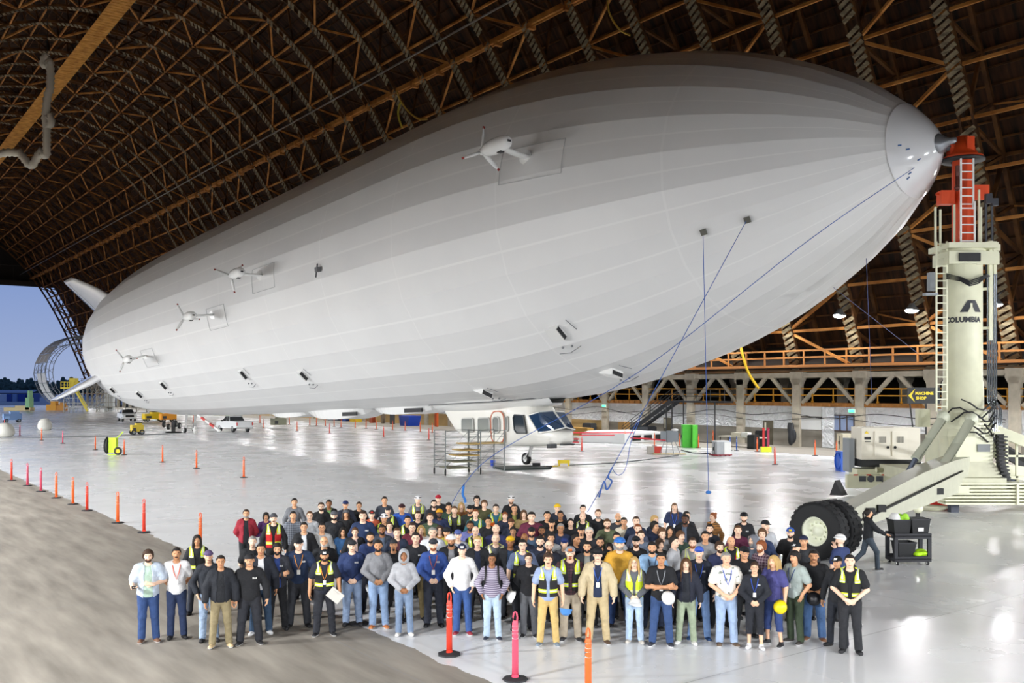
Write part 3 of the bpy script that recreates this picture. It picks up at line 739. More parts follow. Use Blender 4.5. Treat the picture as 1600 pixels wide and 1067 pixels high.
# pedestal and carrier frame
m = MB(); m.lathe([(.95, 3.3), (1.0, 3.0), (.9, 2.6), (.95, 1.3), (1.0, 1.2)], 12, smooth=False); m.box((0, -.55, 2.2), (1.5, .9, 1.6)); m.box((0, .9, 2.1), (1.5, 1.8, 1.7)); P('pedestal', m, CR)
m = MB(); m.box((.35, -1.02, 2.55), (.5, .06, .3)); P('inspection_window', m, M('777b7c', .3))
m = MB(); m.box((-.2, 3.0, 1.15), (2.2, 9.5, .5)); m.prism([(-1.1, -1.2, 1.4), (1.2, -1.2, 1.4), (.7, -1.0, 2.0), (-.6, -1.0, 2.0)], (0, 0, 0), (0, 1.6, 0)); m.box((.2, -.4, .95), (2.2, 2.4, .5)); P('carrier_frame', m, CR2)
m = MB()
for z in (.42, .55, .68, .81, .94, 1.07, 1.20): m.box((1.7, -1.6, z), (6.6, .7, .075))
m.box((1.7, -1.42, .8), (6.4, .35, .8)); m.box((-1.1, -1.65, .98), (.8, .75, .3)); m.box((1.2, -1.66, .8), (.1, .72, .8)); P('ribbed_beam', m, CR)
m = MB(); m.box((3.0, -2.1, .95), (.5, .14, .65)); P('breaker_box', m, GREY)
m = MB(); m.prism([(3.0, -2.18, 1.05), (2.93, -2.18, .92), (3.07, -2.18, .92)], (0, 0, 0), (0, -.01, 0)); P('warning_mark', m, RED)
for x, y in ((-.95, -1.2), (2.5, -1.2)):
    m = MB(); m.box((x, y, .25), (.32, .32, .5)); P('support_foot', m, M('3a3f4d', .5))
# generator set on the rear deck
g = empty('generator'); g.parent = mast; g.location = (-.75, 6.2, 0); KIDS.setdefault(mast.name, []).append(g)
m = MB(); m.box((0, 0, 2.35), (2.75, 1.4, 1.5)); P('housing', m, M('e6e0d0', .5), g)
m = MB(); m.box((0, 0, 1.42), (2.8, 1.45, .34)); P('skirt', m, BLK, g)
for x in (-.42, .4):
    m = MB(); m.box((x, -.73, 2.35), (.72, .06, 1.15)); dd = P('access_door', m, M('e9e3d3', .45), g)
    m = MB()
    for a in range(6):
        for b in range(5): m.box((x - .14 + a * .056, -.77, 2.42 + b * .06), (.035, .02, .035))
    P('vent_grille', m, BLK, dd)
    m = MB(); m.ball((x + (.24 if x < 0 else -.24), -.79, 2.18), .07, 8, (1, .5, 1)); P('latch', m, BLK, dd)
m = MB(); m.prism([(-1.15, -.71, 2.95), (-1.25, -.71, 2.82), (-1.05, -.71, 2.82)], (0, 0, 0), (0, -.02, 0)); P('warning_sticker', m, YEL, g)
m = MB(); m.box((-1.1, -.71, 2.6), (.3, .02, .13)); m.box((-1.1, -.71, 2.45), (.26, .02, .04)); P('maker_plate', m, BLK, g)
m = MB()
for x in (1.5, 1.9, 2.3): m.bar((x, -.6, 1.3), (x, -.6, 2.95), .08)
for z in (2.95, 2.2, 1.35): m.bar((1.4, -.6, z), (2.4, -.6, z), .08)
P('side_frame', m, CR)
m = MB(); m.box((-.6, 6.0, .95), (3.5, 1.1, .4)); m.box((-1.7, 5.1, .62), (2.6, .25, .62)); m.tube([(-1.6, 5.1, 1.15), (1.2, 5.0, 1.3)], .14, 10); P('rear_deck', m, CR)
m = MB()
for x in (-2.3, -1.5): m.box((x, 4.95, .75), (.3, .1, .25))
m.ball((-1.9, 4.96, .75), .17, 10, (1, .3, 1)); m.tube([(-1.5, 4.9, .7), (-1.1, 4.85, .4), (-.7, 4.9, .5)], .03, 6); P('valve_block', m, M('4a4d52', .5))
m = MB()
for x in (-2.6, -2.0, -1.3): m.box((x, 4.96, .93), (.2, .05, .05))
P('marker_light', m, RED)
m = MB(); m.box((-2.35, 6.6, 1.75), (.25, .9, 1.6)); P('radiator_panel', m, GREY)
m = MB(); m.box((-.2, 4.9, .95), (.8, .5, .5)); P('battery_box', m, GREY)
m = MB(); m.box((-1.3, .8, 3.7), (.5, .3, .75)); P('cabinet', m, CR)
# the wheeled outrigger arm that comes towards the camera and its two rams
wc = G(1292, 872); wc = Vector((wc.x - MX, wc.y - MY, 0))
ad = Vector((wc.x, wc.y, 0)).normalized(); an = Vector((-ad.y, ad.x, 0))
m = MB(); L_ = Vector((wc.x, wc.y, 0)).length
def armp(s, z, o): return ad * s + an * o + Vector((0, 0, z))
secs = [(.6, .9, 2.2, .5), (3.0, .85, 2.15, .42), (6.5, .75, 1.95, .36), (L_ - 1.6, .7, 1.35, .3), (L_ - .6, .6, 1.0, .24)]
vs = []
for s, z0, z1, w_ in secs: vs += [armp(s, z0, -w_), armp(s, z0, w_), armp(s, z1, w_), armp(s, z1, -w_)]
m.add(vs, [(i * 4 + k, i * 4 + (k + 1) % 4, i * 4 + 4 + (k + 1) % 4, i * 4 + 4 + k) for i in range(len(secs) - 1) for k in range(4)] + [(16, 17, 18, 19), (3, 2, 1, 0)])
P('outrigger_arm', m, M('b8b8a6', .45, noise=.05))
m = MB()
for o in (.44, .5): m.tube([armp(2, 1.7, o), armp(L_ * .5, 1.35, o), armp(L_ - 2, .95, o - .1)], .03, 6)
for s in (L_ - 2.4, L_ - 3.4, 5): m.box(armp(s, 1.15, .45), (.25, .12, .22))
m.tube([armp(L_ - 2.4, 1.1, .5), armp(L_ - 2.0, .7, .55), armp(L_ - 1.6, 1.0, .5), armp(L_ - 1.0, .9, .3)], .035, 6); P('brake_line', m, BLK)
for off in (-.42, .34):
    w_ = empty('road_wheel'); w_.parent = mast; KIDS.setdefault(mast.name, []).append(w_)
    ax = Vector((-.76, -.65, 0)).normalized(); w_.location = Vector((wc.x, wc.y, .84)) + ax * (.42 if off < 0 else -.3)
    w_.rotation_euler = (0, 0, math.atan2(ax.y, ax.x))
    t = MB(); mt = Matrix.Rotation(PI / 2, 3, 'Y'); r_ = .84
    t.lathe([(.42, -.24), (.72, -.27), (.8, -.24), (.83, -.15), (.83, .15), (.8, .24), (.72, .27), (.42, .24)], 40, (0, 0, 0), mt)
    for k in range(26):
        a = 2 * PI * k / 26
        for s_ in (-1, 1): t.box((s_ * .12, math.cos(a + s_ * .06) * .825, math.sin(a + s_ * .06) * .825), (.2, .12, .03), mat=Matrix.Rotation(a - PI / 2 + s_ * .06, 3, 'X'))
    P('tyre', t, TYRE, w_)
    h = MB(); h.lathe([(.0, .1), (.12, .12), (.14, .04), (.3, .05), (.36, .16), (.43, .22), (.43, -.22), (.3, -.05), (0, -.05)], 32, (0, 0, 0), mt)
    for k in range(10): a = 2 * PI * k / 10; h.box((.08, math.cos(a) * .24, math.sin(a) * .24), (.06, .05, .05))
    P('wheel_rim', h, M('e3e6cf', .4), w_)
m = MB(); m.prism([(-7.9, -7.2, 1.35), (-7.5, -7.35, 1.35), (-7.75, -7.3, 1.85)], (0, 0, 0), (.25, .25, 0)); P('wheel_chock_holder', m, BLK)
def ram(a, b, split, r0=.2, r1=.11, name='hydraulic_ram'):
    a = Vector(a); b = Vector(b); c = a.lerp(b, split)
    e_ = MB(); e_.tube([a, c], r0, 16); e_.ball(a, r0 * 1.3, 10); o = P(name, e_, M('c9cdb8', .4))
    e_ = MB(); e_.tube([c, b], r1, 14); P('ram_rod', e_, M('7d8699', .2, .8), o)
    e_ = MB(); e_.ball(b, .2, 10); P('ram_end', e_, CR, o)
ram(mp(1474, 652, 37.9), mp(1408, 752, 37.0), .66)
ram(mp(1518, 655, 37.3), mp(1434, 794, 35.4), .56)
m = MB(); e1 = mp(1434, 796, 35.4); m.cyl((e1.x, e1.y, 0.02), .3, .06, 16); m.cyl((e1.x, e1.y, .05), .08, .35, 10); P('jack_pad', m, BLK)
m = MB(); m.bar((.5, -.3, 3.5), (3.6, -.9, 2.2), .38, .42); m.bar((3.4, -.8, 2.3), (5.6, -1.3, 1.4), .38, .42); P('right_brace', m, CR)
ram((.95, .6, 3.4), (3.4, 2.3, .8), .62, .18, .09)
m = MB(); m.bar((1.0, 1.0, 3.2), (5.5, 4.0, 1.2), .5, .1); m.bar((1.0, .8, 2.8), (5.0, 3.0, 1.0), .1, .25); P('rear_right_arm', m, BLK)
m = MB(); m.bar((.8, .8, 1.6), (5.5, 3.5, 1.0), .5, .6); P('rear_outrigger', m, CR)
# ---------------------------------------------------------------- people: bodies and clothes are grown from smooth distance fields
class Field:
    def __init__(s, lo, hi, h):
        s.h = h; s.lo = np.array(lo, np.float32)
        s.n = [int(math.ceil((b - a) / h)) + 1 for a, b in zip(lo, hi)]
        s.ax = [s.lo[i] + h * np.arange(s.n[i], dtype=np.float32) for i in range(3)]
        s.F = np.full(s.n, 1.0, np.float32)
    def sub(s, lo, hi, pad):
        sl = []
        for i in range(3):
            a = max(0, int((lo[i] - pad - s.lo[i]) / s.h)); b = min(s.n[i], int((hi[i] + pad - s.lo[i]) / s.h) + 2)
            if b <= a: return None
            sl.append(slice(a, b))
        return tuple(sl)
    def grid(s, sl): return s.ax[0][sl[0]][:, None, None], s.ax[1][sl[1]][None, :, None], s.ax[2][sl[2]][None, None, :]
    def union(s, sl, d, k):
        a = s.F[sl]
        if k <= 0: s.F[sl] = np.minimum(a, d); return
        h = np.maximum(k - np.abs(a - d), 0) / k; s.F[sl] = np.minimum(a, d) - h * h * k * .25
    def cap(s, a, b, ra, rb=None, k=.02, inf=0.0):
        rb = ra if rb is None else rb; ra += inf; rb += inf
        a = np.array(a, np.float32); b = np.array(b, np.float32); r = max(ra, rb)
        sl = s.sub(np.minimum(a, b) - r, np.maximum(a, b) + r, k + 2 * s.h)
        if sl is None: return
        x, y, z = s.grid(sl); ab = b - a; L2 = float(ab @ ab) + 1e-9
        t = np.clip(((x - a[0]) * ab[0] + (y - a[1]) * ab[1] + (z - a[2]) * ab[2]) / L2, 0, 1)
        d = np.sqrt((x - a[0] - t * ab[0]) ** 2 + (y - a[1] - t * ab[1]) ** 2 + (z - a[2] - t * ab[2]) ** 2) - (ra + (rb - ra) * t)
        s.union(sl, d, k)
    def ell(s, c, r, k=.02, inf=0.0, M3=None):
        c = np.array(c, np.float32); r = np.array(r, np.float32) + inf; R_ = float(r.max()) if M3 is not None else r
        sl = s.sub(c - R_, c + R_, k + 2 * s.h)
        if sl is None: return
        x, y, z = s.grid(sl); x = x - c[0]; y = y - c[1]; z = z - c[2]
        if M3 is not None:
            m = np.array(M3.transposed(), np.float32); x, y, z = m[0, 0] * x + m[0, 1] * y + m[0, 2] * z, m[1, 0] * x + m[1, 1] * y + m[1, 2] * z, m[2, 0] * x + m[2, 1] * y + m[2, 2] * z
        q = np.sqrt((x / r[0]) ** 2 + (y / r[1]) ** 2 + (z / r[2]) ** 2); g = np.sqrt((x / r[0] ** 2) ** 2 + (y / r[1] ** 2) ** 2 + (z / r[2] ** 2) ** 2)
        s.union(sl, q * (q - 1) / (g + 1e-6), k)
    def cut(s, f):
        x, y, z = s.grid((slice(None),) * 3); s.F = np.maximum(s.F, f(x, y, z).astype(np.float32))
    def mesh(s, name):
        F = s.F; S = F < 0; nx, ny, nz = F.shape
        c = np.zeros((nx - 1, ny - 1, nz - 1), np.int8)
        for i in (0, 1):
            for j in (0, 1):
                for k in (0, 1): c += S[i:nx - 1 + i, j:ny - 1 + j, k:nz - 1 + k]
        I, J, K = np.nonzero((c > 0) & (c < 8)); idx = -np.ones(c.shape, np.int64); idx[I, J, K] = np.arange(len(I))
        acc = np.zeros((len(I), 3)); cnt = np.zeros(len(I))
        cs = [(i, j, k) for i in (0, 1) for j in (0, 1) for k in (0, 1)]
        for a in range(8):
            for b in range(a + 1, 8):
                p, q = cs[a], cs[b]
                if sum(abs(p[m_] - q[m_]) for m_ in range(3)) != 1: continue
                f0 = F[I + p[0], J + p[1], K + p[2]]; f1 = F[I + q[0], J + q[1], K + q[2]]; m = (f0 < 0) != (f1 < 0)
                t = np.where(m, f0 / np.where(m, f0 - f1, 1), 0)
                for d in range(3): acc[:, d] += np.where(m, p[d] + t * (q[d] - p[d]), 0)
                cnt += m
        v = acc / cnt[:, None] + np.stack([I, J, K], 1); v = v * s.h + s.lo
        fs = []
        for d in range(3):
            sh = [slice(None)] * 3; a_ = [slice(None)] * 3; b_ = [slice(None)] * 3
            a_[d] = slice(0, -1); b_[d] = slice(1, None); A = S[tuple(a_)]; B = S[tuple(b_)]
            e1, e2 = [x for x in range(3) if x != d]
            P_ = np.argwhere(A != B); ok = (P_[:, e1] > 0) & (P_[:, e2] > 0) & (P_[:, e1] < c.shape[e1]) & (P_[:, e2] < c.shape[e2]); P_ = P_[ok]
            def at(o1, o2):
                Q = P_.copy(); Q[:, e1] -= o1; Q[:, e2] -= o2; return idx[Q[:, 0], Q[:, 1], Q[:, 2]]
            q = np.stack([at(1, 1), at(0, 1), at(0, 0), at(1, 0)], 1); inside = A[P_[:, 0], P_[:, 1], P_[:, 2]]
            flip = inside if d != 1 else ~inside
            q[~flip] = q[~flip][:, ::-1]; fs.append(q)
        f = np.concatenate(fs); f = f[(f >= 0).all(1)]
        me = bpy.data.meshes.new(name); me.vertices.add(len(v)); me.vertices.foreach_set('co', v.astype(np.float32).ravel())
        me.loops.add(len(f) * 4); me.loops.foreach_set('vertex_index', f.ravel().astype(np.int32)); me.polygons.add(len(f))
        me.polygons.foreach_set('loop_start', np.arange(0, len(f) * 4, 4, dtype=np.int32))
        me.polygons.foreach_set('use_smooth', np.ones(len(f), bool)); me.update(calc_edges=True); me.validate()
        return me, v[f].mean(1)
def slots(me, cen, masks, n):
    for _ in range(n): me.materials.append(None)
    mi = np.zeros(len(cen), np.int32)
    for i, m in masks: mi[m] = i
    if len(mi) == len(me.polygons): me.polygons.foreach_set('material_index', mi)
    return me
LO, HI = (-.62, -.62, -.02), (.62, .45, 1.82)
# poses: elbow and wrist of the right (-x) and left (+x) arm, hand direction, palm normal, and the feet
def V3(*a): return Vector(a)
def mir(p): return (-p[0], p[1], p[2])
def both(e, w_, hd, pn): return dict(eR=mir(e), wR=mir(w_), hR=mir(hd), pR=mir(pn), eL=e, wL=w_, hL=hd, pL=pn)
POSES = {
    'side': both((.265, .02, 1.16), (.285, -.05, .91), (.02, -.1, -1), (-1, -.1, 0)),
    'clasp': dict(eR=(-.265, -.01, 1.15), wR=(-.075, -.215, 1.0), hR=(1, -.12, -.45), pR=(.1, 1, 0), eL=(.265, -.01, 1.15), wL=(.085, -.2, 1.0), hL=(-1, -.05, -.6), pL=(-.1, 1, 0)),
    'cross': dict(eR=(-.25, -.09, 1.13), wR=(.09, -.24, 1.17), hR=(1, .12, .28), pR=(0, 1, 0), eL=(.25, -.09, 1.13), wL=(-.06, -.2, 1.14), hL=(-1, .3, .15), pL=(0, 1, 0)),
    'pocket': both((.3, .05, 1.15), (.215, -.06, .97), (-.25, -.25, -1), (-1, .2, 0)),
    'back': both((.25, .1, 1.16), (.12, .19, .97), (-1, .2, -.4), (0, -1, 0)),
    'phone': dict(eR=(-.27, .0, 1.14), wR=(-.26, -.24, 1.1), hR=(.2, -1, .05), pR=(0, 0, 1), eL=(.27, .02, 1.15), wL=(.08, -.2, 1.13), hL=(-1, -.2, .3), pL=(0, 1, .2)),
    'push': both((.23, -.16, 1.2), (.2, -.4, 1.06), (0, -1, -.1), (-.2, 0, -1)),
    'raise': dict(eR=(-.3, -.12, 1.18), wR=(-.2, -.26, 1.42), hR=(.1, -.2, 1), pR=(1, 0, 0), eL=(.265, .0, 1.15), wL=(.28, -.06, .91), hL=(.02, -.1, -1), pL=(-1, -.1, 0)),
}
def stance(kind):
    if kind == 'push': return dict(kR=(-.1, -.2, .54), aR=(-.1, -.22, .1), kL=(.1, .12, .5), aL=(.1, .42, .2), fR=(0, -1, 0), fL=(0, -.8, -.6))
    if kind in ('cross', 'side', 'raise'): return dict(kR=(-.125, -.02, .5), aR=(-.155, .02, .09), kL=(.125, -.02, .5), aL=(.155, .02, .09), fR=(-.3, -1, 0), fL=(.3, -1, 0))
    return dict(kR=(-.1, -.02, .5), aR=(-.11, .02, .09), kL=(.11, -.02, .5), aL=(.135, .0, .09), fR=(-.2, -1, 0), fL=(.3, -1, 0))
def hand(f, w_, d, pn, side, curl):
    w_ = Vector(w_); d = Vector(d).normalized(); pn = Vector(pn); pn = (pn - d * pn.dot(d)).normalized(); ac = d.cross(pn) * side   # ac: towards the thumb
    R3 = Matrix((ac, pn, d)).transposed()
    f.ell(w_ + d * .05, (.041, .018, .052), .012, 0, R3)
    f.cap(w_ - d * .02, w_ + d * .03, .026, .026, .02)
    for i, (o, l) in enumerate(((.031, .068), (.0105, .078), (-.0105, .072), (-.031, .055))):
        b = w_ + d * .09 + ac * o; j = b + (d + pn * curl * .7 + ac * o * 2.5).normalized() * l * .52; e_ = j + (d * (1 - curl) + pn * curl * 1.6 + ac * o * 1.5).normalized() * l * .5
        f.cap(b - d * .015, j, .0105, .0098, .003); f.cap(j, e_, .0098, .0085, .003)
    b = w_ + d * .03 + ac * .035; j = b + (ac * .7 + d * .7 + pn * .3).normalized() * .038; e_ = j + (d + pn * .5 + ac * .1).normalized() * .034
    f.cap(b, j, .014, .0115, .008); f.cap(j, e_, .0115, .0095, .003)
SH = 1.415
def arms(f, p, inf=0.0, upto=1.0, k=.02):
    "upto: 1 = to the wrist, 0.3 = short sleeve"
    for s in 'RL':
        sg = -1 if s == 'R' else 1; sh = np.array((sg * .157, .012, SH)); e_ = np.array(p['e' + s]); w_ = np.array(p['w' + s])
        if upto >= 1: f.cap(sh, e_, .052, .041, k, inf); f.cap(e_, e_ + (w_ - e_) * .93 if inf else w_, .043, .029 if not inf else .034, k, inf)
        else: f.cap(sh, sh + (e_ - sh) * .68, .058, .052, k, inf + .012)
def torso(f, inf=0.0, k=.05, low=.9):
    f.ell((0, .0, 1.27), (.16, .112, .2), k, inf); f.ell((0, .01, 1.06), (.152, .112, .17), k, inf); f.ell((0, .015, .94), (.163, .118, .13), k, inf)
    f.cap((-.108, .015, 1.43), (.108, .015, 1.43), .053, .053, k, inf); f.cap((-.03, .015, 1.46), (.03, .015, 1.46), .06, None, .03, inf)
def legs(f, q, inf=0.0, k=.03, lo=0.0):
    for s in 'RL':
        sg = -1 if s == 'R' else 1; h_ = np.array((sg * .088, .01, .9)); kn = np.array(q['k' + s]); an = np.array(q['a' + s])
        f.cap(h_, kn, .09, .058, k, inf); f.cap(kn, an, .056, .037 + lo, k, inf)
HCZ = 1.645
def body_mesh(p, q):
    f = Field(LO, HI, .0078)
    torso(f, -.008); legs(f, q, -.006); arms(f, p)
    f.cap((0, .025, 1.42), (0, .0, 1.57), .056, .052, .03)
    f.ell((0, .005, 1.665), (.073, .092, .088), .02); f.ell((0, -.03, 1.61), (.056, .066, .082), .03); f.ell((0, -.062, 1.553), (.028, .026, .022), .02)
    f.cap((0, -.094, 1.655), (0, -.112, 1.618), .009, .0145, .012)
    for sg in (-1, 1):
        f.ell((sg * .074, .004, 1.635), (.009, .018, .03), .006); f.ell((sg * .03, -.083, 1.665), (.02, .012, .007), .01)
        f.ell((sg * .035, -.07, 1.608), (.02, .022, .02), .02)
    f.ell((0, -.093, 1.582), (.022, .011, .009), .006)
    for s, sg in (('R', -1), ('L', 1)):
        hand(f, p['w' + s], p['h' + s], p['p' + s], -1 if s == 'R' else 1, .35)
        a = np.array(q['a' + s]); d = np.array(q['f' + s], float); d /= np.linalg.norm(d)
        f.cap(a, a - np.array((0, 0, .03)), .036, .03, .02); f.cap(a - np.array((0, 0, .045)) - d * .02, a + d * .14 - np.array((0, 0, .055)), .03, .022, .02)
    me, c = f.mesh('body')
    x, y, z = c[:, 0], c[:, 1], c[:, 2]; fr = y < -.06
    eye = fr & (np.abs(np.abs(x) - .031) < .0105) & (np.abs(z - 1.648) < .005)
    brow = fr & (np.abs(np.abs(x) - .032) < .021) & (np.abs(z - 1.6695) < .004)
    mouth = (y < -.08) & (np.abs(x) < .023) & (np.abs(z - 1.583) < .0065)
    return slots(me, c, ((1, brow), (2, eye), (3, mouth)), 4)
def shirt_mesh(p, long_, inf=.019, hem=.87, neck=.085, opening=False, h=.0125):
    f = Field(LO, HI, h); torso(f, inf)
    if long_ is not None: arms(f, p, inf + (.004 if long_ else 0), 1 if long_ else .3, .035)
    f.cut(lambda x, y, z: hem - z + 0 * x + 0 * y)
    f.cut(lambda x, y, z: .0 + neck - np.sqrt(x ** 2 + (y + .035) ** 2 + (z - 1.535) ** 2 * 1.2))
    if opening:
        f.cut(lambda x, y, z: np.minimum(.052 + (1.45 - z) * .05 - np.abs(x), -.0 - y))
    me, c = f.mesh('shirt'); y = c[:, 1]; x = c[:, 0]; z = c[:, 2]
    stripe = (np.abs(x) < .17) & (np.abs(z - 1.2) < .09) & (y < -.05)
    return slots(me, c, ((1, stripe),), 2)
def vest_mesh():
    f = Field(LO, HI, .0115); torso(f, .036)
    f.cut(lambda x, y, z: .955 - z + 0 * x + 0 * y)
    f.cut(lambda x, y, z: .1 - np.sqrt(x ** 2 + (y + .04) ** 2 + (z - 1.53) ** 2))
    f.cut(lambda x, y, z: np.abs(x) - .185 + 0 * y + np.maximum(z - 1.3, 0) * .15)
    f.cut(lambda x, y, z: np.minimum(.03 + np.maximum(z - 1.25, 0) * .32 - np.abs(x), -y))
    me, c = f.mesh('vest'); x, y, z = np.abs(c[:, 0]), c[:, 1], c[:, 2]
    sh = (x > .075) & (x < .165) & (z > 1.27); bd = (z > 1.03) & (z < 1.105)
    sil = (sh & (np.abs(x - .12) < .014) & (z > 1.33)) | (bd & (np.abs(z - 1.067) < .014)) | (sh & (np.abs(z - 1.3) < .01))
    return slots(me, c, ((1, sh | bd), (2, sil)), 3)
def pants_mesh(q, short=False):
    f = Field(LO, HI, .0125); legs(f, q, .014, .035, .016)
    f.ell((0, .012, .93), (.155, .112, .13), .04, .006)
    f.cut(lambda x, y, z: np.maximum(z - .96, (.3 if short else .045) - z) + 0 * x + 0 * y)
    me, c = f.mesh('trousers'); return slots(me, c, (), 1)
def shoes_mesh(q, s):
    a = Vector(q['a' + s]); d = Vector(q['f' + s]).normalized(); sdn = Vector((d.y, -d.x, 0))
    f = Field((a.x - .2, a.y - .3, max(-.02, a.z - .25)), (a.x + .2, a.y + .25, a.z + .1), .01)
    b = a - Vector((0, 0, .055))
    if d.z < -.2: b = a - Vector((0, -.03, .05))
    f.cap(b - d * .035, b + d * .13, .042, .037, .03); f.cap(a - Vector((0, 0, .01)), b, .045, .044, .03); f.cap(b + d * .02 + sdn * .01, b + d * .13 + sdn * .01, .036, .036, .02)
    f.cut(lambda x, y, z: .004 - z + 0 * x + 0 * y if d.z > -.2 else -1 + 0 * x + 0 * y + 0 * z)
    me, c = f.mesh('shoe'); return slots(me, c, ((1, c[:, 2] < (.026 if d.z > -.2 else -9)),), 2)
# head wear and hair
def hfield(h=.0095): return Field((-.2, -.26, 1.2), (.2, .22, 1.86), h)
def fin(f, name, masks=(), n=1):
    me, c = f.mesh(name); ms = [(i, m(c[:, 0], c[:, 1], c[:, 2])) for i, m in masks]; return slots(me, c, ms, n)
def skull(f, inf, k=.01): f.ell((0, .005, 1.665), (.073, .092, .088), k, inf); f.ell((0, .01, 1.62), (.066, .082, .07), .03, inf - .004)
def hair(kind):
    f = hfield()
    if kind == 'short': skull(f, .015); f.cut(lambda x, y, z: np.maximum(1.712 - z - np.maximum(y + .05, 0) * 1.15, 1.6 - z) + 0 * x); f.cut(lambda x, y, z: .078 - np.sqrt((x / 1.0) ** 2 + (y + .1) ** 2 * .8 + (z - 1.64) ** 2 * 1.1))
    elif kind == 'full': skull(f, .026); f.cut(lambda x, y, z: np.maximum(1.7 - z - np.maximum(y + .06, 0) * 1.6, 1.575 - z) + 0 * x); f.cut(lambda x, y, z: .076 - np.sqrt(x ** 2 + (y + .115) ** 2 * .8 + (z - 1.635) ** 2 * 1.1)); 
    elif kind == 'curly':
        skull(f, .022); rr = random.Random(5)
        for i in range(60):
            a, b = rr.uniform(0, 2 * PI), rr.uniform(-.1, 1.4); f.ell((math.cos(a) * math.cos(b) * .085, .01 + math.sin(a) * math.cos(b) * .1, 1.67 + math.sin(b) * .105), (.02, .02, .02), .008)
        f.cut(lambda x, y, z: np.maximum(1.705 - z - np.maximum(y + .05, 0) * 1.5, 1.58 - z) + 0 * x)
    elif kind == 'long' or kind == 'wavy':
        skull(f, .018); w_ = .0 if kind == 'long' else .012
        for sg in (-1, 1):
            for i in range(5):
                y = -.035 + i * .028; f.cap((sg * (.07 + w_), y, 1.66), (sg * (.085 + w_), y + .01, 1.5), .024, .024, .02); f.cap((sg * (.085 + w_), y + .01, 1.5), (sg * (.09 + w_), y - .03 if i < 3 else y, 1.34), .024, .012, .02)
        f.ell((0, .07, 1.55), (.095, .045, .17), .04)
        f.cut(lambda x, y, z: .078 - np.sqrt(x ** 2 * 1.2 + (y + .11) ** 2 * .75 + (z - 1.62) ** 2 * .75) + 0 * z)
    elif kind == 'bun': skull(f, .013); f.ell((0, .1, 1.72), (.04, .04, .04), .02); f.cut(lambda x, y, z: np.maximum(1.69 - z - np.maximum(y + .05, 0) * 1.5, 1.58 - z) + 0 * x); f.cut(lambda x, y, z: .074 - np.sqrt(x ** 2 + (y + .1) ** 2 * .8 + (z - 1.64) ** 2 * 1.1))
    elif kind == 'bob': skull(f, .022); f.ell((0, .03, 1.6), (.1, .085, .075), .03); f.cut(lambda x, y, z: .08 - np.sqrt(x ** 2 * 1.15 + (y + .11) ** 2 * .8 + (z - 1.62) ** 2 * .85))
    elif kind == 'braids':
        skull(f, .014); f.cut(lambda x, y, z: np.maximum(1.7 - z - np.maximum(y + .05, 0) * 1.6, 1.57 - z) + 0 * x)
        for sg in (-1, 1): f.cap((sg * .075, .0, 1.62), (sg * .1, -.07, 1.48), .018, .018, .01); f.cap((sg * .1, -.07, 1.48), (sg * .1, -.11, 1.3), .018, .012, .01)
    elif kind == 'pony': skull(f, .013); f.cap((0, .1, 1.69), (0, .15, 1.62), .03, .028, .02); f.cap((0, .15, 1.62), (.02, .14, 1.42), .028, .016, .01); f.cut(lambda x, y, z: np.maximum(1.69 - z - np.maximum(y + .05, 0) * 1.6, 1.38 - z) + 0 * x); f.cut(lambda x, y, z: .074 - np.sqrt(x ** 2 + (y + .1) ** 2 * .8 + (z - 1.64) ** 2 * 1.1))
    elif kind == 'rim':     # bald on top
        skull(f, .008); f.cut(lambda x, y, z: np.maximum(np.maximum(z - 1.68, 1.6 - z), -y - .01) + 0 * x)
    elif kind == 'beard':
        f.ell((0, -.033, 1.6), (.056, .066, .076), .02, .007); f.ell((0, -.063, 1.55), (.028, .028, .024), .02, .006)
        f.cut(lambda x, y, z: np.maximum(np.maximum(z - 1.592 - np.abs(x) * .55, y - .01), 1.53 - z)); f.cut(lambda x, y, z: .019 - np.sqrt(x ** 2 * .7 + (z - 1.583) ** 2 * 2.2) + 0 * y)
    elif kind == 'moustache': f.cap((-.024, -.098, 1.594), (.024, -.098, 1.594), .0085, .0085, .0); f.cap((0, -.103, 1.597), (0, -.103, 1.597), .01, .01, .01)
    elif kind == 'goatee': f.ell((0, -.08, 1.555), (.022, .02, .024), .01, .004); f.cap((-.024, -.098, 1.595), (.024, -.098, 1.595), .007, .007, .0)
    return fin(f, kind)
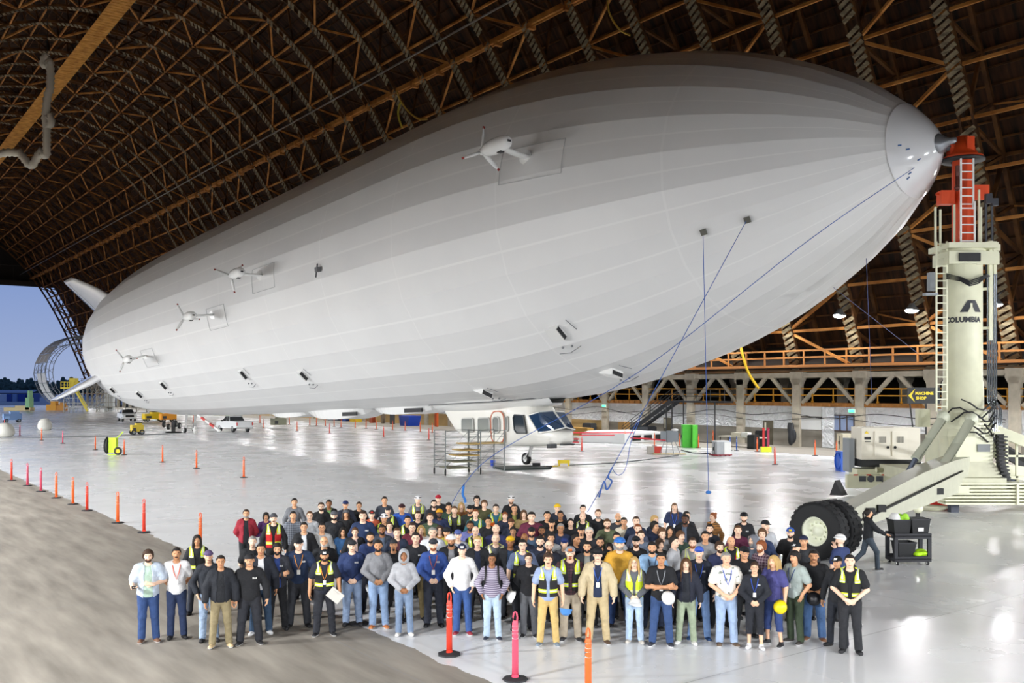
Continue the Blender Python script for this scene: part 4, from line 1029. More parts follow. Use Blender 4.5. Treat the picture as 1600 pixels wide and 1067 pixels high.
def cap_mesh(kind):
    f = hfield()
    if kind in ('cap', 'backcap'):
        skull(f, .02); f.cut(lambda x, y, z: 1.675 - z - y * .12 + 0 * x); sg = -1 if kind == 'cap' else 1
        f.ell((0, sg * .125 + .0, 1.69), (.066, .078, .011), .012)
        f.ell((0, 0.005, 1.768), (.008, .008, .006), .003)
        return fin(f, kind, ((1, lambda x, y, z: (np.abs(x) < .03) & (z > 1.7) & (z < 1.735) & (y * sg > .06)),), 2)
    if kind == 'beanie': skull(f, .024); f.cut(lambda x, y, z: 1.672 - z - y * .25 + 0 * x); f.ell((0, .005, 1.685), (.097, .112, .02), .005); f.cut(lambda x, y, z: 1.665 - z - y * .25 + 0 * x); return fin(f, kind, (), 2)
    if kind == 'helmet':
        f.ell((0, .0, 1.69), (.104, .126, .1), .02); f.cut(lambda x, y, z: 1.685 - z - y * .15 + 0 * x); f.ell((0, -.115, 1.697), (.062, .05, .008), .01); f.ell((0, .0, 1.69), (.108, .13, .008), .006)
        return fin(f, kind, ((1, lambda x, y, z: (z < 1.745) & (z > 1.715) & (np.abs(x) > .02)),), 2)
    if kind == 'hat': f.ell((0, .0, 1.69), (.15, .17, .012), .0); f.ell((0, .0, 1.72), (.085, .1, .065), .01); f.cut(lambda x, y, z: 1.68 - z + 0 * x + 0 * y); return fin(f, kind, (), 2)
    if kind == 'hood':
        skull(f, .036); f.ell((0, .03, 1.56), (.1, .09, .1), .04, .01); f.cut(lambda x, y, z: .074 - np.sqrt(x ** 2 * 1.1 + (y + .1) ** 2 * .45 + (z - 1.63) ** 2 * .62)); return fin(f, kind, (), 2)
def glasses_mesh():
    m = MB()
    for sg in (-1, 1):
        pts = [(sg * .031 + .026 * math.cos(a), -.108, 1.646 + .02 * math.sin(a)) for a in (2 * PI * k / 12 for k in range(13))]
        m.tube(pts, .0016, 4, False); m.tube([(sg * .056, -.106, 1.65), (sg * .08, .0, 1.648)], .0016, 4)
    m.tube([(-.006, -.112, 1.65), (.006, -.112, 1.65)], .0018, 4)
    me = m.mesh('glasses', [BLK]); return me
def lanyard_mesh():
    m = MB(); pts = [(-.075, -.02, 1.475), (-.07, -.1, 1.42), (-.045, -.145, 1.3), (0, -.15, 1.17), (.045, -.145, 1.3), (.07, -.1, 1.42), (.075, -.02, 1.475)]
    m.tube(pts, .008, 5); me = m.mesh('lanyard', [BLUE]); b = MB(); b.box((0, -.158, 1.12), (.06, .008, .09)); return me, b.mesh('badge', [WHT])
def pack_mesh():
    m = MB()
    for sg in (-1, 1): m.tube([(sg * .12, .09, 1.45), (sg * .125, -.02, 1.505), (sg * .13, -.125, 1.38), (sg * .15, -.125, 1.2), (sg * .17, .03, 1.1)], .02, 6)
    m.box((0, .2, 1.25), (.28, .14, .42)); return m.mesh('backpack', [BLK])
def logo_mesh():
    m = MB()
    for k, w_ in enumerate((.012, .02, .01, .016)): m.box((.052 + k * .018, -.123 + k * .004, 1.325), (.012, .022, w_))
    m.box((.08, -.12, 1.308), (.07, .02, .006)); return m.mesh('logo', [WHT])
def helmet_held():
    m = MB(); m.lathe([(.0, .115), (.06, .108), (.105, .06), (.118, .0), (.135, -.012), (.118, -.014), (.1, .0), (.09, .05), (.05, .09), (0, .095)], 20); return m.mesh('held', [WHT])
GEO = {}
def geo(key, fn, *a):
    if key not in GEO: GEO[key] = fn(*a)
    return GEO[key]
def put(name, me, parent, mats):
    o = link(name, me, parent)
    for i, m in enumerate(mats):
        if i < len(o.material_slots): o.material_slots[i].link = 'OBJECT'; o.material_slots[i].material = m
    return o
SKIN = ['f0c8ac', 'dda77f', 'c08a62', '96643f', '5c3a26', 'e8b796']
HAIRC = dict(k='1e1814', b='3f2a1a', n='5f4026', y='c4a063', g='8f8d88', w='d0cdc6', r='8a4a22')
def cloth(c):
    r_, g_, b_ = (int(c[i:i + 2], 16) for i in (0, 2, 4)); y = .3 * r_ + .59 * g_ + .11 * b_; k = .8
    c = '%02x%02x%02x' % tuple(int(y + (v - y) * k) for v in (r_, g_, b_)); return M(c, .88, noise=.12, bump=.75, scale=9)
def plaid(c1, c2, sc_=18):
    k = ('plaid', c1, c2, sc_)
    if k in MATS: return MATS[k]
    m = bpy.data.materials.new('checked_cloth'); m.use_nodes = True; n = m.node_tree; b = n.nodes['Principled BSDF']; L = n.links.new
    t = n.nodes.new('ShaderNodeTexCoord'); s = n.nodes.new('ShaderNodeSeparateXYZ'); L(t.outputs['Object'], s.inputs[0]); out = []
    for ax in ('X', 'Z'):
        a = n.nodes.new('ShaderNodeMath'); a.operation = 'MULTIPLY'; L(s.outputs[ax], a.inputs[0]); a.inputs[1].default_value = sc_
        f = n.nodes.new('ShaderNodeMath'); f.operation = 'FRACT'; L(a.outputs[0], f.inputs[0])
        g = n.nodes.new('ShaderNodeMath'); g.operation = 'GREATER_THAN'; L(f.outputs[0], g.inputs[0]); g.inputs[1].default_value = .55; out.append(g)
    if isinstance(sc_, int): ad = n.nodes.new('ShaderNodeMath'); ad.operation = 'ADD'; L(out[0].outputs[0], ad.inputs[0]); L(out[1].outputs[0], ad.inputs[1]); h_ = n.nodes.new('ShaderNodeMath'); h_.operation = 'MULTIPLY'; L(ad.outputs[0], h_.inputs[0]); h_.inputs[1].default_value = .5; src = h_.outputs[0]
    else: src = out[1].outputs[0]
    x = n.nodes.new('ShaderNodeMix'); x.data_type = 'RGBA'; L(src, x.inputs[0]); x.inputs[6].default_value = lin(c1); x.inputs[7].default_value = lin(c2)
    L(x.outputs[2], b.inputs['Base Color']); b.inputs['Roughness'].default_value = .85; MATS[k] = m; return m
def print_cloth(c1, c2, sc_=14, th=.62):
    k = ('print', c1, c2)
    if k in MATS: return MATS[k]
    m = bpy.data.materials.new('printed_cloth'); m.use_nodes = True; n = m.node_tree; b = n.nodes['Principled BSDF']; L = n.links.new
    t = n.nodes.new('ShaderNodeTexCoord'); z = n.nodes.new('ShaderNodeTexNoise'); z.inputs['Scale'].default_value = sc_; L(t.outputs['Object'], z.inputs[0])
    g = n.nodes.new('ShaderNodeMath'); g.operation = 'GREATER_THAN'; L(z.outputs['Fac'], g.inputs[0]); g.inputs[1].default_value = th
    x = n.nodes.new('ShaderNodeMix'); x.data_type = 'RGBA'; L(g.outputs[0], x.inputs[0]); x.inputs[6].default_value = lin(c1); x.inputs[7].default_value = lin(c2)
    L(x.outputs[2], b.inputs['Base Color']); b.inputs['Roughness'].default_value = .85; MATS[k] = m; return m
LIME = M('d6f028', .6); SILV = M('c9cdc8', .35, .3)
def tint(c):
    if '/' in c:
        a, b, *r = c.split('/'); 
        if r and r[0] == 's': return plaid(a, b, 24.0)
        if r and r[0] == 'p': return print_cloth(a, b)
        return plaid(a, b)
    return cloth(c)
PEOPLE = []
DEPTH = {}
def person(px, py, H, look, label, head=None):
    """px, py: where the photograph shows the top of the head; H: height in metres; look: space separated words
    pose, s<skin>, hair/hat/beard words with :colour, top:colour, over:colour (open jacket), vest:colour, legs:colour, shoes:colour, yaw:degrees"""
    wds = look.split(); opt = {}
    for w_ in wds:
        a, _, b = w_.partition(':'); opt[a] = b
    pose = next((w_ for w_ in wds if w_ in POSES), 'side'); p = POSES[pose]; st = 'push' if pose == 'push' else ('side' if pose in ('cross', 'side', 'raise') else 'x'); q = stance(pose)
    lift = .03 if any(w_ in opt for w_ in ('cap', 'backcap', 'helmet', 'beanie', 'hat', 'hood', 'full', 'curly')) else 0
    s = H / 1.755; top = H + lift * s
    Z = (EYE - top) * FPX / (py - Y0)
    if label in DEPTH:
        Z = DEPTH[label]; top = EYE - (py - Y0) * Z / FPX; s = top / (1.755 + lift)
    X = (px - 800) * Z / FPX
    yaw = float(opt.get('yaw', 0)) * PI / 180 + (-X / Z) * 1.0 * 0
    face = math.atan2(X, Z)      # everybody looks roughly towards the camera
    root = empty('person', (X, Z, 0), -face + yaw if 'free' not in opt else yaw, label, 'person', None, s)
    wd = float(opt.get('w', 1)); root.scale = (s * wd, s * (1 + (wd - 1) * 1.3), s)
    PEOPLE.append(root)
    sk = M(SKIN[int(opt.get('s', 1))], .55, key=('skin', opt.get('s', '1'))); hc = None
    dark = M('1b1411', .5)
    put('body', geo(('b', pose), body_mesh, p, q), root, [sk, M(HAIRC.get(opt.get('hc', 'k'), '17120f'), .8), dark, M('9a5a4c', .6)])
    legc = opt.get('legs', '23262e'); short = legc.endswith('!'); legc = legc.rstrip('!')
    put('trousers', geo(('t', st, short), pants_mesh, q, short), root, [cloth(legc)])
    for s_ in 'RL': put('shoe', geo(('s', st, s_), shoes_mesh, q, s_), root, [M(opt.get('shoes', '1d1d20'), .6), M(opt.get('sole', 'cfcfcf' if opt.get('shoes') else '2a2a2c'), .6)])
    topc = opt.get('top', '1c1e24'); shrt = topc.endswith('!'); topc = topc.rstrip('!')
    jk = opt.get('over')
    if jk: put('shirt', geo(('h', 'under'), shirt_mesh, POSES['back'], None), root, [tint(topc)] * 2)
    else: put('shirt', geo(('h', pose, not shrt), shirt_mesh, p, not shrt), root, [tint(topc), tint(opt.get('chest', topc))])
    if jk:
        js = jk.endswith('!'); put('jacket', geo(('j', pose, not js), shirt_mesh, p, not js, .03, .84, .09, True), root, [tint(jk.rstrip('!'))] * 2)
    if 'vest' in opt:
        v = opt['vest'] or '17181a'; put('vest', geo('v', vest_mesh), root, [M('f26a1e' if v == 'orange' else v, .8), LIME, SILV] if v != 'lime' else [LIME, M('e8ee9a', .5), SILV])
    for k in ('short', 'full', 'curly', 'long', 'wavy', 'bun', 'bob', 'braids', 'pony', 'rim'):
        if k in opt: put('hair', geo(('hair', k), hair, k), root, [M(HAIRC[opt[k] or 'k'], .75, bump=.5, scale=60)])
    for k in ('beard', 'goatee', 'moustache'):
        if k in opt: put(k if k != 'goatee' else 'beard', geo(('hair', k), hair, k), root, [M(HAIRC[opt[k] or 'k'], .8)])
    for k, nm in (('cap', 'cap'), ('backcap', 'cap'), ('beanie', 'beanie'), ('helmet', 'hard_hat'), ('hat', 'brimmed_hat'), ('hood', 'hood')):
        if k in opt:
            c1, _, c2 = opt[k].partition(','); put(nm, geo(('cap', k), cap_mesh, k), root, [M(c1, .4 if k == 'helmet' else .85), M(c2 or c1, .5)])
    if 'specs' in opt: put('glasses', geo('g', glasses_mesh), root, [])
    if 'tag' in opt:
        lm, bm = geo('l', lanyard_mesh); put('lanyard', lm, root, []).data = lm
        o = KIDS[root.name][-1]; o.material_slots[0].link = 'OBJECT'; o.material_slots[0].material = M(opt['tag'] or '1f4fa0', .7)
        put('badge', bm, root, [])
    if 'logo' in opt: put('chest_logo', geo('logo', logo_mesh), root, [])
    if 'pack' in opt: put('backpack', geo('pk', pack_mesh), root, [])
    return root
def spread(rows):
    "keep neighbours apart: slide people a little nearer or farther along their own line of sight"
    P_ = []
    for px, py, H, look, lab in rows:
        lf = .03 if any((' ' + k + ':') in ' ' + look for k in ('cap', 'backcap', 'helmet', 'beanie', 'hat', 'hood', 'full', 'curly')) else 0
        P_.append([(EYE - H * (1 + lf / 1.755)) * FPX / (py - Y0), (px - 800) / FPX, py - Y0, H])
    Z0 = [p[0] for p in P_]
    for it in range(300):
        for i in range(len(P_)):
            for j in range(i):
                a, b = P_[i], P_[j]; dx = a[0] * a[1] - b[0] * b[1]; dz = a[0] - b[0]
                if abs(dx) < .62 and abs(dz) < .42:
                    d = math.hypot(dx / .52, dz / .38)
                    if d < 1:
                        m_ = (1 - d) * .05 + .004; sg = 1 if (dz > 0 or (dz == 0 and i > j)) else -1; a[0] += sg * m_; b[0] -= sg * m_
        for k, p in enumerate(P_):
            lo, hi = (EYE - min(p[3] + .1, 1.95)) * FPX / p[2], (EYE - max(p[3] - .1, 1.5)) * FPX / p[2]; p[0] = min(max(p[0], lo), hi)
    for r, p in zip(rows, P_): DEPTH[r[4]] = p[0]
def held(root, name, me, loc, rot, mats, label, cat, group=None):
    "a thing in a person's hand: a thing of its own"
    bpy.context.view_layer.update() if False else None
    ml = Matrix.LocRotScale(root.location, root.rotation_euler, root.scale)
    o = link(name, me, None, ml @ Vector(loc), (rot[0], rot[1], rot[2] + root.rotation_euler.z))
    for i, m in enumerate(mats): o.material_slots[i].link = 'OBJECT'; o.material_slots[i].material = m
    return tag(o, label, cat, group)
# ---------------------------------------------------------------- the crowd, row by row
CROWD = [
# front row, from the grey floor on the left to the far right
(231.5, 857, 1.78, 'phone full:b beard:b s:0 top:a9c9b4! over:b9c9dc! legs:27457f shoes:6b4a35 w:1.06', 'bearded person in pale green tee and open light blue shirt holding a phone'),
(275.8, 856, 1.78, 'back short:k moustache s:2 top:e6e6e8! legs:22345c tag:e8603a', 'person in white tee with orange lanyard, hands behind back'),
(325.8, 858, 1.76, 'pocket cap:5a4a6e s:5 top:20242f legs:8ea6c6', 'person in purplish cap and dark navy hoodie, light jeans, beside olive trousers'),
(345, 868, 1.74, 'side short:k specs s:2 top:1b1d24 over:1d2029 legs:8a7a55 shoes:c4ae86', 'person in glasses, black jacket with pale armbands and olive khaki trousers'),
(390, 864, 1.72, 'side backcap:1c1c20 specs moustache:g s:1 top:1a1b20 legs:22252d w:1.16 sole:d8d8d8 logo', 'stout person in backwards black cap, glasses and black zip jacket'),
(407.6, 849, 1.78, 'side short:k s:2 top:dcdde0 over:1b1f2c legs:2a4664 shoes:e8e8e8', 'person in white polo under navy jacket wearing white trainers'),
(433, 847, 1.77, 'cross full:k beard:k s:1 top:23408a! over:2c2e38 legs:191b20 logo', 'long haired bearded person in royal blue tee with folded arms'),
(466.6, 839, 1.84, 'side cap:17181c s:0 top:1e3358! legs:32353c tag:d08a3c w:1.12 logo', 'tall person in black cap and navy polo with orange lanyard and badge'),
(507, 857, 1.70, 'side cap:17181c,e8e8e8 beard:k s:2 top:1c2230! vest: legs:23262e tag:d08a3c w:1.06 sole:e0e0e0', 'bearded person in black cap and black reflective vest holding a clipboard'),
(550, 842, 1.76, 'clasp cap:2b2d33 s:0 top:24386c legs:7e96ba w:1.1 sole:2a2a2c logo', 'person in dark cap, navy sweatshirt and light jeans beside the orange post'),
(591, 844, 1.80, 'clasp short:k beard:k s:2 top:7f8086 legs:7f9cc6 shoes:b8703c w:1.05', 'black bearded person in plain grey sweater, light jeans and tan boots'),
(631, 857, 1.70, 'clasp hood:9fa1a5 s:3 top:a4a6aa legs:6f87a8 shoes:d8d4cc', 'person in light grey hoodie with the hood up'),
(677, 840, 1.80, 'clasp cap:34363c beard:r s:0 top:274a9c legs:2c3140 tag:a0503c w:1.08 sole:2a2a2c logo', 'bearded person in dark cap and royal blue jacket with a badge'),
(722, 848, 1.80, 'pocket cap:1b2440,e0e0e0 s:0 top:e9e9ea legs:2f549a shoes:8a2430', 'person in navy cap, white button shirt, blue jeans and red shoes'),
(768.8, 865, 1.68, 'pocket short:k specs s:3 top:6a6078/b4aebc/s legs:a9c2da shoes:23283a pack', 'person in striped knit sweater with backpack straps and pale jeans'),
(826, 864, 1.66, 'back pony:b specs s:0 top:1f2126 legs:5b5d64 sole:d0d0d0 logo', 'smiling person in glasses, black zip jacket and grey trousers holding a helmet'),
(856.4, 863, 1.75, 'side curly:b moustache:b s:5 top:8fa3cc! vest: legs:cda95c shoes:6f7c88', 'moustached person in light blue tee, reflective vest and mustard trousers'),
(891, 852, 1.82, 'pocket cap:8f9196,d07030 goatee:r s:0 top:4a2a33/1f1c22 vest: legs:b3a48c shoes:26262a w:1.12', 'person in grey trucker cap and reflective vest over plaid sleeves'),
(934, 855, 1.82, 'side hat:15161a rim:g specs s:0 top:1d2c4c over:c8b48a legs:c0a878 shoes:4a3626 tag:2f5fb8 w:1.05', 'older person in black hat, tan jacket, navy polo and khaki trousers'),
(991, 870, 1.66, 'clasp wavy:y braids:y specs s:0 top:5c6068 vest:lime legs:a3bedc shoes:b9b2a8', 'person with long blond hair in grey and lime jacket holding a white helmet'),
(1033, 864, 1.76, 'cross short:k s:2 top:17181d! legs:2c4a80 shoes:2a2c36 sole:e8e8e8 chest:1c1d22 tag:8a8d92 w:1.05', 'person in black tee with crossed bare arms holding a white helmet'),
(1072, 872, 1.64, 'side wavy:n braids:n s:0 top:222530 chest:b83038 over:1d2234 legs:93a283 shoes:e4e2dc', 'long haired person in navy hoodie over red printed shirt and sage trousers'),
(1092.4, 852, 1.84, 'side cap:3f5fc0 s:0 top:1c2436 legs:6d92c8 tag:2a52b8 shoes:2a4a78 logo', 'older person in bright blue cap and dark zip jacket with blue lanyard'),
(1134.6, 863, 1.78, 'clasp short:g hc:g s:5 top:e6e4dc/7f857c/p! legs:94add2 shoes:5c4a38 yaw:12 w:1.1 tag:2a52b8', 'grey haired person in white patterned short sleeve shirt and light jeans'),
(1179, 878, 1.62, 'clasp bun:b specs s:5 top:1f232c legs:1e2129! shoes:d8d8d8 tag:2a52b8 logo', 'smiling person in glasses and dark fleece with blue lanyard, cropped black leggings'),
(1209, 868, 1.70, 'side wavy:y s:5 top:4a4a92! legs:2c4384! shoes:1c1c20 yaw:-35', 'blond person in purple tee and blue capri leggings looking aside'),
(1242, 859, 1.78, 'pocket backcap:1b1c20 full:k s:1 top:aebcb6! legs:3a4a32 shoes:3a3632 tag:2a3f78 yaw:-38', 'person in backwards black cap, pale grey green tee and dark green trousers'),
(1271.6, 860, 1.77, 'clasp short:k moustache s:2 top:15171c! legs:436aa0 shoes:7a5236 w:1.16', 'broad smiling person in black tee and blue jeans holding an upturned helmet'),
(1308.4, 867, 1.74, 'side cap:17181c,e8e8e8 s:1 top:24262d legs:262a36 yaw:-25', 'person in black cap and dark long sleeved top behind the last person on the right'),
(1328, 867, 1.80, 'clasp short:k s:0 top:16171c! vest: legs:25262c w:1.08', 'person in black tee, tool belt and lime shouldered vest, rightmost of the front row'),
# second and third rows
(308, 836, 1.72, 'side long:k s:2 top:1d1f25 vest: legs:262a38', 'smiling long black haired person in hi-vis vest behind the purplish cap'),
(394.6, 838, 1.76, 'back short:g hc:g s:0 top:1b1d22! legs:1f2228', 'grey haired person in black tee behind the white polo'),
(427.5, 801, 1.80, 'side beanie:4a4b50 moustache:n s:0 top:1d1e24 vest:b81c1c legs:1d1f24', 'moustached person in grey beanie wearing a red hi-vis vest'),
(475, 816, 1.76, 'side short:k specs s:1 top:cfd4da over:1c1d22 legs:23252c', 'person in glasses and black fleece jacket behind the tall navy polo'),
(506.5, 838, 1.74, 'side rim:w beard:w specs s:1 top:1b1d23 legs:2a2d34 w:1.08', 'bald person with white goatee and glasses in black hoodie'),
(503, 817, 1.74, 'side short:k specs s:1 top:b4b4b2 legs:2b2e38', 'dark haired person in glasses and light grey sweater in the third row'),
(536, 824, 1.62, 'phone long:k specs s:1 top:2b5f9a legs:24283a', 'long dark haired person in glasses and bright blue jacket holding a snack'),
(554.7, 824, 1.66, 'side bun:n s:0 top:c9a8a4 over:20232a legs:23262e', 'fair haired person with a pale pink scarf and dark jacket'),
(578.5, 832, 1.75, 'cross short:k beard:k s:1 top:253a70! legs:24283a', 'dark haired person in navy tee with folded arms behind the grey sweater'),
(597, 820, 1.76, 'side short:k beard:k s:3 top:5f6f88 over:38404e legs:2a2d36', 'bearded person in open dark jacket over blue grey shirt behind the navy tee'),
(615, 841, 1.74, 'side backcap:26272c goatee s:2 top:24262c legs:17181c', 'person with backwards dark cap and goatee in black polo behind the hood'),
(649.5, 832, 1.86, 'side short:k specs s:0 top:22252c legs:6b5a34 logo', 'tall smiling person in glasses, black overshirt and olive brown trousers'),
(620.4, 825, 1.76, 'side short:n s:0 top:5a2836 over:26324a legs:25272d', 'brown haired person in navy jacket over maroon top'),
(608.7, 815, 1.66, 'side bun:b specs s:0 top:8f86a0 legs:2a2d36', 'pale person in glasses with lavender grey scarf behind the maroon top'),
(658, 821, 1.64, 'side wavy:y s:0 top:e2ddd8 legs:3a3d46', 'long blond haired person in white top between the red shirt and white shirt'),
(676, 824, 1.80, 'side short:g s:0 top:dfe3ea legs:2b2e38 w:1.14', 'broad grey haired person in white shirt behind the royal blue jacket'),
(644, 817, 1.76, 'side short:b specs s:0 top:8a2c40 legs:2a2d36', 'laughing person in glasses and crimson shirt'),
(705, 834.5, 1.76, 'side helmet:ececec,dcdcdc beard:k s:2 top:8a8c90 over:1d1e23 legs:23262c w:1.1', 'bearded person in plain white hard hat and black jacket'),
(715.6, 826, 1.78, 'side cap:50609a s:0 top:a4abb8 legs:2c303a', 'person in faded blue cap and grey top right of the white hard hat'),
(746, 838, 1.80, 'side short:y specs s:0 top:202c4a over:1f2127 legs:282b33', 'light haired person in glasses, navy tee and open black jacket'),
(774.6, 834, 1.78, 'side rim:g s:0 top:5a5f6a vest:lime legs:8a7a5a w:1.1', 'balding grey haired person in bright lime vest behind the striped sweater'),
(797.4, 836, 1.74, 'side cap:e0b01c s:3 top:2a4468 over:24262c legs:2a2d36 w:1.08', 'dark bearded person in yellow cap and open black jacket'),
(816.5, 843, 1.84, 'side short:k specs s:0 top:5f7199! vest: legs:22252c', 'tall person in glasses, slate blue tee and reflective vest'),
(858, 844, 1.78, 'side rim:n beard:n specs s:0 top:23283a legs:24272f w:1.08', 'bald person in rimmed glasses and dark quilted jacket'),
(844, 838, 1.78, 'side short:k beard:k s:0 top:1f2a44 legs:262932 w:1.1', 'black bearded person in navy top with lime shoulder patch'),
(882, 839, 1.70, 'side cap:1f2f66 s:0 top:53565e legs:24272f', 'person in navy cap and charcoal jacket behind the grey trucker cap'),
(899.5, 835, 1.76, 'side short:k s:2 top:1c2438! legs:23262e yaw:55', 'dark haired person in navy tee turned sideways to the right'),
(917.4, 846, 1.76, 'side short:k beard:k s:1 top:8d8f86 over:24262e legs:23252c', 'smiling bearded person in dark jacket left of the black hat'),
(937.8, 839, 1.76, 'side short:k beard:k specs s:1 top:23252b legs:23252c', 'dark haired person in glasses directly behind the black hat'),
(952, 849, 1.62, 'side bob:k s:1 top:5c2430 over:1f2026 legs:23252c', 'dark bobbed haired person peering out between black hat and blue hard hat'),
(968.3, 839, 1.82, 'side helmet:3f7fd0,2c62b4 beard:g s:0 top:e0a01c legs:24427a w:1.15', 'person in blue hard hat and orange and grey fleece'),
(994, 836, 1.78, 'side cap:16171b beard:n s:0 top:17191e chest:2f5a48 legs:24272f', 'bearded person in black cap and black sweatshirt beside the blue hard hat'),
(1019, 847, 1.78, 'side short:k beard:k s:1 top:86b0dc! legs:222f4a w:1.08 tag:2c3a5c', 'smiling bearded person in light blue polo'),
(1031, 841, 1.64, 'side curly:b bob:b s:0 top:26282e legs:24272f yaw:30', 'curly haired person in dark top looking right behind the blue polo'),
(1053, 838, 1.80, 'side short:k s:0 top:bfc1c5 legs:2f3238 yaw:60 free', 'person in pale grey sweatshirt seen in profile facing right'),
(1082, 840, 1.76, 'side short:b beard:r s:0 top:9a9c9e vest:lime legs:26282e', 'red bearded person in pale lime vest behind the bright blue cap'),
(1102, 830, 1.78, 'side short:k s:1 top:9d9fa3 legs:2a2d33', 'black haired person in grey hoodie in the third row'),
(1124.5, 844, 1.76, 'side full:b beard:b s:0 top:28305a legs:26282e yaw:15', 'wavy brown haired bearded person in dark blue top behind the patterned shirt'),
(1142.5, 838, 1.76, 'side s:1 top:1e2026 vest:a81f22 legs:26282e yaw:15', 'bald person in black top with red vest'),
(1163, 852, 1.78, 'cross cap:16171b specs s:1 top:1c1e24! legs:1c1e24 yaw:15 w:1.12 logo', 'person in black cap and dark glasses with crossed arms'),
(1189.4, 843, 1.80, 'side full:r beard:r s:0 top:4a2c40/96848c legs:2a2c33 yaw:-40', 'red bearded person in wine and grey plaid shirt facing left'),
(1177, 835, 1.74, 'side hood:6d7078 beard:g s:0 top:5f6a7c legs:2a2d36 yaw:-45', 'person with dark grey hood up looking left'),
(1191, 824, 1.80, 'side full:n s:0 top:2a3c66 legs:2a2d36', 'wavy brown haired person in navy jacket behind the plaid shirt'),
(1153, 821, 1.78, 'side short:n s:0 top:6a2344 legs:2a2d36', 'young person in maroon hooded top'),
(1235, 822.5, 1.80, 'side cap:2350a8,e0c020 beard:k s:0 top:1b1c20! legs:2a2c33', 'black bearded person in blue and yellow cap and black tee'),
(1255.7, 835, 1.78, 'side backcap:1e2440 s:1 top:33363a! legs:26282e w:1.1', 'person in navy backwards cap and charcoal tee beside the big wheel'),
(1245, 846, 1.66, 'side cap:17181c,e0e0e0 s:5 top:1d1f26 legs:24262c yaw:-40', 'person in black logo cap looking left below the blue and yellow cap'),
(1313, 834, 1.80, 'raise helmet:ececec,c0c0c0 beard:n s:0 top:28386c! legs:26282e free yaw:215', 'person in white helmet and blue tee turned away with one hand raised'),
# back rows, left part
(384.7, 796, 1.74, 'back short:b beard:g specs s:1 top:1e2028 over:a81e30 legs:1f2127 sole:d0d0d0', 'person in open red jacket over black tee at the left end of the back row'),
(415.7, 801, 1.60, 'cross bob:k s:1 top:5a2f74 legs:24262e', 'black bobbed haired person in purple jacket with folded arms'),
(460, 778.5, 1.78, 'side short:k s:1 top:777a80 legs:2a2d36', 'dark haired person in plain grey sweatshirt standing tallest at the back left'),
(458, 799, 1.76, 'side short:k s:1 top:4d525c/858b95 legs:23252c', 'black haired person in grey checked shirt'),
(484, 799, 1.74, 'phone short:n specs s:0 top:b9bdc2 legs:2a2d36', 'person in glasses and pale grey hoodie raising a hand'),
(501.8, 785, 1.78, 'side short:b beard:b specs s:0 top:191a1e legs:23252c', 'brown bearded person in glasses and black jacket in the back row'),
(514, 781, 1.76, 'side short:k s:3 top:6a9a4c over:1c1e22 legs:23252c', 'close cropped person in dark jacket over green tee'),
(522, 797, 1.76, 'side cap:5c5e64 beard:k s:0 top:24262d legs:23252c w:1.08', 'black bearded person in grey cap and charcoal sweater'),
(540, 781, 1.74, 'side cap:1e2e5a s:1 top:24283a legs:23252c', 'person in navy cap and dark jacket in the back row'),
(540.6, 795, 1.64, 'side beanie:5a5c60 long:b s:1 top:1b1c20 legs:23252c', 'long dark haired person in grey beanie and black hoodie'),
(561, 784, 1.66, 'side bun:b s:1 top:1b1c20 legs:23252c', 'person with tied back hair in black jacket at the back'),
(567, 799, 1.84, 'side short:b s:0 top:1f3560 legs:26282e w:1.15 logo', 'large person in navy v-neck sweater'),
(581, 796, 1.66, 'side cap:1c1d22,c03020 s:0 top:c8502c legs:23252c', 'person in black cap with bright orange scarf'),
(600.8, 776, 1.78, 'side short:k s:1 top:3b4350 legs:26282e', 'black haired person in dark grey denim jacket at the back'),
(606, 790, 1.74, 'side cap:34363c s:0 top:2a2c33 vest: legs:26282e', 'person in dark cap and hi-vis vest behind the striped helmet'),
(600, 802, 1.72, 'side helmet:eeeeee,16171a s:1 top:24262c vest: legs:26282e', 'person in white helmet with black stripes and hi-vis vest, left of the blue tee'),
(628, 786, 1.76, 'side cap:3a1c22 s:1 top:2b62d8! legs:26282e w:1.06 logo', 'person in maroon cap and bright blue tee'),
(653, 774, 1.78, 'side helmet:eeeeee,16171a s:0 top:6a6d75 vest: legs:26282e', 'person in white and black helmet and hi-vis vest below the orange cone'),
(637, 806, 1.70, 'side short:k s:1 top:1d1f24 vest: legs:26282e', 'black haired person in hi-vis vest turned under the blue tee'),
(653, 799, 1.76, 'side short:b specs s:0 top:1d2230 legs:26282e', 'person in glasses and dark navy jacket below the vested helmet wearer'),
(678, 781, 1.78, 'side short:k beard:b s:0 top:24262d legs:26282e', 'dark haired bearded person in black jacket left of the red cap'),
(685, 772, 1.78, 'side cap:a81c30 s:0 top:24262d legs:26282e', 'person in bright red cap and black hoodie at the back'),
(672, 802, 1.76, 'side short:n specs s:0 top:2f4030/4a5a42 legs:26282e', 'person in glasses and dark green plaid shirt'),
(686.6, 794, 1.74, 'side beanie:d89a1e beard:k s:4 top:24305a chest:a82838 legs:26282e', 'dark skinned bearded person in mustard beanie'),
(701, 785, 1.70, 'side curly:k s:1 top:2c4a36 legs:26282e', 'curly black haired person in dark green jacket'),
(710, 791, 1.78, 'side short:n s:0 top:3a3c40 vest: legs:26282e', 'short haired person in hi-vis vest beside the dark green jacket'),
(721, 785, 1.64, 'side wavy:y s:0 top:8a5a30/6a4020 legs:26282e', 'long fair haired person in brown checked top'),
(734, 788, 1.74, 'side cap:17181c beard:k s:1 top:2c3a30 legs:26282e', 'bearded person in black cap and dark green vest top'),
(745, 774, 1.76, 'side curly:k specs s:0 top:1b1c20 legs:26282e', 'curly black haired person in glasses and black top at the back'),
(756.6, 780, 1.74, 'side full:n s:0 top:4a4a26 legs:26282e', 'wavy brown haired person in olive fleece at the back'),
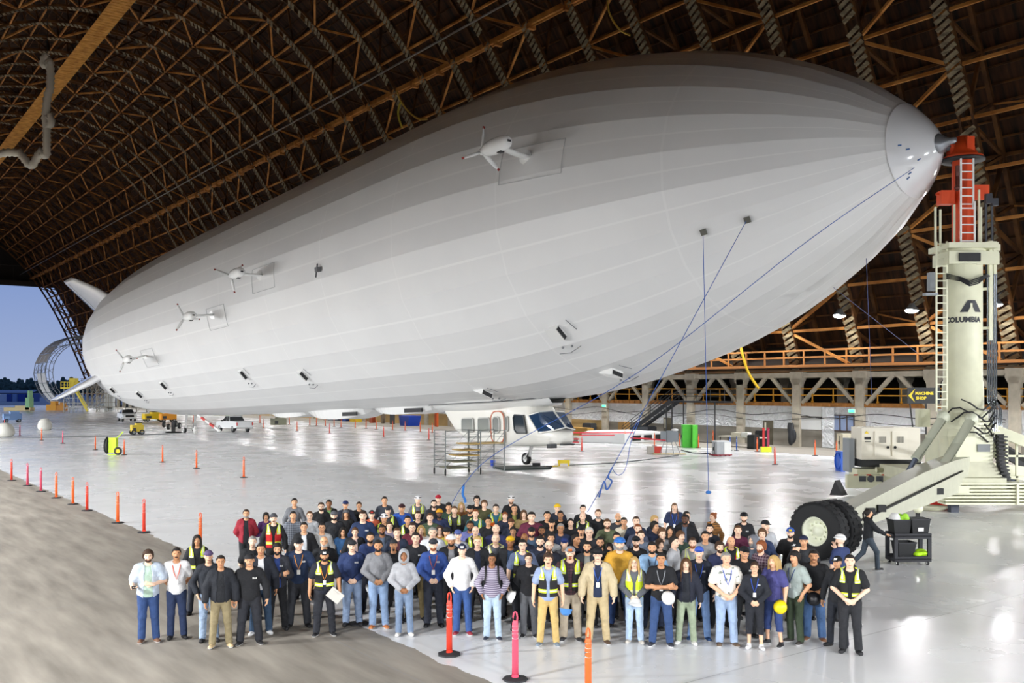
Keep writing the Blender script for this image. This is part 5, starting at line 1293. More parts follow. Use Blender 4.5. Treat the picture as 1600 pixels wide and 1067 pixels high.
(775, 788, 1.76, 'side short:k s:0 top:2a6f8a vest:orange legs:26282e', 'black haired person in teal shirt with reflective straps'),
(789, 800, 1.60, 'side bun:r s:0 top:232a44 legs:26282e', 'reddish haired person in navy top right of the teal shirt'),
(798.8, 773.5, 1.78, 'side helmet:e8e8e8,16171a beard:n s:0 top:17181c legs:26282e', 'person in white and black helmet and all black shirt at the back'),
(803.7, 788, 1.78, 'side short:k specs s:1 top:a8a848 over:1d1f24 legs:26282e', 'dark haired person in glasses, black jacket over mustard green shirt'),
(818.5, 797, 1.64, 'side long:n s:0 top:b09458 legs:26282e', 'long haired person in tan jacket beside the maroon sweater'),
(798.8, 808.5, 1.66, 'side cap:5a3a26 s:1 top:28304a legs:26282e', 'laughing person in brown cap and navy top'),
(801.6, 823, 1.64, 'side bun:k s:1 top:1d2028 legs:26282e', 'dark haired smiling person above the yellow cap'),
(830.6, 800, 1.84, 'side short:k s:0 top:6c1e3c legs:26282e w:1.15', 'large person in maroon sweater'),
(830.6, 822, 1.72, 'side cap:1a1b20 beard:k s:1 top:3d5a78 legs:26282e', 'bearded person in black cap in front of the maroon sweater'),
(846.6, 822, 1.72, 'side short:k beard:k s:3 top:2a2f40 legs:26282e', 'dark skinned short haired person left of the glasses and navy shirt'),
(819.6, 833, 1.74, 'side s:3 top:26304a legs:26282e', 'bald person in navy behind the tall slate blue tee'),
(743, 796, 1.76, 'side short:r s:0 top:24606c vest: legs:26282e', 'reddish haired person in teal top and hi-vis vest'),
(734.7, 814, 1.76, 'side short:k beard:k s:3 top:7f86d8 legs:26282e w:1.06', 'dark bearded person in lavender shirt'),
(743, 822, 1.78, 'side rim:g specs s:0 top:24262d vest: legs:26282e', 'bald person in glasses and hi-vis vest beside the lavender shirt'),
(763, 808, 1.68, 'side short:k specs s:1 top:1c1e22 legs:26282e', 'dark haired person in glasses and black shirt under the teal shirt'),
(775, 819, 1.78, 'side rim:g s:0 top:2c3468 legs:26282e w:1.1', 'bald pink faced person in blue top'),
(687, 821, 1.62, 'side wavy:b specs s:0 top:c08038 legs:26282e', 'dark haired person in glasses and orange tan top'),
(698, 823, 1.68, 'side hat:1a1b1f moustache s:1 top:d8d83c legs:26282e', 'moustached person in dark brimmed hat and yellow top'),
# back rows, middle and right part
(855, 799, 1.74, 'side short:k s:1 top:17181c! legs:23252c w:1.12', 'dark haired person in black tee left of the yellow beanie'),
(871, 786, 1.76, 'side beanie:e0b81e s:0 top:1f2638 legs:23252c', 'person in yellow beanie and dark navy sweater at the back'),
(875.7, 798, 1.72, 'side bun:k s:2 top:1a1b1f legs:23252c', 'black haired person in black just below the yellow beanie'),
(862, 809, 1.72, 'side cap:1a1b1f goatee s:1 top:17181c! legs:23252c', 'person in black cap and black tee in front of the yellow beanie'),
(891.6, 810, 1.64, 'side bun:k s:0 top:1a1b20 legs:23252c', 'smiling dark haired person in black top left of the bald vest wearer'),
(911, 789, 1.76, 'side short:k s:0 top:1c1e24 legs:23252c', 'black haired person in dark top behind the bald vest wearer'),
(910.4, 800.5, 1.78, 'side rim:g s:0 top:1c1e24 vest: legs:23252c', 'bald person in black top and hi-vis vest in the back row'),
(934.7, 796, 1.80, 'side short:n beard:g s:0 top:1c1e24 legs:23252c', 'grey bearded person in black polo at the back'),
(876, 818, 1.76, 'side short:g specs s:2 top:24345a! legs:23252c logo', 'grey haired person in glasses and navy work shirt'),
(861, 831, 1.70, 'side curly:k s:1 top:a2a5a8 legs:23252c', 'curly black haired person in light grey top'),
(908, 820, 1.70, 'side cap:18191d goatee s:1 top:24262c legs:23252c', 'person in black cap and black top left of the red faced glasses wearer'),
(920.6, 824, 1.78, 'side short:w specs s:0 top:24262e legs:23252c w:1.1', 'white haired pink faced person in glasses'),
(948.8, 811, 1.78, 'side short:n beard:n s:0 top:5f6a48 legs:23252c w:1.05', 'brown bearded person in olive green sweater'),
(965.7, 801.5, 1.76, 'side beard:k s:1 top:3a3d44 legs:23252c', 'bald bearded person in dark grey shirt at the back'),
(975, 808.5, 1.74, 'side short:k s:1 top:d6cdb4 legs:23252c', 'short black haired person in cream hoodie'),
(963.6, 832, 1.72, 'side short:k s:1 top:a8aaae legs:23252c', 'black haired person in grey top behind the blue hard hat'),
(994, 807, 1.78, 'side short:b s:0 top:22304e legs:23252c', 'short brown haired person in navy right of the cream hoodie'),
(997, 819, 1.74, 'side short:r beard:r s:0 top:4a5068 legs:23252c', 'red haired person in slate top below the short brown hair'),
(1001.6, 829, 1.74, 'side short:b s:0 top:6a7a94 legs:23252c', 'person in pale denim shirt above the black capped black sweatshirt'),
(1022.8, 813, 1.76, 'side full:k specs s:1 top:1f2c4c legs:23252c yaw:55', 'black haired person in glasses and navy jacket in profile'),
(1023, 804, 1.72, 'side full:y s:0 top:24304a legs:23252c yaw:40', 'fair haired person half hidden behind the navy jacket in profile'),
(1034.5, 824, 1.76, 'side curly:n s:0 top:8a8d92 legs:23252c yaw:25', 'brown haired person in grey top leaning right'),
(1047, 822, 1.66, 'side long:k s:1 top:1c1e24 legs:23252c', 'black haired person in black left of the olive coloured profile'),
(1053.8, 786, 1.70, 'side braids:n s:0 top:24345a! legs:24262e tag:2a52b8', 'person with two long braids in navy tee standing behind the crowd'),
(1071, 804, 1.80, 'side short:k beard:k s:4 top:5a6a82 over:16171c legs:23252c w:1.1 yaw:-15', 'dark skinned person in black open jacket beside the braids'),
(1073, 799, 1.80, 'side short:k s:0 top:24262c legs:23252c yaw:30', 'dark haired person hidden behind the open black jacket'),
(1063.5, 828, 1.74, 'side full:n s:0 top:3f5c4c legs:23252c yaw:40', 'wavy brown haired person in dark green jacket looking right'),
(1114, 801, 1.66, 'back bun:r s:0 top:b07a3c/2a2420/s legs:23252c free yaw:-60', 'person with hair bun in brown and black striped top facing left'),
(1109, 819, 1.76, 'side short:k beard:k s:0 top:1d2230 legs:23252c', 'dark bearded person in black below the striped top'),
(1162.5, 800, 1.76, 'cross helmet:17181c,2a2a2e beard:n s:0 top:1a1c22 legs:23252c logo', 'bearded person in black helmet and black jacket with folded arms'),
(1196, 811, 1.84, 'side cap:17181c s:0 top:b9bcc0 legs:23252c yaw:30 w:1.05', 'tall older person in black cap and light grey top'),
]
spread(CROWD)
for px, py, H, look, lab in CROWD: person(px, py, H, look, lab)
byl = {o['label']: o for o in PEOPLE}
def who(s): return next(o for o in PEOPLE if s in o['label'])
HM_ = helmet_held()
def held_helmet(w_, loc, rot, col, label):
    m = HM_; return held(who(w_), 'hard_hat', m, loc, rot, [M(col, .4)], label, 'helmet')
held_helmet('crossed bare arms holding', (.13, -.3, .98), (1.2, .2, .3), 'e6e8e6', 'white climbing helmet dangling below the crossed bare arms')
held_helmet('blond hair in grey and lime', (.02, -.3, .86), (-.5, .2, 0), 'f0f0ee', 'white helmet held in front of lime jacket and pale jeans')
held_helmet('blond person in purple', (.28, -.2, .83), (1.35, 0, .2), 'efd51c', 'round yellow hard hat held beside blue capri leggings')
held_helmet('upturned helmet', (.0, -.3, .88), (1.5, 0, 0), '17181c', 'black helmet held upturned in front of blue jeans')
held_helmet('grey trousers holding', (-.34, -.1, .86), (.2, -1.1, 0), 'f0f0ee', 'white and black helmet held beside grey trousers')
held_helmet('mustard trousers', (.34, -.12, .72), (2.9, .1, 0), '4a86c8', 'light blue helmet hanging beside mustard trousers')
held_helmet('sweatshirt and light jeans', (.33, -.12, .74), (.3, 1.0, 0), 'e6e8e6', 'white helmet hanging behind the orange post beside light jeans')
m = MB(); m.box((0, 0, 0), (.075, .15, .012)); held(who('holding a phone'), 'mobile_phone', m.mesh('p', [BLK]), (-.24, -.36, 1.135), (0.1, 0, 0), [], 'black phone held in front of the open light blue shirt', 'phone')
m = MB(); m.box((0, 0, 0), (.3, .02, .22)); m.box((-.04, -.02, .06), (.1, .02, .03)); held(who('holding a clipboard'), 'clipboard', m.mesh('c', [M('d8d4cc', .6)]), (.2, -.2, .86), (0.2, .7, .2), [], 'pale clipboard held against black reflective vest and dark trousers', 'clipboard')
pusher = person(1357, 795, 1.66, 'push pony:k s:1 top:17191f legs:333f4c free yaw:90 shoes:1d1d20', 'dark haired person in black sweater and dark trousers pushing the bin cart')
# ---------------------------------------------------------------- everything else on the floor
def atu(px, u, z=None, py=None):
    "point of the upright plane u (hangar axes) that the photograph shows at px"
    k = (px - 800) / FPX; t = u * (HC - k * HS) / (HS + k * HC); p = hg(u, t); 
    if z is None: z = EYE - (py - Y0) * p.y / FPX
    return Vector((p.x, p.y, z))
def atut(px, u): k = (px - 800) / FPX; return u * (HC - k * HS) / (HS + k * HC)
def delineator_meshes():
    b = MB(); b.lathe([(0, .045), (.07, .05), (.1, .045), (.215, .03), (.22, .0), (0, 0)], 8, smooth=False)
    p = MB(); p.tube([(0, 0, .04), (0, 0, .12), (0, 0, .95), (0, 0, 1.0)], [.065, .055, .052, .04], 12)
    l = MB(); l.tube([(-.03, 0, .98), (-.036, 0, 1.06), (-.022, 0, 1.13), (0, 0, 1.15), (.022, 0, 1.13), (.036, 0, 1.06), (.03, 0, .98)], .015, 8)
    r = MB(); r.tube([(0, 0, .70), (0, 0, .79)], .0565, 12, False); r2 = MB(); r2.tube([(0, 0, .84), (0, 0, .92)], .0555, 12, False)
    return b.mesh('base', [M('2a2b2e', .8)]), p.mesh('post', [ORG]), l.mesh('loop', [ORG]), r.mesh('band', [WHT]), r2.mesh('band', [WHT])
DL = delineator_meshes()
DCOL = dict(o='f2682a', r='e0402c', p='d8506a', b='2458b0')
def delineator(px, py, c, label, group=None, lean=0.0):
    o = empty('delineator_post', G(px, py), R.uniform(0, 1), label, 'traffic post', group); o.rotation_euler.x = lean
    cm = M(DCOL[c], .45)
    put('base', DL[0], o, []); put('post', DL[1], o, [cm]); put('handle_loop', DL[2], o, [cm]); put('reflective_band', DL[3], o, []); put('reflective_band', DL[4], o, [])
    return o
for a in (
    (702, 1023, 'r', 'red orange post on a black base in front of the red shoes'),
    (805, 1062, 'p', 'faded pink post on a black base in front of the striped sweater'),
    (919, 1096, 'o', 'orange looped post in front of the tan jacket, cut by the bottom edge'),
    (561, 975, 'o', 'orange white banded post standing among the front row beside the grey sweater'),
    (497, 935, 'o', 'orange post partly hidden behind the black vest and clipboard'),
    (313, 860, 'o', 'orange post rising behind the smiling long haired vest wearer'),
    (225, 832, 'r', 'red post on the paint edge, nearest of the open row at left'),
    (184, 817, 'o', 'orange post on the paint edge, second of the row at left'),
    (136, 798, 'r', 'red orange post on the paint edge, third of the row at left'),
    (114, 788, 'o', 'orange looped post on the paint edge, fourth of the row at left'),
    (88, 778, 'o', 'orange yellow banded post on the paint edge, fifth of the row at left'),
    (64, 768, 'p', 'pinkish post on the paint edge, sixth of the row at left'),
    (43, 759, 'p', 'pink post on the paint edge, seventh of the row at left'),
    (18, 751, 'r', 'red post on the paint edge, farthest of the row at left'),
    (254, 722, 'o', 'orange post on white floor left of the two others before the tail'),
    (307, 732, 'o', 'orange post on white floor, middle of the three before the tail'),
    (381, 746, 'o', 'orange post on white floor, nearest of the three before the tail'),
    (194, 711, 'o', 'orange post right beside the lime hose cart'),
    (149, 703, 'o', 'orange post left of the lime hose cart'),
    (98, 693, 'p', 'pink post on white floor below the pale weight block'),
    (65, 688, 'o', 'orange post just in front of the rounded weight block'),
    (31, 681, 'p', 'pink post between the two pale weight blocks'),
    (7, 670, 'r', 'red post behind the square weight block at the left edge'),
    (515, 677, 'r', 'red post on white floor under the belly, left of three'),
    (599.5, 683, 'r', 'red post on white floor under the belly, middle of three'),
    (670, 687.5, 'r', 'red post on white floor left of the scaffold'),
    (464, 673.5, 'o', 'orange post right of the grey tank under the belly'),
    (412, 669, 'o', 'orange post just right of the white pickup'),
    (302, 661, 'o', 'orange post behind the red and white tow bar'),
    (909, 705, 'r', 'red post standing in front of the white trough'),
    (976.6, 692.5, 'o', 'orange post against the middle of the white trough'),
    (870, 687.5, 'o', 'orange post by the red tape just right of the gondola nose'),
    (894, 688.5, 'o', 'orange post left of the white trough by the red tape'),
    (1022.5, 697, 'o', 'orange post behind the red and white block'),
    (1062, 698, 'o', 'orange post left of the green cabinets'),
    (1091.5, 700, 'o', 'orange post right of the green cabinets'),
    (1114, 692, 'o', 'orange post behind the white electrical cabinet'),
    (1140.6, 704, 'b', 'blue post just right of the white electrical cabinet'),
    (1151, 704, 'b', 'blue post farther right of the white electrical cabinet'),
    (1183, 706, 'o', 'orange post left of the red posts with yellow feet'),
    (1211, 726, 'r', 'leaning red post on white floor in front of the yellow feet'),
    (1273.5, 712, 'o', 'orange post in front of the grey wall, left of the beige cooler'),
    (1307, 713.5, 'o', 'orange post beside the beige cooler'),
    (1410, 712, 'o', 'orange post behind the mast base'),
): delineator(*a, lean=-.06 if a[0] == 1211 else 0)
for px, py in ((484, 664.3), (494.5, 665), (508.5, 665.7), (522, 666.6), (533, 667.5), (555, 668.6), (572, 669.6), (588, 670.7), (613.5, 672), (633, 673.2), (656.5, 674.7), (675.5, 676.3), (452, 663), (406, 661)):
    delineator(px, py, 'o', 'orange post in the long row before the tan boarded wall', 'posts along the boarded wall')
cn = MB(); cn.lathe([(.2, .0), (.2, .03), (.14, .04), (.03, .7), (0, .71)], 16); cn.mi = 1; cn.lathe([(.098, .3), (.075, .45)], 16)
tag(cn.build('traffic_cone', [ORG, WHT], None, G(653, 806)), 'orange traffic cone behind the white and black helmet', 'traffic cone')
for px, c in ((1193, 'c82a2a'), (1200.5, 'a82a4a')):
    o = empty('bollard_stand', G(px, 706), 0, 'red post with yellow foot, %s of the pair' % ('left' if px < 1195 else 'right'), 'post')
    m = MB(); m.box((0, 0, .2), (.4, .4, .4)); link('foot', m.mesh('f', [M('e6f01e', .5)]), o); m = MB(); m.cyl((0, 0, .4), .09, 1.3, 10); m.cyl((0, 0, 1.7), .1, .2, 10); link('post', m.mesh('p', [M(c, .5)]), o)
# pickups
def pickup(loc, rz, label):
    r_ = empty('pickup_truck', loc, rz, label, 'pickup truck'); W = M('eceef0', .25, coat=.5); 
    def P2(n, m, mat, par=r_): return link(n, m.mesh(n, [mat]), par)
    def side(pts, hw, inset=0.0): m = MB(); m.prism([(-hw, p[0], p[1]) for p in pts], (0, 0, 0), (2 * hw, 0, 0)); return m
    P2('body', side([(-2.9, .55), (-2.95, 1.0), (-2.8, 1.12), (-1.35, 1.22), (.85, 1.22), (.87, 1.28), (2.9, 1.28), (2.95, .6), (2.4, .5), (-2.5, .45)], .98), W)
    c = MB(); vs = []
    for y, z, hw in ((-1.4, 1.2, .93), (-.6, 1.85, .76), (.35, 1.88, .76), (.86, 1.22, .9)): vs += [(-hw, y, z), (hw, y, z)]
    c.add(vs, [(0, 1, 3, 2), (2, 3, 5, 4), (4, 5, 7, 6), (0, 2, 4, 6), (1, 7, 5, 3)]); cab = P2('cab', c, W)
    GLS = glassm('23282d', .05, .9)
    for s in (-1, 1):
        m = MB(); m.add([(s * .945, -1.2, 1.27), (s * .79, -.58, 1.77), (s * .785, -.1, 1.79), (s * .93, -.1, 1.27)], [(0, 1, 2, 3)]); P2('window', m, GLS, cab)
        m = MB(); m.add([(s * .935, 0, 1.27), (s * .785, 0, 1.79), (s * .785, .33, 1.79), (s * .925, .7, 1.27)], [(0, 1, 2, 3)]); P2('window', m, GLS, cab)
        m = MB(); m.box((s * .85, -2.93, .88), (.26, .06, .2)); P2('headlight', m, M('d8dde2', .1)); m = MB(); m.box((s * .92, 2.94, .98), (.12, .06, .34)); P2('tail_light', m, RED)
        m = MB(); m.box((s * 1.08, -.95, 1.3), (.18, .12, .2)); P2('wing_mirror', m, BLK)
        for y in (-1.95, 1.75):
            t, h = wheel_mb((s * .86, y, .4), .4, .26); w_ = P2('wheel', t, TYRE); P2('hub', h, GREY, w_)
    m = MB(); m.add([(-.84, -1.33, 1.3), (.84, -1.33, 1.3), (.7, -.68, 1.82), (-.7, -.68, 1.82)], [(0, 1, 2, 3)]); P2('windscreen', m, GLS, cab)
    m = MB(); m.add([(-.74, .5, 1.75), (.74, .5, 1.75), (.86, .82, 1.32), (-.86, .82, 1.32)], [(3, 2, 1, 0)]); P2('rear_window', m, GLS, cab)
    m = MB(); m.box((0, -2.96, .85), (1.2, .06, .34)); P2('grille', m, BLK); m = MB(); m.box((0, 2.98, .55), (1.9, .16, .18)); P2('bumper', m, M('c8ccd0', .2, .8))
    m = MB(); m.box((0, 2.96, .95), (1.5, .03, .5)); P2('tailgate', m, W); m = MB(); m.box((0, 1.9, 1.29), (1.6, 1.9, .02)); P2('load_bed', m, BLK)
    return r_
pt = G(366, 674.5); pickup(pt, HTH + PI + .05, 'white pickup seen from behind, hitched to the tow bar under the belly')
pt = G(198, 658); pickup(pt, HTH - .1, 'white pickup facing the camera below the tail')
tb = MB(); a = Vector((-37.2, 109.5, 2.6)); b = G(343, 673, .9); n = 7
for i in range(n):
    tb.mi = i % 2; tb.bar(a.lerp(b, i / n), a.lerp(b, (i + 1) / n), .2)
t_ = tb.build('tow_bar', [WHT, RED]); tag(t_, 'red and white striped tow bar from the tail gear to the pickup', 'tow bar')
wt, wh = wheel_mb((0, 0, 0), .45, .2); o = link('support_wheel', wt.mesh('w', [WHT]), t_, G(305, 672, .45)); m = MB(); m.bar(G(305, 672, .45), G(305, 672, 1.9), .1); link('wheel_leg', m.mesh('l', [WHT]), t_)
# tail stand on the floor
st = empty('tail_dolly', G(271, 676), 0, 'black wheeled dolly under the tail landing gear', 'dolly')
m = MB(); m.cyl((0, 0, 0), .9, .12, 16); m.bar((0, 0, .1), (0, 0, 1.2), .35); link('stand', m.mesh('s', [BLK]), st)
for i, (x, z) in enumerate(((-1.0, .95), (-.5, .7), (.35, 1.0), (.75, .8))):
    t, h = wheel_mb((x, -.2, z), .34, .25); w_ = link('wheel', t.mesh('t', [TYRE]), st); link('hub', h.mesh('h', [WHT]), w_)
# scaffold beside the gondola
SA = Vector((-4.5, 54.8, 0)); S1 = Vector((.87, .49, 0)); S2 = Vector((.49, -.87, 0)); GAL = M('8a8f8e', .4, .6)
def scaffold(name, A, L_, Wd, hs, plats, label, wheels=True, rungs=.32):
    r_ = empty(name, A, 0, label, 'scaffold'); ux, uy = S1, S2
    for i, (x, y) in enumerate(((0, 0), (0, Wd), (L_, Wd), (L_, 0))):
        p = ux * x + uy * y; m = MB(); m.tube([p + Vector((0, 0, .1)), p + Vector((0, 0, hs))], .036, 8); link('standard', m.mesh('s', [GAL]), r_)
        if wheels:
            t, h = wheel_mb(p + Vector((0, 0, .2)), .2, .08); w_ = link('caster', t.mesh('t', [TYRE]), r_); link('hub', h.mesh('h', [GREY]), w_)
    for x in (0, L_):
        m = MB(); z = .45
        while z < hs: m.tube([ux * x + Vector((0, 0, z)), ux * x + uy * Wd + Vector((0, 0, z))], .022, 6); z += rungs
        link('end_rungs', m.mesh('r', [GAL]), r_)
    for y in (0, Wd):
        m = MB()
        for z in (.45, hs * .33, hs * .5, hs * .66, hs - .4, hs - .02): m.tube([uy * y + Vector((0, 0, z)), uy * y + ux * L_ + Vector((0, 0, z))], .022, 6)
        m.tube([uy * y + Vector((0, 0, .5)), uy * y + ux * L_ + Vector((0, 0, hs - .1))], .02, 6); link('ledger_and_brace', m.mesh('b', [GAL]), r_)
    for z, x0, x1 in plats:
        m = MB()
        for k in range(3): m.box(ux * (x0 + x1) / 2 + uy * (Wd * (k + .5) / 3) + Vector((0, 0, z)), ((x1 - x0), Wd / 3.2, .06), math.atan2(ux.y, ux.x))
        link('plank_deck', m.mesh('p', [M('b89a5c', .8) if z > 1 else M('8f8c74', .8)]), r_)
    return r_
scaffold('rolling_scaffold', SA, 2.25, 1.5, 2.55, ((.4, .3, 1.6), (.75, .6, 2.0), (1.1, .9, 2.2), (1.4, 1.1, 2.25), (1.75, 1.4, 2.25)), 'grey rolling scaffold with stair planks left of the cabin door')
scaffold('access_platform', SA + S1 * 2.4 + S2 * -.4, 1.75, 1.3, 2.5, ((1.72, 0, 1.75),), 'grey scaffold platform set at the cabin door', False, .6)
m = MB(); m.lathe([(.0, 0), (.13, 0), (.17, .36), (.16, .36), (.12, .02), (0, .02)], 14); tag(m.build('bucket', [M('2a4ec0', .5)], None, G(770, 728)), 'small blue bucket beneath the scaffold platform', 'bucket')
m = MB(); m.box((0, 0, .05), (3.0, 2.2, .1), .35); tag(m.build('floor_plate', [M('2f3a36', .7)], None, G(815, 732)), 'dark green plate under the nose wheel', 'plate')
m = MB(); m.box((0, 0, .14), (.5, .4, .28)); m.bar((-.9, .1, .05), (1.0, -.2, .05), .1); tag(m.build('wheel_chock', [BLK], None, G(838, 730)), 'black chock beside the nose wheel', 'chock')
m = MB(); m.box((0, 0, .28), (.75, .3, .2)); m.box((-.3, 0, .12), (.1, .25, .24)); m.box((.3, 0, .12), (.1, .25, .24)); tag(m.build('cable_reel', [YEL], None, G(881, 728)), 'yellow power reel on the white floor right of the nose wheel', 'power reel')
def cable(name, pts, r, col, label, cat='cable'):
    m = MB(); P_ = []
    for i in range(len(pts) - 1):
        for q in range(6):
            t = q / 6; p0, p1, p2, p3 = (Vector(pts[max(0, min(len(pts) - 1, i + d))]) for d in (-1, 0, 1, 2))
            P_.append(.5 * ((2 * p1) + (p2 - p0) * t + (2 * p0 - 5 * p1 + 4 * p2 - p3) * t * t + (3 * p1 - p0 - 3 * p2 + p3) * t ** 3))
    P_.append(Vector(pts[-1])); m.tube(P_, r, 6); return tag(m.build(name, [M(col, .6)]), label, cat)
cable('power_cable', [G(841, 731, .03), G(858, 729, .03), G(872, 728, .03)], .05, 'e0c020', 'yellow cable lying between chock and reel')
cable('power_cable', [G(888, 727, .03), G(900, 726, .03), G(960, 723, .03), G(1010, 718, .03), G(1060, 711, .03)], .03, '4a4d52', 'long grey cable across the white floor from the reel')
cable('floor_cable', [G(0, 684, .03), G(60, 683.5, .03), G(130, 682, .03), G(200, 680, .03), G(262, 678, .03)], .04, '5a5d62', 'dark cable across the white floor towards the tail dolly')
cable('floor_cable', [G(1065, 703, .03), G(1080, 707, .03), G(1095, 708, .03), G(1110, 709, .03)], .05, '2a2c30', 'black cable between the tripod boxes and the white cabinet')
# tethers
def hp(y, a): return HM @ hullp(y, rad(a), .06)
cable('tether_rope', [hp(7.95, 62.9), (hp(7.95, 62.9) + G(1107, 769)) / 2, G(1107, 769, .02)], .015, '2f5aa8', 'blue tether hanging straight down from the bow fitting', 'rope')
cable('tether_rope', [hp(6.19, 61.9), D(957, 730, 36), D(935, 770, 34), G(918, 800, .02)], .015, '2f5aa8', 'blue tether slanting from the upper bow fitting to behind the crowd', 'rope')
cable('tether_rope', [HM @ Vector((-1.0, .7, -1.0)), D(1260, 378, 36.6), D(1000, 580, 39), D(783, 703, 41), D(725, 757, 41), G(702, 795, .02)], .015, '2f5aa8', 'long blue rope from the nose cone down across the gondola', 'rope')
cable('tether_rope', [D(957, 733, 36), D(965, 742, 36), D(974, 738, 36), D(980, 722, 36.2), D(986, 690, 36.5), D(1000, 655, 37)], .014, '2f5aa8', 'loose loop of blue rope hanging beside the slanting tether', 'rope')
cable('tether_rope', [HM @ Vector((.0, 3.6, -3.4)), D(1362, 618, 52)], .013, '3a4a7c', 'thin dark blue line from the bow to the mezzanine right', 'rope')
cable('tether_rope', [HM @ Vector((1.0, 6.0, -5.0)), D(1434, 552, 60)], .013, '3a4a7c', 'thin line crossing towards the orange handrail at right', 'rope')
cable('rope_bundle', [G(1107, 769, 1.1), G(1105, 769, .8), G(1109, 769, .6), G(1106, 769, .25)], .07, '1f6fc0', 'bright blue knotted tail of the straight hanging tether', 'rope')
cable('rope_bundle', [D(725, 757, 41), D(723, 772, 41), D(727, 783, 41), D(724, 798, 41)], .06, '1f6fc0', 'blue rope tail dangling from the long nose rope', 'rope')
cable('rope_bundle', [D(957, 730, 36), D(950, 745, 35.6), D(956, 752, 35.4), D(948, 765, 35), D(944, 752, 35.2), D(936, 776, 34)], .03, '2f62b4', 'knotted blue rope coils near the foot of the slanting tether', 'rope')
# bin cart with its load
cg = G(1419, 880); cart = empty('utility_cart', cg, .06, 'black two shelf utility cart pushed by the walking person', 'cart')
GR2 = M('2a2b30', .7)
for z, n_ in ((.14, 'lower_shelf'), (.78, 'upper_shelf')): m = MB(); m.box((0, 0, z), (1.05, .6, .1)); m.box((0, -.28, z + .05), (1.05, .04, .1)); m.box((0, .28, z + .05), (1.05, .04, .1)); link(n_, m.mesh('s', [GR2]), cart)
for x in (-.48, .48):
    for y in (-.25, .25):
        m = MB(); m.box((x, y, .46), (.1, .08, .62)); link('corner_post', m.mesh('p', [GR2]), cart)
        t, h = wheel_mb((x * .9, y, .06), .075, .05); w_ = link('caster', t.mesh('t', [BLK]), cart); link('caster_hub', h.mesh('h', [WHT]), w_)
m = MB(); m.bar((-.5, -.2, .82), (-.82, -.2, .9), .05); m.bar((-.5, .2, .82), (-.82, .2, .9), .05); m.bar((-.82, -.25, .9), (-.82, .25, .9), .05); link('handle', m.mesh('h', [GR2]), cart)
def tote(loc, s, label, lid=False):
    o = empty('storage_tote', cg + Vector(loc), .06, label, 'storage bin'); m = MB(); h = .38 * s; w0, w1 = .2 * s, .245 * s
    vs = [(-w0, -w0 * .9, 0), (w0, -w0 * .9, 0), (w0, w0 * .9, 0), (-w0, w0 * .9, 0), (-w1, -w1 * .9, h), (w1, -w1 * .9, h), (w1, w1 * .9, h), (-w1, w1 * .9, h)]
    m.add(vs, [(3, 2, 1, 0), (0, 1, 5, 4), (1, 2, 6, 5), (2, 3, 7, 6), (3, 0, 4, 7)]); link('tub', m.mesh('t', [BLK]), o)
    m = MB()
    for a, b in ((4, 5), (5, 6), (6, 7), (7, 4)): m.bar(vs[a], vs[b], .035)
    link('rim', m.mesh('r', [GR2]), o)
    if lid: m = MB(); m.box((0, 0, h), (w1 * 2, w1 * 1.8, .03)); link('lid', m.mesh('l', [GR2]), o); m = MB(); m.box((.0, -w0 * .98, h * .35), (.16, .02, .1)); link('paper_label', m.mesh('p', [WHT]), o)
    return o
tote((-.26, 0, .84), 1.05, 'open black tote with helmet and lime bag on the cart top'); tote((.25, 0, .84), 1.1, 'lidded black tote with white label on the cart top', True); tote((-.12, .02, .2), 1.05, 'black tote on the lower shelf of the cart')
def blob(name, loc, r, sq, col, label, cat, seed=1):
    f = Field((-r * 1.6,) * 3, (r * 1.6,) * 3, r / 9); q = random.Random(seed)
    for _ in range(9): f.ell((q.uniform(-.6, .6) * r * sq[0], q.uniform(-.6, .6) * r * sq[1], q.uniform(-.4, .5) * r * sq[2]), (r * .55 * sq[0], r * .5 * sq[1], r * .5 * sq[2]), r * .12)
    me, _ = f.mesh(name); me.materials.append(M(col, .6)); return tag(link(name, me, None, loc), label, cat)
blob('lime_bag', cg + Vector((-.15, -.02, 1.3)), .15, (1, 1, .8), '9ed83a', 'bright lime bag in the open tote', 'bag')
blob('lime_vest_bundle', cg + Vector((.28, -.05, .3)), .2, (1.1, 1, .6), 'b8f01e', 'crumpled lime vest on the lower cart shelf', 'vest', 4)
o = link('hard_hat', HM_, None, cg + Vector((-.38, 0, 1.27))); o.scale = (1.3,) * 3; tag(o, 'white helmet lying in the open tote', 'helmet'); o.material_slots[0].link = 'OBJECT'; o.material_slots[0].material = WHT
blob('red_tarp', G(1492, 800) + Vector((0, .9, .16)), .42, (1.3, .8, .45), 'd4241c', 'bright red bundle on the floor under the mast beam', 'bundle', 2)
blob('sand_bag', G(1462, 800) + Vector((0, .2, .14)), .5, (1.5, .6, .3), 'c9c7ae', 'pale sacking on the floor by the jack pad', 'sack', 3)
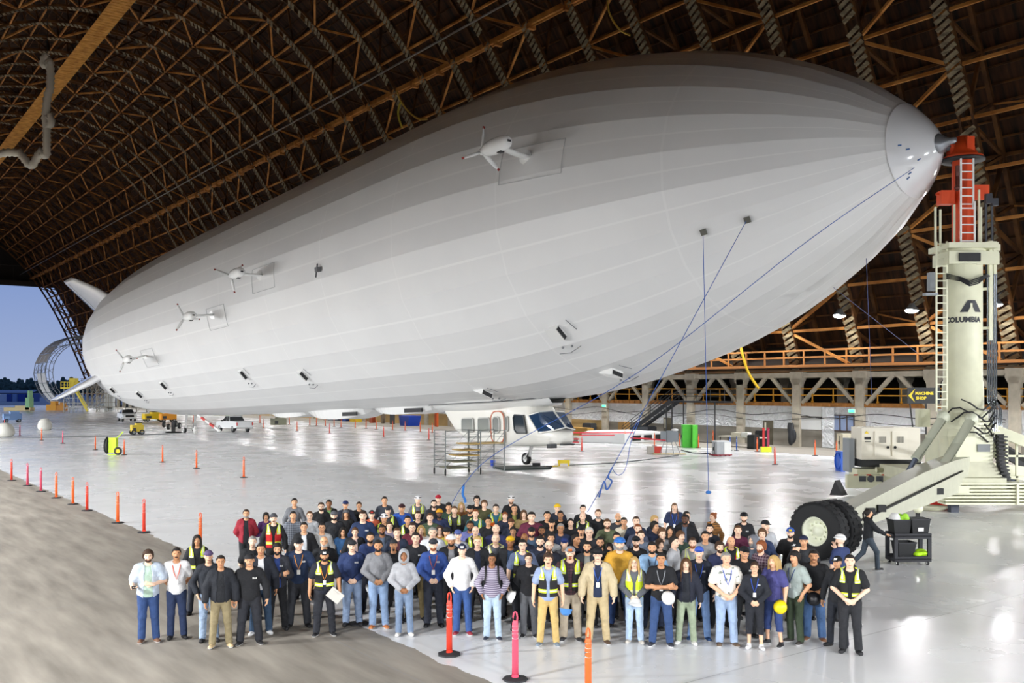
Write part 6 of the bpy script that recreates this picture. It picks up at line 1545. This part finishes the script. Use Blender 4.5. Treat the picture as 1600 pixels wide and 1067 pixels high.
# hose cart (lime) and small plant at left
hc = empty('hose_cart', G(177, 711), 0, 'lime green hose cart with black coil on the white floor', 'hose cart')
m = MB(); m.box((0, 0, .75), (.55, .4, 1.1)); m.bar((.2, 0, 1.2), (.75, 0, 1.75), .06); m.bar((-.4, 0, .05), (.5, 0, .05), .08); link('frame', m.mesh('f', [M('c3e81c', .5)]), hc)
m = MB()
for k in range(4): m.tube([(-.45 - .04 * k, math.cos(a) * .1, .75 + math.sin(a) * (.6 - .05 * k)) for a in (2 * PI * q / 16 for q in range(17))], .045, 6)
m.lathe([(.55, -.06), (.6, 0), (.55, .06)], 20, (-.45, 0, .7), Matrix.Rotation(PI / 2, 3, 'Y')); link('hose_coil', m.mesh('c', [BLK]), hc)
t, h = wheel_mb((.45, -.25, .32), .3, .1, 'Y'); w_ = link('wheel', t.mesh('w', [TYRE]), hc); link('hub', h.mesh('h', [YEL]), w_)
def weight(px, py, s, label):
    f = Field((-1.4,) * 3, (1.4,) * 3, .12); f.ell((0, 0, -.35), (.78 * s, .7 * s, .6), .3); [f.ell((a * .18 * s, b * .16 * s, -.15), (.5 * s, .46 * s, .74), .25) for a in (-1, 1) for b in (-1, 1)]; f.cut(lambda x, y, z: -.78 - z + 0 * x + 0 * y)
    me, _ = f.mesh('w'); me.materials.append(M('c9c8c0', .7, bump=.4)); tag(link('weight_block', me, None, G(px, py) + Vector((0, 0, .78))), label, 'ballast block')
weight(70, 672, 1.0, 'rounded pale wrapped ballast block on the left floor'); weight(7, 682, 1.25, 'wide pale wrapped ballast block at the left edge')
def machine(name, px, py, sz, col, label, cat, extra=None, rz=HTH, wheels=True):
    o = empty(name, G(px, py), rz, label, cat); m = MB(); m.box((0, 0, sz[2] * .45 + .15), (sz[0], sz[1], sz[2] * .6)); m.box((sz[0] * .12, 0, sz[2] * .85 + .1), (sz[0] * .5, sz[1] * .8, sz[2] * .3)); link('body', m.mesh('b', [M(col, .5)]), o)
    m = MB(); m.box((sz[0] * .12, 0, sz[2] + .1), (sz[0] * .55, sz[1] * .85, .1)); m.box((-sz[0] * .3, -sz[1] * .51, sz[2] * .5), (sz[0] * .25, .05, sz[2] * .25)); link('top_plate', m.mesh('t', [M(extra or '3a3c40', .5)]), o)
    if wheels:
        for x in (-sz[0] * .35, sz[0] * .35):
            for s in (-1, 1):
                t, h = wheel_mb((x, s * sz[1] * .45, .28), .28, .16, 'Y'); w_ = link('wheel', t.mesh('t', [TYRE]), o); link('hub', h.mesh('h', [GREY]), w_)
    return o
machine('tow_tractor', 240, 658.5, (3.0, 1.6, 1.4), 'e8c81c', 'yellow tow tractor below the tail, left of the orange one', 'tow tractor')
machine('tow_tractor', 262, 659.5, (2.2, 1.5, 1.5), 'e89a1c', 'orange yellow tow tractor beside the tail gear', 'tow tractor')
machine('ground_power_unit', 214, 679, (1.2, .9, 1.2), 'c9b030', 'small yellow and black power unit on the floor left of the dolly', 'power unit')
machine('golf_cart', 19, 660, (2.4, 1.3, 1.5), '6f8fc0', 'light blue covered cart at the far left', 'cart', '8fb0dc')
machine('water_tank', 435, 668, (1.7, 1.2, 1.4), '9a9c84', 'grey green tank crate under the belly', 'tank', None, HTH, False)
# along the right side
def crate(name, p, sz, col, label, cat, rz=HTH, top=None):
    o = empty(name, (p.x, p.y, 0), rz, label, cat); m = MB(); m.box((0, 0, sz[2] / 2), sz); link('body', m.mesh('b', [M(col, .5, noise=.08)]), o)
    m = MB(); m.box((0, 0, sz[2] + .03), (sz[0] * 1.03, sz[1] * 1.03, .06)); link('lid', m.mesh('l', [M(top or col, .5)]), o)
    m = MB(); m.box((-sz[0] / 2 - .01, 0, sz[2] * .5), (.03, .05, sz[2] * .8)); m.box((-sz[0] / 2 - .03, .1, sz[2] * .5), (.05, .04, .25)); link('door_seam', m.mesh('s', [M('2d3034', .6)]), o); return o
g1 = G(1074, 699); g2 = G(1085, 699.5)
crate('storage_cabinet', g1, (.9, .75, 1.85), '44b828', 'left of the two bright green tall cabinets', 'cabinet', 0); crate('storage_cabinet', g2, (.42, .7, 1.85), '55cc34', 'right, narrower one of the two bright green cabinets', 'cabinet', 0)
o = crate('electrical_cabinet', G(1126, 712), (1.0, .8, 1.05), 'a9adb0', 'grey and white electrical cabinet on a red wheeled base', 'electrical cabinet', .25, 'e6e8ea')
m = MB(); m.box((0, 0, .08), (1.4, .9, .08)); [m.ball((x, -.45, .06), .07, 8) for x in (-.5, -.2, .2, .5)]; link('wheeled_base', m.mesh('b', [M('8c2030', .5)]), o)
m = MB(); m.box((.35, -.41, .55), (.55, .03, .95)); link('white_door', m.mesh('b', [WHT]), o)
o = empty('tripod_panel', G(1046, 710), 0, 'grey switch boxes mounted on a tripod frame', 'switch panel')
for x, s in ((-.45, 1), (.0, 1.1), (.42, 1)):
    m = MB(); m.box((x, 0, 1.35), (.42, .3, .8 * s)); link('switch_box', m.mesh('b', [M('7f868c', .5)]), o)
for x in (-.75, -.3, .3, .8): m = MB(); m.bar((x * .5, 0, 1.0), (x, -.2, .02), .04); link('tripod_leg', m.mesh('l', [GREY]), o)
m = MB(); m.box((0, 0, .05), (2.4, .8, .06)); link('floor_board', m.mesh('l', [M('c9b88c', .8)]), o)
m = MB(); m.ball((.4, 0, 1.85), .22, 10, (1.3, 1, .5)); link('beacon', m.mesh('l', [WHT]), o)
m = MB(); m.box((.25, 0, .28), (.55, .6, .56)); m.mi = 1; m.box((-.28, 0, .28), (.5, .6, .56)); tag(m.build('barrier_block', [M('d8483c', .6), M('b9b4ac', .7)], None, G(1022, 709)), 'red and grey block on the floor left of the tripod panel', 'block')
# white trough and its red tape
tr = empty('inflatable_trough', (0, 0, 0), 0, 'long white fabric covered trough by the stairs', 'trough')
a, b = G(909, 691), G(976, 693); c = G(1040, 689); d_ = G(960, 684)
m = MB(); z = .85
m.prism([(a.x, a.y, .02), (b.x, b.y, .02), (c.x, c.y, .02), (c.x - 2, c.y + 6, .02), (a.x + 1, a.y + 5, .02)], (0, 0, 0), (0, 0, z)); link('body', m.mesh('t', [M('d4d6d6', .7, bump=.5, scale=1)]), tr)
for k in range(3):
    p = b.lerp(c, .18 + .28 * k); q = b.lerp(c, .38 + .28 * k); m = MB(); nrm = Vector((0, -.06, 0)); m.add([p + Vector((0, 0, .2)) + nrm, q + Vector((0, 0, .2)) + nrm, q + Vector((0, 0, .68)) + nrm, p + Vector((0, 0, .68)) + nrm], [(0, 1, 2, 3)]); link('side_panel', m.mesh('t', [BLK]), tr)
m = MB(); m.prism([(a.x - 6, a.y + 1, .03), (a.x - .3, a.y + 1, .03), (a.x - .3, a.y + 4, .03), (a.x - 6, a.y + 4, .03)], (0, 0, 0), (0, 0, .3)); tag(m.build('pallet_stack', [M('77726a', .8)]), 'low grey pallets left of the white trough', 'pallets')
m = MB()
for p, q in ((G(848, 684, 1.3), G(905, 686, 1.25)), (G(905, 680, 1.25), G(960, 680, 1.0)), (G(848, 690, .95), G(905, 691, .9)), (G(985, 684, 1.0), G(1040, 688, 1.1)), (G(1000, 684, .8), G(1040, 688, .85)), (G(880, 676, 1.0), G(990, 676, .9))): m.bar(p, q, .03, .09)
tag(m.build('barrier_tape', [M('d82838', .6)]), 'red barrier tape strung around the white trough', 'tape')
# steel stair and landing in front of the mezzanine
BLKS = M('1d2026', .5)
sr = empty('steel_stair', (0, 0, 0), 0, 'black steel stair with landing leading to the mezzanine', 'stair')
US = 65.4; t_bot, t_top, t_end = atut(972, US), atut(1048, US), atut(1132, US); z_top = 3.75
for u in (US, US + 1.1):
    m = MB(); m.bar(hg(u, t_bot, .1), hg(u, t_top, z_top), .08, .35); link('stringer', m.mesh('s', [BLKS]), sr)
for k in range(16):
    f_ = (k + .5) / 16; m = MB(); p = hg(US + .55, t_bot + (t_top - t_bot) * f_, .1 + (z_top - .1) * f_); m.box(p, (1.1, .26, .04), HTH); link('tread', m.mesh('s', [BLKS]), sr)
m = MB(); p = hg(US + .55, (t_top + t_end) / 2, z_top); m.box(p, (1.3, abs(t_end - t_top), .16), HTH); link('landing', m.mesh('s', [BLKS]), sr)
for x in (1041, 1050, 1068, 1117): t = atut(x, US); m = MB(); m.bar(hg(US, t, 0), hg(US, t, z_top if x > 1045 else 3.4), .1); link('support_post', m.mesh('s', [BLKS]), sr)
m = MB()
for u in (US, US + 1.1):
    for h in (.5, .8, 1.1): m.bar(hg(u, t_bot, .1 + h), hg(u, t_top, z_top + h), .045); m.bar(hg(u, t_top, z_top + h), hg(u, t_end, z_top + h), .04) if u == US else None
    for k in range(6): f_ = k / 5; p = hg(u, t_bot + (t_top - t_bot) * f_, .1 + (z_top - .1) * f_); m.bar(p, p + Vector((0, 0, 1.1)), .045)
for k in range(5): p = hg(US, t_top + (t_end - t_top) * k / 4, z_top); m.bar(p, p + Vector((0, 0, 1.1)), .045)
link('railing', m.mesh('s', [BLKS]), sr)
# wall doors, window, sheeting cable, signs
def on_wall(name, px0, px1, z0, z1, mat, u=67.92, th=.08, kind='structure', label=None, cat=None):
    t0, t1 = atut(px0, u), atut(px1, u); m = MB(); m.box((u, (t0 + t1) / 2, (z0 + z1) / 2), (th, abs(t1 - t0), z1 - z0)); o = m.build(name, [mat], None, None, (0, 0, HTH))
    return tag(o, label, cat, None, kind)
d1 = on_wall('door_1', 1037, 1049, 0, 2.1, M('5d5748', .6)); d2 = on_wall('door_2', 1193, 1208, 0, 2.15, M('5d5748', .6))
for d, x in ((d1, 1041), (d2, 1197.5)):
    t = atut(x, 68); m = MB(); m.box((67.86, t, 1.5), (.04, .16, .9)); link('door_light', m.mesh('l', [M('d8d4c4', .3)]), d)
on_wall('wall_hoist_panel', 1249, 1284, 1.5, 3.45, M('dcdedf', .6), 67.92, .1)
on_wall('trim_panel_joint', 1249, 1284, 2.5, 2.62, M('4a4438', .8), 67.84, .08)
on_wall('wall_plastic_curtain', 1285, 1303, .05, 3.4, sheet_mat(), 67.8, .1)
wn = on_wall('window_1', 1304, 1346, 1.5, 2.75, glassm('9fb4dd', .1, .6), 67.9, .06)
m = MB()
for x in (1304, 1314, 1325, 1336, 1346): m.box((67.86, atut(x, 68), 2.12), (.08, .09, 1.3))
for z in (1.48, 2.77): m.box((67.86, (atut(1304, 68) + atut(1346, 68)) / 2, z), (.08, abs(atut(1304, 68) - atut(1346, 68)), .1))
link('window_frame', m.mesh('f', [M('4a3a34', .6)]), wn)
pts = []
for k in range(60):
    t = 33 + k * 1.7; pts.append(hg(67.45, t, 2.75 + .18 * math.sin(k * 1.3) + .12 * math.sin(k * .53)))
cable('draped_cable', pts, .035, '2a2c30', 'upper black cable draped along the plastic sheeted wall')
pts = [hg(67.42, 33 + k * 1.9, 2.35 + .22 * math.sin(k * .9 + 1)) for k in range(30)]
cable('draped_cable', pts, .025, '2a2c30', 'lower thinner black cable sagging on the sheeted wall')
blob('hose_heap', hg(67.0, atut(1238, 67), 1.1), .6, (.55, .55, 1.9), '26282c', 'tall black heap of hoses against the grey wall', 'hoses', 11)
crate('air_cooler', G(1322, 704), (1.1, .9, 1.3), 'c9c2ac', 'beige cooler cabinet with black vents by the window', 'cooler', .2)
crate('spool_stand', G(1352, 722), (2.2, 1.0, 1.1), 'a8a595', 'grey crate left of the generator deck', 'crate', .1)
m = MB(); m.box((0, 0, .6), (.25, 1.0, 1.2)); m.lathe([(.5, -.05), (.5, .05)], 20, (-.15, 0, .6), Matrix.Rotation(PI / 2, 3, 'Y')); tag(m.build('blue_reel', [M('2a5cc0', .5)], None, G(1313, 736)), 'blue reel frame at the left end of the generator deck', 'reel')
tb_ = empty('work_table', hg(63.5, atut(1160, 63.5)), HTH, 'cluttered work table before the grey wall', 'table')
m = MB(); m.box((0, 0, .85), (1.2, 4.2, .08)); link('tabletop', m.mesh('t', [M('b9b4a8', .6)]), tb_)
for x in (-.5, .5):
    for y in (-2, 2): m = MB(); m.box((x, y, .42), (.06, .06, .84)); link('leg', m.mesh('t', [BLK]), tb_)
def small(name, u, px, sz, z, col, label, cat): 
    t = atut(px, u); m = MB(); m.box((0, 0, sz[2] / 2), sz); m.box((0, 0, sz[2]), (sz[0] * .9, sz[1] * .9, sz[2] * .12)); tag(m.build(name, [M(col, .6)], None, hg(u, t, z), (0, 0, HTH)), label, cat)
small('cardboard_carton', 63.5, 1153, (.6, 1.0, .3), .89, 'c9c2b4', 'flat pale carton on the work table', 'carton')
small('tool_case', 63.5, 1166, (.5, .7, .35), .89, 'd8d8d8', 'whitish case on the right half of the work table', 'case')
small('rubbish_bin', 62.2, 1177, (.7, .7, 1.1), 0, '1d1f22', 'black rubbish bin right of the work table', 'bin'); small('rubbish_bin', 65.2, 1190, (.8, .8, 1.3), 0, '26282c', 'taller black bin by the door', 'bin')
small('tool_chest', 67.0, 921, (.8, 1.4, 1.2), 0, '3a3c40', 'dark tool chest against the sheeted wall behind the trough', 'tool chest'); small('wooden_bench', 65.6, 908, (.9, 3.0, .8), 0, 'b89048', 'wooden bench behind the red tape', 'bench')
small('wooden_crate', 66.5, 975, (.8, .9, 1.5), 0, 'a07a44', 'wooden crate at the foot of the stair', 'crate'); small('air_compressor', 66.0, 1010, (1.2, 1.6, 1.2), 0, '3a3d42', 'dark compressor beneath the stair', 'compressor')
small('forklift', 66.0, 855, (1.6, 2.4, 1.9), 0, 'c8a440', 'yellow lift truck just behind the gondola nose', 'lift truck')
# skip, cabinets and boards at the boarded wall
sk = empty('skip', atu(639, 64.5, 0), HTH, 'bright blue tipping skip before the boarded wall', 'skip'); m = MB()
m.prism([(-.8, -1.0, .0), (-.8, 1.0, .0), (-.8, 1.35, 1.35), (-.8, -1.5, 1.35)], (0, 0, 0), (1.8, 0, 0)); link('tub', m.mesh('t', [M('2450c8', .5)]), sk)
for px, sz, c, lab in ((556, (1.2, 1.6, 2.2), 'e6c41c', 'yellow cabinet at the boarded wall'), (543, (1.2, 1.3, 2.0), '2a4fa0', 'blue cabinet at the boarded wall'), (549.5, (.6, .5, 2.1), 'c8501c', 'orange cabinet left of the yellow one'), (527, (1.5, 3.4, 4.2), '5f6672', 'tall grey machine frame at the boarded wall'), (510, (.8, .8, 2.4), 'b0a08c', 'tan stacked timber at the boarded wall'), (582, (.6, .8, 2.6), 'b8502c', 'rust coloured cabinet right of the yellow one'), (682, (.3, .5, 3.0), 'd8602c', 'tall narrow orange board left of the gondola tail'), (613, (.5, .6, 3.0), '4a4d52', 'dark tall frame left of the blue skip'), (598, (.4, .45, 2.4), '8a7a66', 'slim brown stand between cabinets and skip')):
    small('cabinet', 65.8 if sz[1] < 3 else 66.2, px, sz, 0, c, lab, 'cabinet')
sg = empty('shop_sign', D(1443, 618, 58), 0, 'black MACHINE SHOP sign with yellow arrow left of the mast', 'sign')
m = MB(); m.box((0, 0, 0), (1.98, .08, .98)); link('board', m.mesh('b', [M('26282a', .6)]), sg)
text_obj('lettering', 'MACHINE', .25, (.02, -.06, .06), (PI / 2, 0, 0), M('f0d818', .5), sg, .006, .012); text_obj('lettering', 'SHOP', .25, (-.17, -.06, -.24), (PI / 2, 0, 0), M('f0d818', .5), sg, .006, .012)
m = MB(); ar = [(-.46 - .08, -.05, .42), (-.96, -.05, 0), (-.54, -.05, -.42), (-.75, -.05, 0)]
m.add([(x, -.055, z) for x, _, z in ar], [(0, 3, 1), (1, 3, 2)]); link('arrow', m.mesh('a', [M('f0d818', .5)]), sg)
m = MB(); m.bar((-.85, 0, -.4), (-.6, 0, -2.4), .07); m.bar((.15, 0, -.4), (.15, 0, -4.3), .07); m.bar((-.6, 0, -2.3), (-.6, 0, -4.3), .07); link('post', m.mesh('p', [BLK]), sg)
for px, u in ((944, 67.3), (1331, 67.3)):
    m = MB(); m.box((0, 0, 0), (.1, .6, .3)); m.mi = 1; m.box((-.06, 0, 0), (.02, .5, .2)); t = m.build('exit_sign', [M('dfe6e0', .5), emit('3fe08a', 3.0)], None, hg(u, atut(px, u), 3.15), (0, 0, HTH)); tag(t, 'small glowing green sign on the sheeted wall, %s' % ('left of the stair' if px < 1000 else 'above the window'), 'sign')
cable('yellow_hose', [hg(66.0, atut(1156, 66), 9.3), hg(65.6, atut(1160, 65.6), 8.0), hg(66.2, atut(1169, 66.2), 6.4), hg(66.9, atut(1185, 66.9), 5.0)], .12, 'd8b01c', 'yellow hose hanging from the walkway', 'hose')
# overhead: ducting and ropes
dp = [(86, 92, 95), (74, 84, 95), (69, 92, 95), (68, 100, 95), (73, 104, 95), (78, 96, 95), (79, 115, 95), (78, 140, 95), (75, 147, 95), (73, 160, 95), (71, 185, 95), (74, 199, 95), (80, 192, 95), (78, 181, 95), (73, 186, 95), (73, 240, 95), (70, 244, 95), (64, 236, 95), (50, 259, 95), (44, 256, 95), (31, 239, 95), (14, 238, 95), (-8, 241, 95), (-60, 243, 95)]
pts = [D(*p) for p in dp[1:]]; P_ = []
for i in range(len(pts) - 1):
    n = max(3, int((pts[i + 1] - pts[i]).length / .22))
    for q in range(n): P_.append(pts[i].lerp(pts[i + 1], q / n))
m = MB(); m.tube(P_, [.34 + (.1 if i % 2 else 0) for i in range(len(P_))], 10); du = m.build('flexible_duct', [M('bdb6a8', .7)]); tag(du, 'white corrugated flexible duct hanging from the roof', 'duct')
m = MB(); m.bar(D(74, 84, 95), Vector((D(74, 84, 95).x, D(74, 84, 95).y, 46)), .05); link('hanger', m.mesh('h', [BLK]), du)
cable('roof_rope', [D(620, 142, 100), D(626, 158, 100), D(640, 176, 100), D(655, 186, 100), D(668, 186, 100)], .1, 'a8842c', 'yellow rope looped below the catwalk beam', 'rope')
cable('roof_rope', [D(626, 158, 100), D(622, 178, 100), D(628, 200, 100)], .12, 'a89a2c', 'yellow rope tail hanging to the ship below the catwalk', 'rope')
cable('roof_rope', [D(948, -12, 75), D(952, 20, 75), D(968, 46, 75), D(985, 55, 75)], .08, 'a8842c', 'yellow rope hanging at the top edge above the envelope', 'rope')
# flood lamps on the trusses and left wall; housings for the added fill row
lens_m = emit('fffaf0', 45.0)
fb = MB(); fb.lathe([(0, .5), (.16, .48), (.3, .22), (.5, .0), (.5, -.06)], 18); fme = fb.mesh('lamp_housing', [M('8f9498', .4, .6)])
lb = MB(); lb.lathe([(.46, -.03), (.42, -.14), (.2, -.22), (0, -.24)], 18); lme = lb.mesh('lamp_lens', [lens_m])
pm = MB(); pm.bar((0, 0, .4), (1.2, 0, 1.0), .06); pme = pm.mesh('lamp_arm', [GREY])
def flood(loc, rz, label, group=None):
    o = empty('flood_lamp', loc, rz, label, 'lamp', group); link('lamp_housing', fme, o); link('lamp_lens', lme, o); link('lamp_arm', pme, o); return o
for t in LEFT_T: flood(hg(-7.0, t, 6.95), HTH + PI, 'lamp of the row low on the left hand wall', 'lamps along the left wall')
nst = MB().bar((1.1, 0, -6.95), (1.1, 0, 1.0), .1).bar((.6, 0, -6.9), (1.6, 0, -6.9), .1).bar((1.1, -.5, -6.9), (1.1, .5, -6.9), .1).mesh('stand', [GREY])  # pole made up to carry the added fill lamps
for u in FILL_U: link('stand', nst, flood(hg(u, -9.4, 6.95), HTH, 'added unseen fill lamp on a stand across the near end of the hangar', 'added fill lamps at the near end'))
vis = {1: 'bright lamp by the right edge, right of the mast column', 2: 'bright lamp just left of the mast column', 3: 'bright lamp left of centre of the three under the bow', 4: 'bright lamp peeping out beneath the bow envelope'}
for k, t in enumerate(LAMP_T[:46]):
    i = k - 3; lab = {7 - 7: None}.get(99)
    px = 800 + FPX * (65 * HC - t * HS) / (65 * HS + t * HC)
    if px > 1200 and px < 1610: lab = vis[[1572, 1443, 1330, 1235].index(min([1572, 1443, 1330, 1235], key=lambda v: abs(v - px))) + 1]
    flood(hg(65.0, t, 10.75), HTH, lab or 'bright lamp of the row high on the right hand trusses', None if lab else 'lamps along the right trusses')
# ---------------------------------------------------------------- beyond the open door
dk = empty('hull_frame', (0, 0, 0), 0, 'unfinished round hull frame with white panels standing by the far door', 'airship frame')
c0 = D(136, 583, 232); dirv = Vector((-HS, HC, 0)); lat = Vector((HC, HS, 0)); RR = 9.3
def rp(a, s, r=RR): return c0 + dirv * s + lat * (math.cos(a) * r) + Vector((0, 0, math.sin(a) * r))
LAT = M('8d939a', .4, .5)
for s in (0, 5, 10, 15):
    for r_, q in ((RR, 24), (RR - 1.6, 24)):
        m = MB()
        for k in range(q): m.bar(rp(2 * PI * k / q, s, r_), rp(2 * PI * (k + 1) / q, s, r_), .14)
        link('ring', m.mesh('r', [LAT]), dk)
m = MB()
for s in (0, 15):
    for k in range(48): a = 2 * PI * k / 48; m.bar(rp(a, s), rp(a + (PI / 48 if k % 2 else -PI / 48) * 2, s, RR - 1.6), .08)
link('ring_web', m.mesh('r', [LAT]), dk)
m = MB()
for k in range(24):
    a = 2 * PI * k / 24; m.bar(rp(a, 0), rp(a, 15), .14)
    for s in (0, 5, 10): m.bar(rp(a, s), rp(a + 2 * PI / 24, s + 5), .06); m.bar(rp(a + 2 * PI / 24, s), rp(a, s + 5), .06)
link('longeron_lattice', m.mesh('r', [LAT]), dk)
for s0, s1, k0, k1, c in ((0, 4.6, 12, 20, 'eef0f2'), (5.6, 10.2, 12, 20, 'eef0f2'), (0, 14.8, 5, 8, '4f4238'), (0, 14.8, 8, 11, 'b0a590'), (0, 9.5, 20, 23, 'cfd3d8')):
    m = MB()
    for k in range(k0, k1):
        for s in range(3):
            a, b = 2 * PI * (k + .04) / 24, 2 * PI * (k + .96) / 24; u0 = s0 + (s1 - s0) * (s + .03) / 3; u1 = s0 + (s1 - s0) * (s + .97) / 3
            m.add([rp(a, u0, RR + .1), rp(b, u0, RR + .1), rp(b, u1, RR + .1), rp(a, u1, RR + .1)], [(0, 1, 2, 3)])
    link('skin_panel', m.mesh('p', [M(c, .5)]), dk)
m = MB()
for s in (2, 12):
    for sg in (-1, 1): m.bar(rp(-PI / 2 + sg * .5, s), Vector((rp(-PI / 2 + sg * .7, s).x, rp(-PI / 2 + sg * .7, s).y, 0)), .35)
link('cradle', m.mesh('c', [M('c9a22c', .5)]), dk)
def yard_scaffold(px0, px1, Z, h, col, label, name='scaffold_tower', depth=6, bays=None):
    r_ = empty(name, (0, 0, 0), 0, label, 'scaffold'); x0 = (px0 - 800) * Z / FPX; x1 = (px1 - 800) * Z / FPX; n = bays or max(2, int((x1 - x0) / 1.9)); m = MB()
    for i in range(n + 1):
        x = x0 + (x1 - x0) * i / n
        for y in (0, depth): m.bar((x, Z + y, 0), (x, Z + y, h), .12)
    link('upright', m.mesh('u', [M(col, .5)]), r_); m = MB(); z = 1.0
    while z <= h:
        for y in (0, depth): m.bar((x0, Z + y, z), (x1, Z + y, z), .09)
        m.box(((x0 + x1) / 2, Z + depth / 2, z - .06), (x1 - x0, depth, .05)) if int(z) % 4 == 1 else None
        z += 1.0
    for i in range(n): a = x0 + (x1 - x0) * i / n; b = x0 + (x1 - x0) * (i + 1) / n; m.bar((a, Z, 0), (b, Z, h * .5), .07); m.bar((b, Z, h * .5), (a, Z, h), .07)
    link('ledger', m.mesh('l', [M(col, .5)]), r_); return r_
yard_scaffold(136, 166, 205, 7.2, '8a8578', 'dense grey scaffold below the tail fin'); yard_scaffold(196, 262, 200, 4.6, '8f8d86', 'long low scaffold behind the tow tractors')
ys_ = yard_scaffold(100, 116, 198, 5.0, 'a5a8a8', 'stair tower with yellow platform and handrails', 'stair_tower', 4, 2)
m = MB(); X0 = (100 - 800) * 198 / FPX; X1 = (117 - 800) * 198 / FPX; m.box(((X0 + X1) / 2, 199, 5.2), (X1 - X0 + .6, 4, .3)); [m.bar((X0 - .2, y, z), (X1 + .2, y, z), .12) for y in (197.1, 200.9) for z in (5.8, 6.4)]; [m.bar((X0 - .2 + (X1 - X0 + .4) * k / 4, y, 5.2), (X0 - .2 + (X1 - X0 + .4) * k / 4, y, 6.5), .12) for k in range(5) for y in (197.1, 200.9)]; m.box((X0 + 1.6, 199, 6.3), (1.2, 1.6, 1.9)); link('yellow_platform', m.mesh('p', [M('e6d01c', .5)]), ys_)
m = MB(); m.bar((X1, 197.4, 5.4), ((139 - 800) * 198 / FPX, 197.4, .3), .5, .3); m.bar((X1, 197.2, 6.3), ((139 - 800) * 198 / FPX, 197.2, 1.4), .14); m.bar((X1, 197.2, 5.8), ((139 - 800) * 198 / FPX, 197.2, .9), .1); link('stair_flight', m.mesh('p', [M('d8c62c', .5)]), ys_)
m = MB(); m.box(((171.5 - 800) * 212 / FPX, 212, 4.3), (1.9, 1.2, 8.4)); [m.box(((171.5 - 800) * 212 / FPX, 211.3, .6 + k * 1.2), (1.9, .1, .08)) for k in range(7)]; tag(m.build('white_tower', [M('c3c6c6', .6)]), 'pale sheeted tower right of the dense scaffold', 'tower')
for px, c, w_, h, lab in ((83, 'e0a028', 2.2, 2.2, 'orange machine at the foot of the hull frame'), (97, 'c88a30', 1.6, 1.9, 'smaller orange machine beside the stair tower'), (46, '8fc89a', .9, 4.6, 'pale green lift mast at the left'), (30, 'd8c89a', 6.0, 1.2, 'tan covered heap on the apron at left')):
    Z = 215; m = MB(); m.box((0, 0, h * .35), (w_, 2, h * .6)); m.box((w_ * .15, 0, h * .8), (w_ * .5, 1.5, h * .4)); tag(m.build('yard_machine', [M(c, .6)], None, ((px - 800) * Z / FPX, Z, 0)), lab, 'machine')
for px, w_, c, lab in ((10, 9, 'b9c4d8', 'pale container'), (20, 7, '2c4fa0', 'royal blue container'), (28, 8, '7f9cc8', 'light blue container'), (38, 10, '23489a', 'deep blue container'), (52, 8, '30508c', 'blue container partly behind the frame')):
    Z = 380; o = empty('shipping_container', ((px - 800) * Z / FPX, Z, 0), 0, lab + ' in the yard beyond the door', 'container'); m = MB(); m.box((0, 0, 1.5), (w_ * .32, 5, 3.0)); [m.box((k * w_ * .05, -2.55, 1.5), (.06, .08, 2.6)) for k in range(-3, 4)]; link('box_wall', m.mesh('b', [M(c, .6)]), o)
o = empty('hangar_shed', ((22 - 800) * 560 / FPX, 560, 0), 0, 'low grey building beyond the yard at left', 'building'); m = MB(); m.box((0, 0, 1.3), (26, 12, 2.8)); link('wall', m.mesh('w', [M('6f7890', .8)]), o); m = MB(); m.prism([(-14, -7, 2.7), (14, -7, 2.7), (14, 0, 4.3), (-14, 0, 4.3)], (0, 0, 0), (0, 0, .2)); link('roof', m.mesh('w', [M('7f8aa4', .8)]), o)
tr_f = Field((-4, -4, 0), (4, 4, 12), .5); q = random.Random(9)
for k in range(26): z = q.uniform(2.5, 10.5); rr_ = 2.6 * (1 - (z - 2) / 11) + .4; a = q.uniform(0, 6.3); tr_f.ell((math.cos(a) * rr_ * .6, math.sin(a) * rr_ * .6, z), (rr_ * .6, rr_ * .6, 1.1), .4)
tcm, _ = tr_f.mesh('crown'); tcm.materials.append(M('2e4440', .9, noise=.3, scale=.8)); tk = MB().cyl((0, 0, 0), .3, 4, 8).mesh('trunk', [M('3a3028', .9)])
for k in range(44):
    px = -14 + k * 5.0 + q.uniform(-.8, .8); Z = 640 + 34 * (k * 2 % 5) + q.uniform(-6, 6); sc_ = q.uniform(.85, 1.35)
    o = empty('tree', ((px - 800) * Z / FPX, Z, 0), q.uniform(0, 6), 'dark conifer in the tree line on the horizon', 'tree', 'tree line on the horizon', sc_); link('crown', tcm, o); link('trunk', tk, o); o.scale = (sc_ * 1.3, sc_ * 1.3, sc_)
